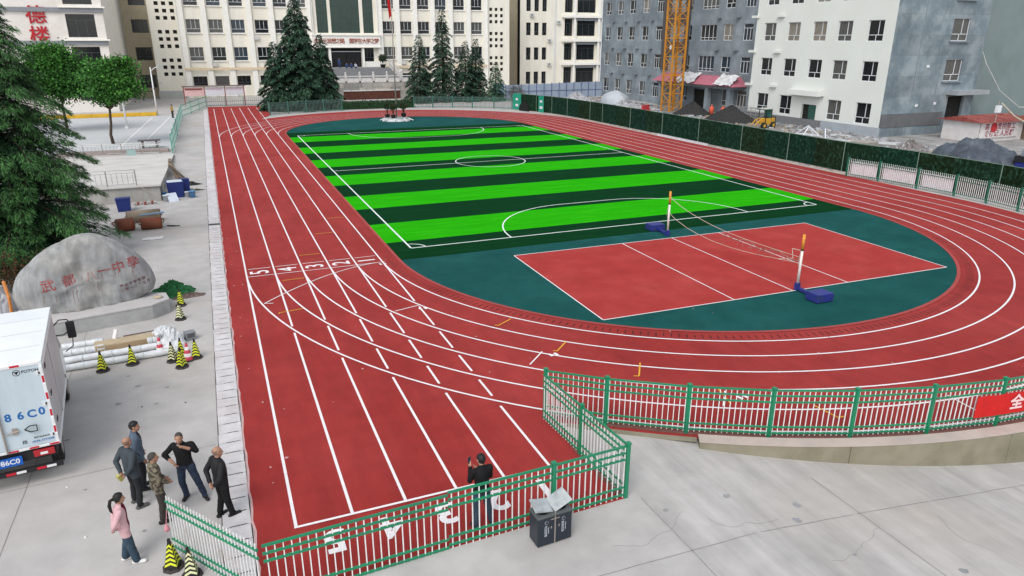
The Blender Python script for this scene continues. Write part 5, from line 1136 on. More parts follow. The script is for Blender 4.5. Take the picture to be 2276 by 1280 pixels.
for x in (-.55, -BWd + .1):
    l_ = lpart(MB().box(x, -.03, .70, x + .42, .04, .86), 'tail_lamp', M('lamp_red', (.38, .012, .02), .25, .1, 5, .6), tk, bevel=.01); lpart(MB().box(x + .13, -.036, .74, x + .28, -.0305, .80), 'reverse_lens', TWH, l_)
pt_ = lpart(MB().box(-1.35, -.04, .60, -.78, -.02, .82), 'number_plate', M('plate_blue', (.01, .10, .42), .45, .05, 5), tk); tl('986C0', -1.06, .71, .17, TWH, .003)
bpy.data.objects[-1] if False else None
for o in tk.children:
    if o.name.startswith('lettering') and abs(o.matrix_basis[2][3] - .71) < .01: o.matrix_basis = basis((-1.06, -.0425, .71), (1, 0, 0), (0, 0, 1))
def wheel(x, y, r=.38, w=.22):
    wl_ = lpart(MB().tube([(x - w / 2, y, r), (x + w / 2, y, r)], r, 22), 'wheel', RUB, tk, True); lpart(MB().tube([(x + w / 2, y, r), (x + w / 2 + .012, y, r)], r * .55, 14), 'rim', GALV, wl_)
for x in (-.2, -BWd + .2): wheel(x, .95); wheel(x, BL_ + .75)
lpart(MB().box(-BWd + .1, BL_ + .12, .55, -.1, BL_ + 1.75, 1.35), 'cab', TW, tk, bevel=.05); lpart(MB().add([(-BWd + .1, BL_ + .12, 1.35), (-.1, BL_ + .12, 1.35), (-.1, BL_ + 1.7, 1.35), (-BWd + .1, BL_ + 1.7, 1.35), (-BWd + .2, BL_ + .15, 2.15), (-.2, BL_ + .15, 2.15), (-.2, BL_ + 1.25, 2.15), (-BWd + .2, BL_ + 1.25, 2.15)], [(4, 5, 6, 7), (0, 1, 5, 4), (1, 2, 6, 5), (2, 3, 7, 6), (3, 0, 4, 7)]), 'cab_top', TW, tk)
lpart(MB().add([(-.092, BL_ + .35, 1.42), (-.092, BL_ + 1.5, 1.42), (-.17, BL_ + 1.2, 2.05), (-.17, BL_ + .35, 2.05)], [(0, 1, 2, 3)]), 'side_window', GLASS[0], tk)
mi_ = lpart(MB().box(.14, BL_ + 1.36, 1.62, .36, BL_ + 1.46, 2.14), 'mirror', TBK, tk, bevel=.03); lpart(MB().tube([(-.15, BL_ + 1.3, 2.1), (0, BL_ + 1.35, 2.24), (.2, BL_ + 1.42, 2.2), (.24, BL_ + 1.42, 2.1)], .018, 6), 'mirror_arm', TBK, mi_); lpart(MB().tube([(-.15, BL_ + 1.3, 1.8), (.05, BL_ + 1.4, 1.75), (.2, BL_ + 1.42, 1.85)], .018, 6), 'mirror_arm', TBK, mi_); lpart(MB().tube([(.25, BL_ + 1.42, 1.64), (.22, BL_ + 1.45, 1.35), (.0, BL_ + 1.45, 1.2)], .014, 6), 'mirror_arm', TBK, mi_)
for z in (1.3, 2.0, 2.7): lpart(MB().box(.001, .35, z, .012, .55, z + .1), 'side_latch', TBK, tk)
lpart(MB().box(-.005, .05, Z1 - .14, .025, BL_, Z1 - .05), 'side_rail', TW, tk); lpart(MB().box(-.005, .05, Z0 - .02, .02, BL_, Z0 + .07), 'side_rail', TW, tk); lpart(MB().box(.0, 1.6, Z0 + .08, .02, 1.72, Z1 - .14), 'side_stile', TSIDE, tk)
# sheeted load at the left edge behind the truck
sl_ = thing('sheeted_load', 'pale sheeted bundle with an orange strap left of the boulder', 'bundle', (-8.6, 30.3, 0), .2)
t_ = crumple('sheet', M('sheet_grey', (.45, .47, .50), .6, .12, 2), None, lambda u, v: (-.9 + 1.8 * u, -.7 + 1.4 * v, 1.45 * (math.sin(math.pi * min(1, max(0, u * 1.0))) ** .35) * (math.sin(math.pi * v) ** .35)), 20, 16, .12, 14); t_.parent = sl_
lpart(MB().tube([(.75, -.75, .05), (.78, -.6, .9), (.7, 0, 1.35), (.7, .6, .9)], .06, 6), 'strap', M('strap_orange', (.55, .20, .05), .7, .1, 5), sl_); lpart(MB().box(.2, -.95, 0, .95, -.7, .22), 'dark_base', TBK, sl_)
# --- yard on the left: ramp platform with railings
RMP = M('ramp_concrete', (.56, .545, .51), .85, .08, .8, .2, stain=(.48, .46, .42), sscale=.5); RSD = M('ramp_side', (.36, .35, .325), .88, .15, 1.2, .2, stain=(.26, .25, .23), sscale=.9)
rm = thing('ramp_platform', 'pale concrete ramp platform with railings left of the straight', 'ramp', (-8, 60, 0))
MB().add([(-13, 50.6, 0), (-3.6, 50.6, 0), (-3.55, 71.3, 0), (-13, 71.3, 0), (-13, 50.6, 1.0), (-3.6, 50.6, 1.0), (-3.55, 71.3, .06), (-13, 71.3, .06)], [(0, 1, 5, 4), (1, 2, 6, 5), (2, 3, 7, 6), (3, 0, 4, 7)]).build('side', RSD, rm)
MB().add([(-13.1, 50.45, 1.0), (-3.5, 50.45, 1.0), (-3.45, 71.4, .06), (-13.1, 71.4, .06), (-13.1, 50.45, 1.1), (-3.5, 50.45, 1.1), (-3.45, 71.4, .14), (-13.1, 71.4, .14)], [(4, 5, 6, 7), (0, 1, 5, 4), (1, 2, 6, 5), (2, 3, 7, 6), (3, 0, 4, 7)]).build('deck', RMP, rm)
MB().tube([(-4.6, 50.38, 1.0), (-4.2, 50.3, .6), (-4.1, 50.25, 0.05)], .04, 6).build('pipe', GALV, rm)
STL = M('rail_steel', (.33, .33, .32), .4, .1, 3, metal=.5)
def railing(label, a, b, n, z, h=1.0, sp=.3):
    t = thing('railing', label, 'railing', (a[0], a[1], z)); a = Vector(a); b = Vector(b)
    for i in range(n + 1): p = a.lerp(b, i / n); MB().cyl(p.x, p.y, z, z + h, .035, 8).build('post', STL, t)
    for zz_ in (h, h * .82, .12): MB().tube([(a.x, a.y, z + zz_), (b.x, b.y, z + zz_)], .025, 6).build('rail', STL, t)
    k = int((b - a).length / sp)
    for i in range(k): p = a.lerp(b, (i + .5) / k); MB().cyl(p.x, p.y, z + .12, z + h * .82, .013, 5).build('baluster', STL, t)
railing('steel railing along the high front edge of the ramp platform', (-11.5, 50.9), (-4.9, 50.75), 4, 1.09)
railing('steel railing along the low back edge of the ramp platform', (-12.5, 74.2), (-4.7, 72.9), 5, .0, .95)
MB_ = thing('planter_edge', 'brown raised strip behind the back railing of the ramp', 'kerb', (-8, 74.5, 0)); MB().box(-13, 73.6, 0, -4.0, 75.2, .22).build('edge', M('edge_brown', (.30, .25, .23), .85, .1, 2), MB_)
tb = thing('yard_table', 'low dark topped table with benches behind the ramp railing', 'table', (-5.7, 76.8, .0)); WDK = M('table_dark', (.10, .085, .085), .6, .1, 3)
lpart(MB().box(-.95, -.4, .72, .95, .4, .8), 'top', WDK, tb)
for x in (-.6, .6): lpart(MB().box(x - .08, -.3, 0, x + .08, .3, .72), 'leg', WDK, tb)
for y in (-.75, .75): lpart(MB().box(-.95, y - .15, .40, .95, y + .15, .45), 'bench', RMP, tb)
cr_ = thing('crate', 'pale green open crate at the back railing of the ramp', 'crate', (-6.9, 71.6, .12), .1); GC = M('crate_green', (.30, .42, .40), .6, .1, 3)
for b in ((-.35, -.25, 0, .35, .25, .04), (-.35, -.25, .04, -.31, .25, .5), (.31, -.25, .04, .35, .25, .5), (-.31, -.25, .04, .31, -.21, .5), (-.31, .21, .04, .31, .25, .5)): lpart(MB().box(*b), 'side', GC, cr_)
ty = thing('plastic_tub', 'grey tub standing on the ramp behind its front railing', 'tub', (-8.2, 51.5, 1.06)); lpart(MB().lathe([(0, 0), (.27, 0), (.34, .34), (.30, .34), (.25, .05), (0, .05)], 14), 'tub', M('tub_grey', (.33, .34, .33), .6, .1, 3), ty, True)
YK = M('kerb_yellow', (.60, .36, .03), .6, .12, 1); yk = thing('yellow_kerb', 'long yellow painted kerb at the back of the yard', 'kerb', (-12, 110.5, 0))
for i in range(8): MB().box(-22.4 + i * 1.96, 110.2, 0, -22.4 + i * 1.96 + 1.94, 111.4, .42).build('block', YK, yk, bevel=.03)
LPW = M('lamp_post_white', (.70, .70, .70), .4, .05, 3)
for x, y, h, lb in ((-6.7, 111.3, 6.3, 'white street lamp post with a side arm by the yellow kerb'), (-9.2, 95.6, 5.0, 'plain white post standing in front of the round tree')):
    t = thing('lamp_post', lb, 'lamp post', (x, y, 0)); lpart(MB().tube([(0, 0, 0), (0, 0, h)], [.13, .07], 10), 'pole', LPW, t, True); lpart(MB().cyl(0, 0, 0, .25, .2, 10), 'foot', LPW, t)
    if h > 6: lpart(MB().tube([(0, 0, h - .5), (.5, 0, h - .1), (1.1, 0, h + .1)], .05, 6), 'arm', LPW, t); lpart(MB().box(.9, -.12, h + .05, 1.6, .12, h + .17), 'lantern', GC, t)
# court lines in the yard
struct(strip([(-6.5, 82), (-5.0, 108)], .12, .006, 'court_line', WHITE, ground)); struct(strip([(-9, 90), (-4, 90)], .08, .006, 'court_line', WHITE, ground)); struct(strip([(-8.6, 75.5), (-7.2, 108)], .12, .006, 'court_line', WHITE, ground))
PALE = M('yard_screed', (.50, .515, .52), .85, .06, .6, stain=(.46, .47, .47), sscale=.3)
struct(MB().add([(-60, 75.3, .003), (-3.9, 75.3, .003), (-3.8, 109.8, .003), (-60, 109.8, .003)], [(0, 1, 2, 3)]).build('yard_surface', PALE, ground))
# --- junk beside the straight
NB = M('bin_blue', (.016, .03, .15), .5, .12, 3); NB2 = M('bin_pale', (.55, .60, .66), .5, .1, 3); CYN_ = M('bucket_blue', (.10, .26, .50), .5, .12, 4)
def open_box(label, x, y, w, d, h, rz, mat, inner, cat='bin', name='blue_bin', flare=.85):
    t = thing(name, label, cat, (x, y, 0), rz); a, b = w / 2, d / 2; f = flare
    V = [(-a * f, -b * f, 0), (a * f, -b * f, 0), (a * f, b * f, 0), (-a * f, b * f, 0), (-a, -b, h), (a, -b, h), (a, b, h), (-a, b, h)]
    lpart(MB().add(V, [(0, 3, 2, 1), (0, 1, 5, 4), (1, 2, 6, 5), (2, 3, 7, 6), (3, 0, 4, 7)]), 'shell', mat, t)
    lpart(MB().box(-a - .02, -b - .02, h, a + .02, b + .02, h + .05), 'rim', mat, t); lpart(MB().box(-a + .05, -b + .05, h + .051, a - .05, b - .05, h + .07), 'lid', inner, t); return t
open_box('large blue tub with a pale lid at the corner of the ramp', -2.75, 51.6, 1.0, .9, 1.0, .1, NB, NB2); open_box('darker blue bin behind the pale lidded tub', -2.2, 52.3, .6, .6, 1.0, .2, NB, NB); open_box('lone blue box on the paving beside the cedar', -5.55, 48.3, .8, .6, .75, .05, NB, NB)
def bucket(label, x, y, r_, h, mat, rz=0, group=None):
    t = thing('paint_bucket', label, 'bucket', (x, y, 0), rz, group); lpart(MB().lathe([(0, 0), (r_ * .88, 0), (r_, h), (r_ * 1.05, h), (r_ * 1.05, h + .02), (0, h + .025)], 14), 'bucket', mat, t, True); lpart(MB().tube([(-r_, 0, h * .95), (-r_ * .6, -r_ * .9, h * .6), (r_ * .6, -r_ * .9, h * .6), (r_, 0, h * .95)], .01, 5), 'handle', GALV, t)
for i, (x, y, r_, h, m_, l) in enumerate(((-1.75, 51.0, .2, .42, CYN_, 'bright blue paint bucket nearest the drain slabs'), (-2.05, 51.2, .17, .36, NB2, 'white and blue paint bucket between the blue bins'), (-3.3, 50.3, .2, .4, NB2, 'pale plastic drum lying by the ramp corner'), (-3.45, 51.3, .18, .4, CYN_, 'blue bucket squeezed against the ramp side'), (-1.9, 52.6, .2, .3, M('lid_grey', (.45, .5, .52), .6, .1, 4), 'grey lidded tin behind the blue bins'))): bucket(l, x, y, r_, h, m_)
for i in range(7): bucket('small ' + ('white paint tin' if i % 2 == 0 else 'red paint tin') + ' in the row along the ramp front', -5.1 + i * .2, 49.7 + .05 * (i % 3), .08, .17, (CWH, M('tin_red', (.40, .10, .08), .5, .1, 4))[i % 2], 0, 'white paint tins' if i % 2 == 0 else 'red paint tins')
sl2 = thing('leaning_slab', 'pale slab leaning against the buckets by the ramp', 'slab', (-2.9, 50.2, 0), .4); lpart(MB().add([(-.3, -.2, 0), (.3, -.2, 0), (.3, .2, .5), (-.3, .2, .5), (-.3, -.14, 0), (.3, -.14, 0), (.3, .26, .5), (-.3, .26, .5)], [(0, 1, 2, 3), (7, 6, 5, 4), (0, 4, 5, 1), (1, 5, 6, 2), (2, 6, 7, 3), (3, 7, 4, 0)]), 'slab', NB2, sl2)
WD = [M('timber_%d' % i, c, .85, .2, 5) for i, c in enumerate(((.16, .12, .085), (.24, .18, .12), (.085, .065, .05)))]
for i in range(6):
    t = thing('leaning_plank', 'weathered plank leaning on the ramp side, ' + ('dark narrow one', 'first brown one', 'tan one', 'second brown one', 'broad grey one', 'outermost short one')[i], 'plank', (-3.1, 62.2, 0)); x = -2.9 + i * .13
    MB().bar((x, 58.6 - .15 * i, .03), (-3.42, 62.6 - .35 * i, .95 - .05 * i), .2, .04).build('plank', WD[i % 3], t)
bg_ = thing('grey_sack', 'white and black sack dumped by the ramp', 'sack', (-2.9, 55.6, 0), .2); t_ = crumple('sack', M('sack_white', (.62, .64, .64), .7, .1, 4), None, lambda u, v: (-.5 + .9 * u, -.35 + .7 * v, .34 * (math.sin(math.pi * u) * math.sin(math.pi * v)) ** .5), 14, 12, .08, 3); t_.parent = bg_
heap('black_sheet_heap', 'crumpled black sheeting next to the white sack', 'sheeting', -1.9, 55.7, (.75, .3), .22, 8, TBK, 24, .4, 2)
heap('leaf_litter', 'low dark litter behind the blue bins', 'litter', -1.5, 53.5, (.5, .25), .1, 9, M('litter', (.09, .10, .085), .9, .4, 6), 20, .5, 2)
# rollers
RST = M('roller_rust', (.22, .065, .03), .6, .25, 4, .3, stain=(.13, .05, .03), sscale=2); RTN = M('roller_tan', (.27, .22, .16), .8, .15, 3, stain=(.2, .15, .11), sscale=2)
def roller(label, x, y, r_, w, rz, mat, extra=0):
    t = thing('steel_drum', label, 'drum', (x, y, 0), rz); lpart(MB().tube([(-w / 2, 0, r_), (w / 2, 0, r_)], r_, 20), 'drum', mat, t, True)
    for s in (-1, 1): lpart(MB().tube([(s * w / 2, 0, r_), (s * (w / 2 + .03), 0, r_)], r_ * .92, 20), 'rim', M('rust_dark', (.10, .04, .025), .7, .3, 5), t); lpart(MB().tube([(s * (w / 2 + .03), 0, r_), (s * (w / 2 + .12), 0, r_)], .07, 10), 'hub', GALV, t)
    if extra: lpart(MB().bar((-w / 2 - .12, .0, r_), (-w / 2 - .12, extra, r_ + .1), .06), 'frame', mat, t); lpart(MB().bar((w / 2 + .12, 0, r_), (w / 2 + .12, extra, r_ + .1), .06), 'frame', mat, t); lpart(MB().bar((-w / 2 - .12, extra, r_ + .1), (w / 2 + .12, extra, r_ + .1), .06), 'frame', mat, t)
roller('long tan roller drum lying behind the two rusty ones', -4.25, 44.9, .34, 1.7, .05, RTN, 0); roller('rusty orange roller drum nearest the cedar', -5.05, 42.9, .36, .8, .35, RST, .45); roller('rusty orange roller drum with a blue cover strip', -3.75, 42.9, .33, 1.0, .05, RST, .4)
bs = thing('blue_strip', 'grey blue plank lying across the rusty roller drum', 'plank', (-3.7, 43.2, .68)); MB().bar((-4.3, 43.35, .72), (-3.1, 43.65, .72), .3, .04).build('strip', M('strip_blue', (.16, .26, .36), .6, .1, 4), bs)
sh = thing('shovel_head', 'small dark tool lying beside the roller drums', 'tool', (-2.7, 43.1, 0)); MB().bar((-3.0, 43.2, .04), (-2.6, 43.0, .04), .12, .05).bar((-2.6, 43.0, .04), (-2.35, 42.95, .04), .05, .04).build('tool', TBK, sh)
pp = thing('paper_scrap', 'white sheet of litter on the paving before the roller drums', 'litter', (-3.6, 40.6, 0)); t_ = crumple('sheet', CWH, None, lambda u, v: (-.5 + u * 1.0, -.25 + .5 * v, .02), 8, 5, .03, 5, .008); t_.parent = pp
lf = thing('low_fence', 'short white picket fence under the cedar behind the boulder', 'fence', (-5.6, 37.2, 0))
for i in range(12): MB().box(-5.9 + i * .14, 37.2 - i * .12, 0, -5.86 + i * .14, 37.23 - i * .12, .8).build('picket', PICK, lf)
MB().bar((-5.9, 37.22, .6), (-4.3, 35.85, .6), .03).build('rail', PICK, lf)
for i, (x, y, r_) in enumerate(((-4.2, 17.1, .02), (-3.55, 14.9, .025), (-2.85, 20.7, .02), (-1.7, 20.5, .02), (2.8, 10.9, .05), (-6.0, 12.1, .02))):
    t = thing('litter_scrap', 'tiny scrap of litter on the grey paving, ' + ('beside the truck', 'left of the standing group', 'dark one before the cones', 'dark one near the slabs', 'white cup below the straight fence', 'pale one near the truck rear')[i], 'litter', (x, y, 0)); lpart(MB().lathe([(0, 0), (r_ * 1.3, 0), (r_, r_ * .8), (0, r_)], 7), 'scrap', (CWH, CWH, TBK, TBK, CWH, CWH)[i], t)
pk_ = thing('pink_bag', 'small pink plastic bag hanging on the end of the spiked fence', 'bag', (-1.86, 13.72, .45)); mb = MB(); mb.lathe([(0, .06), (.045, .07), (.055, .12), (.035, .18), (.01, .24)], 10); lpart(mb, 'bag', M('bag_pink', (.62, .26, .30), .5, .1, 6), pk_, True); lpart(MB().tube([(0, 0, .22), (.03, 0, .4), (.06, -.02, .58)], .008, 5), 'loop', MATS['bag_pink'], pk_)
# --- notice board at the far end
nb = thing('notice_board', 'wide red framed notice board with three pale panels at the lane ends', 'notice board', (1, 123.2, 0)); NR = M('board_red', (.24, .07, .06), .6, .1, 3)
MB().box(-3.5, 122.9, 2.95, 5.7, 123.6, 3.1).build('roof', M('board_roof', (.16, .12, .12), .6, .1, 2), nb)
for x in (-3.3, -.35, 2.6, 5.4): MB().box(x - .07, 123.1, 0, x + .07, 123.3, 2.95).build('post', NR, nb)
for i, x in enumerate((-3.2, -.25, 2.7)):
    p_ = MB().box(x, 123.14, 1.6, x + 2.75 - .1 * (i == 2), 123.2, 2.85).build('panel', M('panel_pink', (.62, .40, .40), .6, .1, 2) if i == 0 else M('panel_pale', (.62, .62, .66), .6, .06, 2), nb); MB().box(x + .1, 123.12, 2.45, x + 2.5, 123.138, 2.7).build('heading', NR if i == 0 else M('panel_head', (.55, .45, .5), .6, .1, 2), p_)
# --- construction side
def draped(name, label, cat, x, y, rx, ry, h, seed, mat, bumps, n=46, crease=.35, sc=1.1):
    """sheet thrown over an uneven stack: bumps = list of (u, v, radius, height), creased with ridged noise"""
    t = thing(name, label, cat, (x, y, 0)); mb = MB()
    for j in range(n + 1):
        for i in range(n + 1):
            u, v = -1 + 2 * i / n, -1 + 2 * j / n; r_ = math.hypot(u, v); 
            z = max([hh * max(0, 1 - (math.hypot((u - a) , (v - b)) / q) ** 2.2) ** .6 for a, b, q, hh in bumps] + [0])
            p = Vector((u * rx * sc + seed * 3.1, v * ry * sc, seed * 1.7)); cr_ = mnoise.ridged_multi_fractal(p * .55, 1.0, 2.1, 4, .9, 2.0); e = max(0, 1 - max(abs(u), abs(v)) ** 6)
            z = (h * z + crease * (cr_ - 1.0) * .5 * e + .05) ; w_ = mnoise.noise(Vector((u * 2.3, v * 2.3, seed))) * .18
            mb.v.append((rx * (u + w_ * .4), ry * (v + w_ * .4), max(.02, z) if e > .02 else -.02))
    mb.f = [(j * (n + 1) + i, j * (n + 1) + i + 1, (j + 1) * (n + 1) + i + 1, (j + 1) * (n + 1) + i) for j in range(n) for i in range(n)]; mb.mi = [0] * len(mb.f)
    lpart(mb, 'sheet', mat, t, False); return t
DIRT = M('site_dirt', (.34, .33, .32), .95, .2, .7, .15, bump=.5, bscale=10, stain=(.22, .215, .21), sscale=.5, smin=.4, smax=.65)
sg = MB(); nx_, ny_ = 30, 90; q = random.Random(77)
for j in range(ny_ + 1):
    for i in range(nx_ + 1):
        x = 46.9 + (66.4 - 46.9) * i / nx_; y = 18 + 102 * j / ny_; e = min(i, nx_ - i, j, ny_ - j); sg.v.append((x, y, .008 + (q.uniform(0, .12) if e > 0 else 0)))
sg.f = [(j * (nx_ + 1) + i, j * (nx_ + 1) + i + 1, (j + 1) * (nx_ + 1) + i + 1, (j + 1) * (nx_ + 1) + i) for j in range(ny_) for i in range(nx_)]; sg.mi = [0] * len(sg.f); struct(sg.build('site_ground', DIRT))
PTH = M('site_screed', (.52, .54, .55), .85, .08, 1); struct(strip([(47.6, 21), (48.1, 33), (48.0, 44), (50, 49)], 1.6, .16, 'site_path', PTH, ground))
struct(MB().add([(66.4, 18, .012), (110, 18, .012), (110, 56.8, .012), (66.4, 56.8, .012)], [(0, 1, 2, 3)]).build('site_yard', DIRT, ground))
# tower crane mast
CYL = M('crane_yellow', (.55, .24, .02), .5, .12, 2, .4, stain=(.42, .17, .03), sscale=2)
cr = thing('tower_crane', 'yellow lattice tower crane mast before the raw grey wall', 'crane', (61.6, 88.4, 0)); s = 1.0
for a, b in ((-s, -s), (s, -s), (s, s), (-s, s)): lpart(MB().box(a - .1, b - .1, 0, a + .1, b + .1, 26), 'chord', CYL, cr)
SEC = 2.5
for k in range(10):
    z0, z1 = k * SEC + .2, (k + 1) * SEC + .2; C4 = [(-s, -s), (s, -s), (s, s), (-s, s)]
    for i in range(4):
        a, b = C4[i], C4[(i + 1) % 4]; zm = (z0 + z1) / 2; m_ = ((a[0] + b[0]) / 2, (a[1] + b[1]) / 2)
        lpart(MB().bar((*a, z0), (*b, z0), .1), 'ring', CYL, cr); lpart(MB().bar((*a, z0), (*b, zm), .08), 'diagonal', CYL, cr); lpart(MB().bar((*b, zm), (*a, z1), .08), 'diagonal', CYL, cr); lpart(MB().bar((*a, zm), (*b, zm), .07), 'ring', CYL, cr)
    if k % 2 == 1: lpart(MB().box(-s - .08, -s - .08, z1 - .1, s + .08, s + .08, z1 - .04), 'collar', CYL, cr)
for d in (-.22, .22): lpart(MB().box(-.05 + .3, d - .03, .3, .05 + .3, d + .03, 26), 'ladder_stile', CYL, cr)
for z in np.arange(.6, 20, .5): lpart(MB().bar((.3, -.22, z), (.3, .22, z), .035), 'rung', CYL, cr)
lpart(MB().box(-1.1, -.55, 8.7, -1.02, -.2, 9.2), 'number_board', FRW, cr); lpart(MB().box(-1.7, -1.7, 0, 1.7, 1.7, .22), 'footing', RAW, cr)
# heaps
GRV = M('gravel_black', (.035, .034, .034), .95, .3, 5, .2, bump=.6, bscale=20); RUBL = M('rubble_grey', (.36, .365, .38), .95, .35, 3.5, .2, bump=.6, bscale=8, stain=(.24, .24, .25), sscale=2)
heap('gravel_heap', 'dark gravel heap at the foot of the crane mast', 'gravel', 62.4, 84.3, (2.9, 2.7), 1.9, 21, GRV, 34, .06, .4); heap('gravel_heap', 'larger dark gravel heap between the crane and the loader', 'gravel', 61.8, 75.4, (3.2, 4.2), 2.1, 22, GRV, 34, .06, .4)
def rubble(label, x, y, r, h, seed, n, mat, big=.35):
    t = heap('rubble_heap', label, 'rubble', x, y, r, h, seed, mat, 34, .25, 1.6); q = random.Random(seed + 50); mb = MB()
    for k in range(n):
        a, s_ = q.uniform(0, 6.28), q.uniform(0, .95); p = (r[0] * s_ * math.cos(a), r[1] * s_ * math.sin(a), h * (1 - s_) * .95); e = q.uniform(.3, 1) * big
        T = Matrix.Translation(p) @ Matrix.Rotation(q.uniform(0, 6), 4, Vector((q.uniform(-1, 1), q.uniform(-1, 1), q.uniform(-1, 1))).normalized()); mb.box(-e / 2, -e / 2.5, -e / 4, e / 2, e / 2.5, e / 4, T=T)
    stuff(lpart(mb, 'chunk', M('rubble_chunk', (.48, .49, .51), .9, .3, 2), t)); return t
rubble('pale rubble heap by the blue site fence', 54.5, 104.0, (3.4, 3.6), 2.0, 31, 150, RUBL); rubble('low rubble heap between the sheeted stack and the crane', 58.5, 96.5, (3.4, 3.6), 1.1, 32, 110, RUBL); rubble('grey brown spoil heap beside the stacked boards', 58.5, 46.3, (2.2, 2.1), 1.3, 33, 80, M('spoil_brown', (.20, .18, .17), .95, .3, 3, bump=.5, bscale=12), .2)
rubble('flat rubble spread along the back of the hoarding', 56.5, 59.5, (5.5, 4.2), .5, 34, 190, RUBL, .3)
SHG = M('sheet_pale', (.44, .47, .50), .6, .15, 2, stain=(.36, .38, .41), sscale=1)
draped('sheeted_stack', 'stack covered by a pale grey sheet before the raw grey wall', 'stack', 60.3, 101.2, 2.6, 3.4, 2.4, 3, SHG, [(-.2, -.1, .75, .95), (.35, .25, .6, .8), (-.3, .4, .5, .85)], 40, .5)
TBG = M('tarp_blue_grey', (.05, .062, .08), .5, .25, 1.2, .35, stain=(.10, .12, .145), sscale=.8)
draped('tarpaulin_heap', 'big heap under a creased blue grey tarpaulin beyond the hoarding', 'heap', 58.8, 40.3, 3.4, 3.6, 2.2, 5, TBG, [(-.35, -.2, .6, .8), (.15, .1, .65, 1.0), (.45, -.25, .5, .7), (-.1, .5, .5, .75)], 56, .85)
heap('white_bag', 'white sack showing under the edge of the blue grey tarpaulin', 'sack', 56.0, 37.5, (.7, .6), .9, 25, CWH, 20, .15, 1)
bx = thing('dark_pallet_stack', 'navy covered pallet stack beside the blue grey tarpaulin', 'stack', (62, 36.3, 0), .1); lpart(MB().box(-2, -1.5, 0, 2, 1.5, .7), 'stack', NVY, bx); lpart(MB().box(-2.1, -1.6, .7, 2.1, 1.6, 1.15), 'cover', TBK, bx); lpart(MB().box(-1.8, .2, 1.15, -.5, 1.3, 1.7), 'crate', RAW, bx); lpart(MB().box(-2.1, -1.5, 1.16, 2.4, -.9, 1.3), 'white_sheet', CWH, bx)
wf = thing('timber_frame', 'tan timber frame leaning behind the right end of the hoarding', 'frame', (51.2, 31.0, 0), .3)
for b in ((-.9, -.06, 0, .9, .06, .14), (-.9, -.06, 1.5, .9, .06, 1.64), (-.9, -.06, .14, -.76, .06, 1.5), (.76, -.06, .14, .9, .06, 1.5)): lpart(MB().box(*b), 'member', M('timber_tan', (.42, .30, .18), .8, .15, 4), wf)
lpart(MB().box(-.76, -.02, .14, .76, .02, 1.5), 'panel', M('ply', (.48, .38, .26), .8, .15, 4), wf)
sk = thing('board_stack', 'stack of tan boards on a dark pallet behind the hoarding', 'boards', (56.3, 49.5, 0), .2); lpart(MB().box(-1.0, -.9, 0, 1.0, .9, .35), 'pallet', TBK, sk); 
for i in range(5): lpart(MB().box(-1.0 + .03 * i, -.9, .37 + .13 * i, 1.0, .9 - .02 * i, .48 + .13 * i), 'board', M('board_stack_tan', (.34, .31, .27), .85, .15, 4), sk)
for i, (x, y, rz) in enumerate(((57.2, 57.3, .3), (57.8, 55.6, .8), (58.4, 58.6, 2.0))):
    t = thing('steel_truss', ('white triangular steel truss lying on the rubble', 'white steel truss crossing its neighbour on the rubble', 'short white steel truss at the wall side of the rubble')[i], 'truss', (x, y, .5), rz); a, b, c_ = (-1.2, 0, 0), (1.2, 0, 0), (0, .1, .9)
    for p, r_ in ((a, b), (b, c_), (c_, a)): lpart(MB().bar(p, r_, .09), 'member', FRW, t)
rb = thing('rebar_bundle', 'long grey bundle of bars lying across the site ground', 'bars', (60, 52, .3))
for i in range(7): MB().tube([(57.5 + i * .12, 56.6, .28 + .03 * (i % 2)), (61.5 + i * .25, 50.2 + .2 * i, .28)], .05, 6).build('bar', M('bar_pale', (.42, .43, .43), .7, .1, 4), rb)
# loose debris strewn over the site ground: nobody could count it
qd2 = random.Random(91); mbs = [MB(), MB(), MB()]
for k in range(2600):
    y = qd2.uniform(44, 118); x = qd2.uniform(50, 66) if qd2.random() < .6 else qd2.gauss(61, 3.0)
    if not 48.5 < x < 66.2 or (60 < x < 64 and 86 < y < 91) : continue
    e = qd2.uniform(.06, .32); L = e * qd2.choice([1, 1, 1.5, 2, 6 if qd2.random() < .12 else 2]); T = Matrix.Translation((x, y, .06 + e * .25)) @ Matrix.Rotation(qd2.uniform(0, 6.28), 4, 'Z') @ Matrix.Rotation(qd2.uniform(-.5, .5), 4, 'X')
    mbs[qd2.choice([0, 0, 1, 1, 2])].box(-L / 2, -e / 2, -e / 4, L / 2, e / 2, e / 4, T=T)
for mb_, c_, nm_ in ((mbs[0], (.40, .41, .42), 'rubble_scatter'), (mbs[1], (.20, .20, .205), 'rubble_scatter'), (mbs[2], (.34, .27, .20), 'timber_scatter')):
    o = stuff(mb_.build(nm_, M('scatter_%d' % int(c_[0] * 100), c_, .9, .3, 4))); tag(o, {'0.4': 'pale broken masonry scattered over the building site', '0.2': 'dark grit and slag scattered over the building site', '0.34': 'brown timber offcuts scattered over the building site'}[str(c_[0])], 'debris')
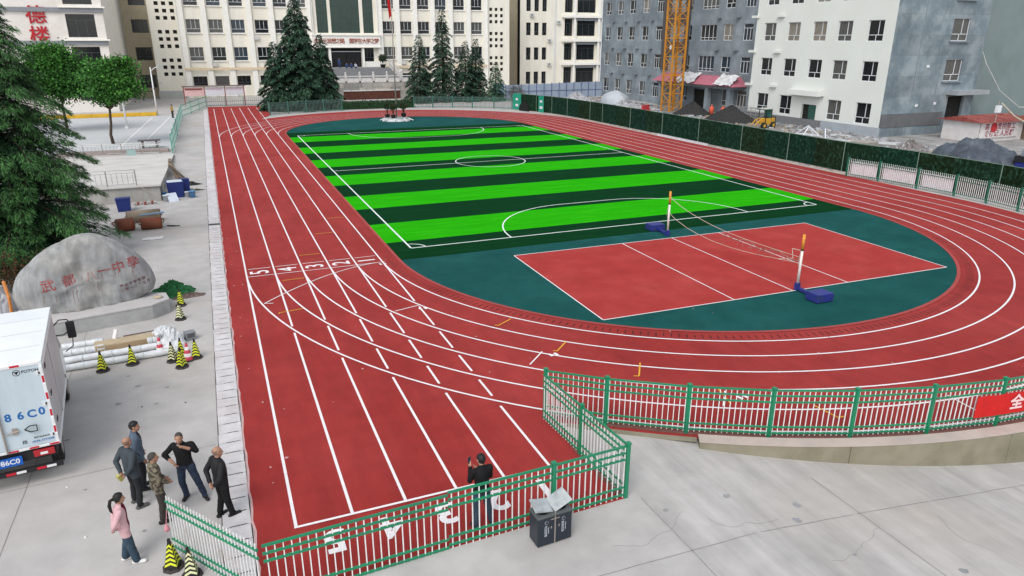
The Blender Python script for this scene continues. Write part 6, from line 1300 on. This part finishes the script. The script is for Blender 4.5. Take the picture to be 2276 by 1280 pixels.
# loader
LY = M('loader_yellow', (.55, .30, .03), .45, .12, 4, .4)
ld = thing('wheel_loader', 'small yellow wheel loader parked by the dark gravel heap', 'loader', (60.4, 67.6, .05), R(100))
lpart(MB().box(-.5, -1.3, .45, .5, .2, 1.2), 'engine_cover', LY, ld, bevel=.06); lpart(MB().box(-.42, -1.55, .5, .42, -1.3, 1.3), 'counterweight', TBK, ld, bevel=.04); lpart(MB().box(-.45, .2, .5, .45, 1.0, .85), 'front_frame', LY, ld)
for x in (-.5, .5):
    for y in (-.55, .45): lpart(MB().box(x - .035, y - .035, 1.1 if y < 0 else .8, x + .035, y + .035, 2.25), 'cab_post', TBK, ld)
lpart(MB().box(-.6, -.7, 2.25, .6, .6, 2.33), 'cab_roof', M('loader_roof', (.45, .46, .42), .6, .1, 3), ld); lpart(MB().box(-.45, -.53, 1.2, .45, -.5, 2.2), 'window', M('loader_glass', (.05, .14, .12), .15, .1, 2), ld); lpart(MB().box(-.3, -.45, 1.0, .3, 0, 1.35), 'seat', TBK, ld)
for x in (-.58, .58):
    for y in (-.85, .75): w_ = lpart(MB().tube([(x - .13, y, .4), (x + .13, y, .4)], .4, 16), 'wheel', RUB, ld, True); lpart(MB().tube([(x + .135 * (1 if x > 0 else -1), y, .4), (x + .15 * (1 if x > 0 else -1), y, .4)], .2, 12), 'rim', LY, w_)
for x in (-.3, .3): lpart(MB().tube([(x, .5, 1.2), (x, 1.3, 1.0), (x, 1.9, .45)], .07, 6), 'arm', LY, ld)
lpart(MB().add([(-.8, 1.8, .1), (.8, 1.8, .1), (.8, 1.75, .7), (-.8, 1.75, .7), (-.8, 2.5, .1), (.8, 2.5, .1)], [(0, 1, 2, 3), (0, 4, 5, 1), (0, 3, 4), (1, 5, 2)]), 'bucket', GALV, ld)
ORG = M('gas_orange', (.60, .10, .05), .5, .1, 4)
for i, (x, y) in enumerate(((64.3, 82.6), (64.9, 80.9))):
    t = thing('gas_cylinder', ('orange gas cylinder standing by the porch column', 'orange gas cylinder by the white wing corner')[i], 'gas cylinder', (x, y, .05)); lpart(MB().lathe([(0, 0), (.32, 0), (.32, 1.0), (.2, 1.2), (.08, 1.26), (.08, 1.4), (0, 1.4)], 12), 'cylinder', ORG, t, True); lpart(MB().cyl(0, 0, 1.4, 1.5, .14, 8), 'valve', GALV, t)
rbr = thing('red_barrier', 'small red plastic barrier left of the crane mast', 'barrier', (58.7, 90.6, 0), .3); lpart(MB().box(-.8, -.3, 0, .8, .3, .35).box(-.75, -.15, .35, .75, .15, 1.0), 'shell', M('barrier_red', (.45, .05, .06), .5, .1, 4), rbr, bevel=.05)
scf = thing('scaffold_rack', 'grey scaffold rack standing before the white wing', 'scaffold', (64.6, 77, 0))
for y in (72.5, 75, 77.5, 80): MB().cyl(64.6, y, 0, 1.7, .04, 6).build('upright', GALV, scf); MB().cyl(65.4, y, 0, 1.7, .04, 6).build('upright', GALV, scf)
for z in (.4, .8, 1.2, 1.6): MB().tube([(64.6, 72.2, z), (64.6, 80.4, z)], .035, 6).build('ledger', STL, scf); MB().tube([(65.4, 72.2, z), (65.4, 80.4, z + .05)], .035, 6).build('ledger', STL, scf)
# site hut with sign
HUT = thing('site_hut', 'low hut with a red roof and white lettered boards behind the tarpaulin', 'hut', (76, 50, 0)); HR = M('hut_roof', (.24, .05, .045), .7, .15, 2, stain=(.32, .12, .09), sscale=1); HW = M('hut_white', (.60, .57, .56), .7, .1, 2)
MB().box(72.6, 50.0, 0, 79.5, 54, 2.0).build('wall', HW, HUT); MB().add([(72.2, 49.4, 2.0), (80, 49.4, 2.0), (80, 52, 2.55), (72.2, 52, 2.55), (80, 54.6, 2.0), (72.2, 54.6, 2.0)], [(0, 1, 2, 3), (3, 2, 4, 5), (0, 3, 5), (1, 4, 2)]).build('roof', HR, HUT)
sgn = MB().box(72.8, 49.85, .4, 78.6, 49.95, 1.98).build('sign_board', HW, HUT)
for s, z in (('高 兴 贯彻部工', 1.5), ('食宿记 人民群', .8)):
    letter('lettering', s, .72, M('sign_maroon', (.25, .03, .05), .7, .1, 4), basis((75.7, 49.84, z), (1, 0, 0), (0, 0, 1)), HUT, .004, .01)
hm = MB().lathe([(0, 0), (.5, .0)], 16); o = hm.build('emblem', M('emblem_red', (.45, .03, .04), .7, .1, 4), HUT); o.matrix_basis = basis((74.7, 49.82, 1.45), (1, 0, 0), (0, 0, 1)); o.matrix_parent_inverse = wmat(HUT).inverted()
MB().tube([(74.3, 49.6, 2.0), (74.3, 49.6, 4.2)], .05, 6).build('mast', GALV, HUT); MB().box(74.0, 49.4, 3.0, 74.6, 49.7, 3.7).build('meter_box', FRW, HUT); MB().tube([(74.6, 49.5, 3.9), (76.5, 49.2, 2.6), (79, 49, 1.6)], .07, 6).build('hose', M('hose_cream', (.55, .52, .42), .7, .1, 4), HUT)
H2 = thing('site_shed', 'brown roofed shed at the end of the site hut', 'shed', (82, 48.5, 0)); MB().box(79.8, 47, 0, 88, 51, 1.9).build('wall', M('shed_brown', (.22, .16, .12), .8, .15, 2), H2); MB().add([(79.2, 46.4, 1.9), (88.5, 46.4, 1.9), (88.5, 49, 2.9), (79.2, 49, 2.9), (88.5, 51.6, 1.9), (79.2, 51.6, 1.9)], [(0, 1, 2, 3), (3, 2, 4, 5), (0, 3, 5), (1, 4, 2)]).build('roof', M('shed_roof', (.28, .11, .07), .7, .2, 2), H2)
# ================================================================ PEOPLE
SKIN = M('skin', (.36, .20, .135), .6, .08, 12, .3); HAIRB = M('hair_black', (.012, .011, .011), .55, .3, 40, .3, coords='obj'); HAIRG = M('hair_grey', (.06, .055, .05), .7, .3, 40, .2, coords='obj'); STUB = M('hair_stubble', (.20, .125, .092), .7, .15, 30, .2, coords='obj')
def rcone(bm, a, b, r0, r1, n=12):
    """closed tapered capsule"""
    a = Vector(a); b = Vector(b); d = b - a; L = d.length; d.normalize(); u = d.orthogonal().normalized(); v = d.cross(u); rows = []
    prof = [(-r0 * .98, r0 * .2), (-r0 * .7, r0 * .71), (0, r0), (L * .5, (r0 + r1) / 2), (L, r1), (L + r1 * .7, r1 * .71), (L + r1 * .98, r1 * .2)]
    for t, r_ in prof: rows.append([bm.verts.new(a + d * t + (u * math.cos(6.28319 * k / n) + v * math.sin(6.28319 * k / n)) * r_) for k in range(n)])
    for i in range(len(rows) - 1):
        for k in range(n): bm.faces.new((rows[i][k], rows[i][(k + 1) % n], rows[i + 1][(k + 1) % n], rows[i + 1][k]))
    bm.faces.new(list(reversed(rows[0]))); bm.faces.new(rows[-1])
def ell(bm, c, rad, rot=None, n=14):
    m = Matrix.Translation(c) @ (rot or Matrix.Identity(4)) @ Matrix.Diagonal((*rad, 1)); bmesh.ops.create_icosphere(bm, subdivisions=3, radius=1, matrix=m)
def loft(bm, rings, n=20):
    rows = [[bm.verts.new((cx + w * math.cos(t) * (1 if abs(math.cos(t)) < .99 else 1), cy + d * math.sin(t), z)) for t in [6.28319 * k / n for k in range(n)]] for cx, cy, z, w, d in rings]
    for i in range(len(rows) - 1):
        for k in range(n): bm.faces.new((rows[i][k], rows[i][(k + 1) % n], rows[i + 1][(k + 1) % n], rows[i + 1][k]))
    bm.faces.new(list(reversed(rows[0]))); bm.faces.new(rows[-1])
STD = dict(pel=(0, 0, .93), neck=(0, -.01, 1.45), head=(0, .025, 1.605), hyaw=0, sR=(.185, -.01, 1.385), sL=(-.185, -.01, 1.385), eR=(.24, -.03, 1.11), eL=(-.24, -.03, 1.11), wR=(.24, .07, .87), wL=(-.24, .07, .87), kR=(.105, .02, .50), kL=(-.105, .02, .50), aR=(.11, -.03, .085), aL=(-.11, -.03, .085), fR=8, fL=-8)
def person(label, x, y, rz, mats, pose=None, scale=1.0, hem=.90, bulk=1.0, hair=(.15, 'full'), vox=.0115, z=0.0, inner=None, wide=0.0, belly=0.0, sleeve=1.0, pony=False, group=None, hipw=.165):
    J = dict(STD); J.update(pose or {}); bm = bmesh.new(); seg = []
    V3 = lambda k: Vector(J[k])
    pel, neck, head = V3('pel'), V3('neck'), V3('head'); T = lambda f: pel.lerp(neck, f)
    lo = pel + Vector((0, 0, -.09)); bk = bulk
    rings = [(lo.x, lo.y, lo.z, (hipw - .02) * bk, .105 * bk), (pel.x, pel.y, pel.z, hipw * bk, .118 * bk)]
    for f, w, d in ((.28, .15, .108 + belly), (.5, .158, .115 + belly * .8), (.72, .172, .118), (.86, .168, .10), (.95, .115, .078), (1.0, .07, .062)):
        c = T(f); rings.append((c.x, c.y + belly * .5 * (f < .6), c.z, w * bk, d * bk))
    loft(bm, rings); seg.append((lo, T(.25), .125, 'torso')); seg.append((T(.25), T(.88), .135, 'torso'))
    rcone(bm, neck + Vector((0, .0, -.04)), neck.lerp(head, .75), .056, .053); seg.append((neck + Vector((0, 0, .02)), neck.lerp(head, .6), .052, 'skin'))
    Rh = Matrix.Rotation(R(J['hyaw']), 4, 'Z')
    hp = lambda a, b, c: head + (Rh @ Vector((a, b, c)))
    ell(bm, hp(0, -.012, .028), (.077, .094, .098), Rh); ell(bm, hp(0, .022, -.035), (.062, .072, .085), Rh); ell(bm, hp(0, .045, -.09), (.038, .035, .03), Rh)
    rcone(bm, hp(0, .088, .01), hp(0, .108, -.03), .010, .016, 8); ell(bm, hp(0, .085, -.067), (.026, .014, .010), Rh); ell(bm, hp(0, .082, .028), (.052, .014, .010), Rh)
    for s in (-1, 1): ell(bm, hp(s * .078, -.005, -.008), (.012, .022, .033), Rh); ell(bm, hp(s * .035, .062, -.035), (.026, .022, .022), Rh)
    seg.append((hp(0, 0, -.05), hp(0, 0, .03), .09, 'head'))
    for s, sd in ((1, 'R'), (-1, 'L')):
        sh, el, wr, kn, an = V3('s' + sd), V3('e' + sd), V3('w' + sd), V3('k' + sd), V3('a' + sd)
        rcone(bm, T(.84) + Vector((s * .09, 0, 0)), sh, .066 * bk, .060 * bk); rcone(bm, sh, el, .060 * bk, .046 * bk); rcone(bm, el, wr, .046 * bk, .033)
        seg += [(sh, el, .055, 'arm'), (el, el.lerp(wr, sleeve if sleeve < 1 else .93), .042, 'arm')]
        if sleeve < 1: seg.append((el.lerp(wr, sleeve), wr, .036, 'skin'))
        d = (wr - el).normalized(); hd = wr + d * .075; u = Vector((0, 1, 0)); sx = d.cross(u); sx = sx.normalized() if sx.length > .05 else Vector((1, 0, 0)); nn = sx.cross(d)
        rot = Matrix(((sx.x, nn.x, d.x, 0), (sx.y, nn.y, d.y, 0), (sx.z, nn.z, d.z, 0), (0, 0, 0, 1)))
        ell(bm, wr + d * .05, (.020, .038, .052), rot); rcone(bm, wr - d * .01, wr + d * .04, .027, .026)
        cu = sx * (-s * .018)
        for k, ln in enumerate((.068, .076, .071, .055)):
            b0_ = wr + d * .085 + nn * (-.028 + .0185 * (3 - k)); k1 = b0_ + d * ln * .5 + cu * .4; rcone(bm, b0_ - d * .01, k1, .0098, .0092, 8); rcone(bm, k1, k1 + d * ln * .42 + cu * 1.1, .0092, .0078, 8)
        tb0 = wr + d * .03 + nn * .030; tb1 = tb0 + d * .035 + nn * .028 + cu * .3; rcone(bm, tb0, tb1, .0125, .011, 8); rcone(bm, tb1, tb1 + d * .03 + nn * .006 + cu * .4, .011, .009, 8)
        seg.append((wr + d * .01, wr + d * .16, .035, 'skin'))
        hip = pel + Vector((s * .088, 0, -.03)); rcone(bm, hip, kn, (.092 + wide * .3) * bk, .066 + wide * .6); rcone(bm, kn, an + Vector((0, 0, .03)), .066 + wide * .6, .052 + wide)
        seg += [(hip, kn, .085, 'leg'), (kn, an + Vector((0, 0, .02)), .062 + wide * .6, 'leg')]
        fa = R(90 - J['f' + sd]); fd = Vector((math.cos(fa), math.sin(fa), 0)); toe = an + fd * .155; toe.z = an.z - .045; heel = an - fd * .055; heel.z = an.z - .042
        rcone(bm, heel, toe, .041, .038); ell(bm, an + fd * .05 + Vector((0, 0, -.025)), (.042, .042, .05))
        seg.append((heel + Vector((0, 0, -.01)), toe, .044, 'shoe'))
    me = bpy.data.meshes.new('tmp'); bm.to_mesh(me); bm.free(); o = bpy.data.objects.new('tmp', me); COL.objects.link(o)
    md = o.modifiers.new('r', 'REMESH'); md.mode = 'VOXEL'; md.voxel_size = vox; sm = o.modifiers.new('s', 'SMOOTH'); sm.iterations = 3; sm.factor = .5
    dg = bpy.context.evaluated_depsgraph_get(); me2 = bpy.data.meshes.new_from_object(o.evaluated_get(dg)); bpy.data.objects.remove(o); bpy.data.meshes.remove(me)
    n = len(me2.vertices); co = np.empty(n * 3); me2.vertices.foreach_get('co', co); co = co.reshape(-1, 3); no = np.empty(n * 3); me2.vertices.foreach_get('normal', no); no = no.reshape(-1, 3)
    nf = len(me2.polygons); fv = np.empty(nf * 4, np.int32); me2.loops.foreach_get('vertex_index', fv); fv = fv.reshape(-1, 4)
    fc_ = co[fv].mean(1); best = np.full(nf, 1e9); lab = np.zeros(nf, int); names = ['torso', 'arm', 'leg', 'shoe', 'skin', 'head']
    for a, b, r_, l in seg:
        a, b = np.array(a), np.array(b); ab = b - a; t = np.clip(((fc_ - a) @ ab) / (ab @ ab), 0, 1); dd = np.linalg.norm(fc_ - (a + t[:, None] * ab), axis=1) - r_; k = dd < best; best[k] = dd[k]; lab[k] = names.index(l)
    L_ = lambda s: lab == names.index(s)
    z_ = fc_[:, 2]; hemz = hem + .0 * z_ + .012 * np.sin(fc_[:, 0] * 30)
    top = (L_('torso') & (z_ > hemz)) | L_('arm') | (L_('leg') & (z_ > hemz)); legs = (L_('leg') & ~top) | (L_('torso') & ~top); shoe = L_('shoe')
    hc = (np.array(Rh.inverted().to_3x3()) @ (fc_ - np.array(head)).T).T; hr = L_('head')
    if hair[1] == 'full': hm = hr & ((hc[:, 2] * .72 - hc[:, 1] * .70) > .006) & ~((np.abs(hc[:, 0]) > .07) & (hc[:, 2] < .03) & (hc[:, 1] > -.03))
    elif hair[1] == 'short': hm = hr & ((hc[:, 2] * .72 - hc[:, 1] * .70) > .022) & (hc[:, 2] > -.03)
    elif hair[1] == 'long': hm = hr & ((hc[:, 2] * .6 - hc[:, 1] * .8) > .0)
    else: hm = hr & (hc[:, 2] > -.02) & (hc[:, 1] < -.02) & (hc[:, 2] < .06)
    root = thing('person', label, 'person', (x, y, z), rz, group, scale)
    me2.materials.clear(); me2.materials.append(SKIN); me2.polygons.foreach_set('use_smooth', [True] * nf); me2.name = 'body'
    b_ = bpy.data.objects.new('body', me2); COL.objects.link(b_); b_.parent = root
    def shell(name, mask, off, mat, wr_=0.0):
        F = fv[mask]; 
        if len(F) == 0: return
        ids, inv = np.unique(F, return_inverse=True); P = co[ids]; N_ = no[ids]
        w = np.array([mnoise.ridged_multi_fractal(Vector((p[0] * 9 + x, p[1] * 9 + y, p[2] * 6 + 1.5 * p[0])), 1.0, 2.0, 3, 1.0, 2.0) for p in P]) * wr_ * 1.1 - wr_ if wr_ else 0.0
        # thicker towards hems so that cloth hangs clear of the body
        Vn = P + N_ * (off + w)[:, None]
        oo = np_mesh(name, Vn, inv.reshape(-1, 4), mat, root, True); s = oo.modifiers.new('thickness', 'SOLIDIFY'); s.thickness = .004; s.offset = -1
        return oo
    one = np.ones(1)
    if inner is not None:
        im = top & L_('torso') & (np.abs(fc_[:, 0]) < .09) & (fc_[:, 1] > .03); shell('shirt', im, .006 * one, inner, .002); top = top & ~im
    shell(mats.get('topname', 'jacket'), top, .011 * one, mats['top'], .0065); shell('trousers', legs, .010 * one, mats['legs'], .006)
    sh_ = shoe & (fc_[:, 0] > 0); shell('shoe', sh_, .006 * one, mats['shoe']); shell('shoe', shoe & ~sh_, .006 * one, mats['shoe'])
    if hair[0] > 0: shell('hair', hm, np.full(1, .016 if hair[1] in ('full', 'long') else .006), mats.get('hair', HAIRB), .002)
    if pony:
        t0 = hp(0, -.10, .02); lpart(MB().tube([t0, t0 + (Rh @ Vector((0, -.07, -.03))), t0 + (Rh @ Vector((0, -.10, -.14))), t0 + (Rh @ Vector((0, -.09, -.27))), t0 + (Rh @ Vector((.0, -.07, -.34)))], [.035, .034, .036, .028, .008], 10), 'ponytail', HAIRB, root, True)
    return root
JN = M('denim_dark', (.022, .032, .055), .85, .2, 8, .2, stain=(.035, .05, .085), sscale=5, coords='obj'); JN2 = M('denim_blue', (.035, .058, .085), .85, .2, 8, .2, stain=(.05, .08, .11), sscale=5, coords='obj'); BLK = M('cloth_black', (.010, .010, .011), .85, .25, 8, .2); SHB = M('shoe_black', (.012, .012, .013), .5, .2, 8); SHG_ = M('shoe_grey', (.10, .10, .10), .7, .15, 8); SHW = M('shoe_white', (.68, .68, .66), .6, .08, 8)
GJ = M('jacket_slate', (.048, .060, .070), .8, .15, 6, .2); BJ = M('jacket_blue_grey', (.085, .115, .155), .8, .15, 6, .2); TRB = M('trousers_charcoal', (.016, .017, .020), .85, .2, 8); BRT = M('trousers_brown', (.045, .040, .036), .85, .2, 8); PKJ = M('jacket_pink', (.58, .36, .38), .8, .06, 8, .2)
CAM = M('camouflage', (.055, .050, .038), .85, .25, 22, .2, stain=(.20, .17, .12), sscale=14, smin=.48, smax=.52, coords='obj')
def stripes():
    m = M('striped_red', (.20, .012, .02), .85, .05, 8, .2); t = m.node_tree; N = t.nodes; L = t.links; b = N['Principled BSDF']; g = N.new('ShaderNodeTexCoord'); s = N.new('ShaderNodeSeparateXYZ'); L.new(g.outputs['Object'], s.inputs[0])
    mm = N.new('ShaderNodeMath'); mm.operation = 'MULTIPLY'; mm.inputs[1].default_value = 18; L.new(s.outputs['Z'], mm.inputs[0]); fr = N.new('ShaderNodeMath'); fr.operation = 'FRACT'; L.new(mm.outputs[0], fr.inputs[0]); gt = N.new('ShaderNodeMath'); gt.operation = 'GREATER_THAN'; gt.inputs[1].default_value = .55; L.new(fr.outputs[0], gt.inputs[0])
    mx = N.new('ShaderNodeMix'); mx.data_type = 'RGBA'; mx.inputs['A'].default_value = (.24, .014, .024, 1); mx.inputs['B'].default_value = (.02, .012, .016, 1); L.new(gt.outputs[0], mx.inputs['Factor']); L.new(mx.outputs['Result'], b.inputs['Base Color']); return m
BEHIND = dict(eR=(.27, -.15, 1.13), eL=(-.27, -.15, 1.13), wR=(.09, -.185, .93), wL=(-.09, -.19, .92))
p1 = person('man in a blue grey jacket standing behind the bald man in slate', -2.5, 16.35, R(-80), dict(top=BJ, legs=TRB, shoe=SHB), dict(hyaw=-18), 1.02, hem=.80, hair=(1, 'full'), inner=BLK)
p2 = person('balding man in a slate jacket with hands clasped behind his back', -2.6, 15.72, R(-52), dict(top=GJ, legs=TRB, shoe=SHG_, hair=STUB), dict(BEHIND, hyaw=10, aL=(-.15, .02, .085), kL=(-.12, .05, .5), aR=(.17, -.06, .085), kR=(.13, .02, .5), fL=-14, fR=16), 1.0, hem=.78, hair=(1, 'stub'), belly=.02, bulk=1.06)
p3 = person('man in a brown camouflage jacket and dark brown trousers', -2.05, 14.88, R(-72), dict(top=CAM, legs=BRT, shoe=SHB, hair=HAIRG), dict(hyaw=-8, eR=(.22, .02, 1.12), wR=(.13, .2, .98), eL=(-.22, .02, 1.12), wL=(-.13, .19, .97), aL=(-.08, .10, .085), kL=(-.09, .09, .5)), .985, hem=.80, hair=(1, 'short'))
p4 = person('man in a black sweater with one hand on hip and one at his mouth', -1.5, 15.5, R(168), dict(top=BLK, legs=JN, shoe=SHB, hair=HAIRG, topname='sweater'), dict(hyaw=4, eR=(.40, -.02, 1.17), wR=(.21, .10, 1.02), eL=(-.30, .09, 1.27), wL=(-.07, .19, 1.44), kL=(-.21, .05, .5), aL=(-.30, .02, .085), kR=(.12, .03, .5), aR=(.10, -.06, .085), fL=-35, fR=12, neck=(.02, .02, 1.45), head=(.02, .07, 1.60)), 1.02, hem=.93, hair=(1, 'short'), sleeve=.45)
p5 = person('bald man all in black with hands behind his back beside the drain slabs', -.78, 14.5, R(-62), dict(top=M('jacket_black', (.014, .014, .016), .7, .2, 8, .25), legs=BLK, shoe=SHB, hair=STUB), dict(BEHIND, hyaw=-20, aR=(.10, .1, .085), aL=(-.1, -.07, .085)), 1.02, hem=.80, hair=(1, 'stub'), belly=.015, bulk=1.04)
p6 = person('woman with a ponytail in a pink jacket over a striped red top', -2.6, 13.72, R(-84), dict(top=PKJ, legs=JN2, shoe=SHW, topname='jacket'), dict(BEHIND, hyaw=2, kR=(.12, .06, .5), aR=(.13, .12, .085), aL=(-.1, -.08, .085), kL=(-.1, .0, .5), fR=14), .93, hem=.74, hair=(1, 'long'), inner=stripes(), wide=.018, pony=True, bulk=.96, hipw=.172)
p7 = person('young man in black holding up a phone behind the straight fence', 4.34, 12.08, R(6), dict(top=BLK, legs=JN2, shoe=SHB, topname='sweater'), dict(hyaw=12, eL=(-.225, .09, 1.12), wL=(-.12, .29, 1.30), eR=(.225, .06, 1.12), wR=(.06, .27, 1.22), kR=(.14, .02, .5), aR=(.20, -.02, .085), kL=(-.13, .0, .5), aL=(-.16, -.05, .085), fR=18, fL=-14), 1.02, hem=.88, hair=(1, 'full'))
def held(name, label, cat, root, M4, mb, mat, part):
    """thing held by a person: its own top-level object, placed in the world"""
    w = wmat(root) @ M4; t = thing(name, label, cat, tuple(w.translation)); o = mb.build(part, mat); o.matrix_basis = w; o.parent = t; o.matrix_parent_inverse = wmat(t).inverted(); return t
held('mobile_phone', 'dark phone held up by the young man behind the fence', 'phone', p7, Matrix.Translation((-.10, .37, 1.42)) @ Matrix.Rotation(R(12), 4, 'Z'), MB().box(-.037, -.005, -.075, .037, .005, .075), M('phone_dark', (.05, .05, .07), .2, .2, 6), 'case')
held('yellow_cup', 'small yellow carton held behind the back of the man in slate', 'carton', p2, Matrix.Translation((-.05, -.26, .84)) @ Matrix.Rotation(.4, 4, 'X'), MB().box(-.05, -.035, -.08, .05, .035, .08), M('carton_yellow', (.42, .38, .12), .6, .15, 6), 'carton')
held('cigarette', 'cigarette between the fingers of the man in the black sweater', 'cigarette', p4, Matrix.Translation((-.02, .235, 1.53)), MB().tube([(0, 0, 0), (.03, .05, .01)], .004, 6), CWH, 'paper')
UNI = M('uniform_blue', (.03, .06, .16), .85, .15, 6); UNW = M('uniform_white', (.45, .46, .52), .85, .15, 6)
SIT = dict(pel=(0, 0, .14), neck=(0, .08, .66), head=(0, .13, .82), sR=(.185, .07, .60), sL=(-.185, .07, .60), eR=(.22, .22, .40), eL=(-.22, .22, .40), wR=(.1, .38, .42), wL=(-.1, .38, .42), kR=(.13, .42, .34), kL=(-.13, .42, .34), aR=(.12, .46, -.08), aL=(-.12, .46, -.08))
person('student in a blue uniform standing at the top of the entrance steps', 23.0, 137.6, R(185), dict(top=UNI, legs=UNI, shoe=SHB), None, 1.0, vox=.024, z=4.9, hair=(1, 'full'))
for i, (x_, m_, lb) in enumerate(((24.2, UNI, 'student crouching on the top step beside the standing one'), (25.0, UNI, 'student seated in the middle of the top step'), (25.8, UNW, 'seated student in a pale top at the right of the top step'))): person(lb, x_, 137.1, R(180 + 10 * (i - 1)), dict(top=m_, legs=UNI, shoe=SHB), SIT, 1.0, vox=.024, z=4.93, hair=(1, 'full'), hem=.2)
person('figure in a yellow top at the corner of the pale green railing', -4.6, 106.5, R(-60), dict(top=M('top_ochre', (.30, .20, .05), .8, .1, 6), legs=TRB, shoe=SHB), None, 1.0, vox=.024, hair=(1, 'full'))
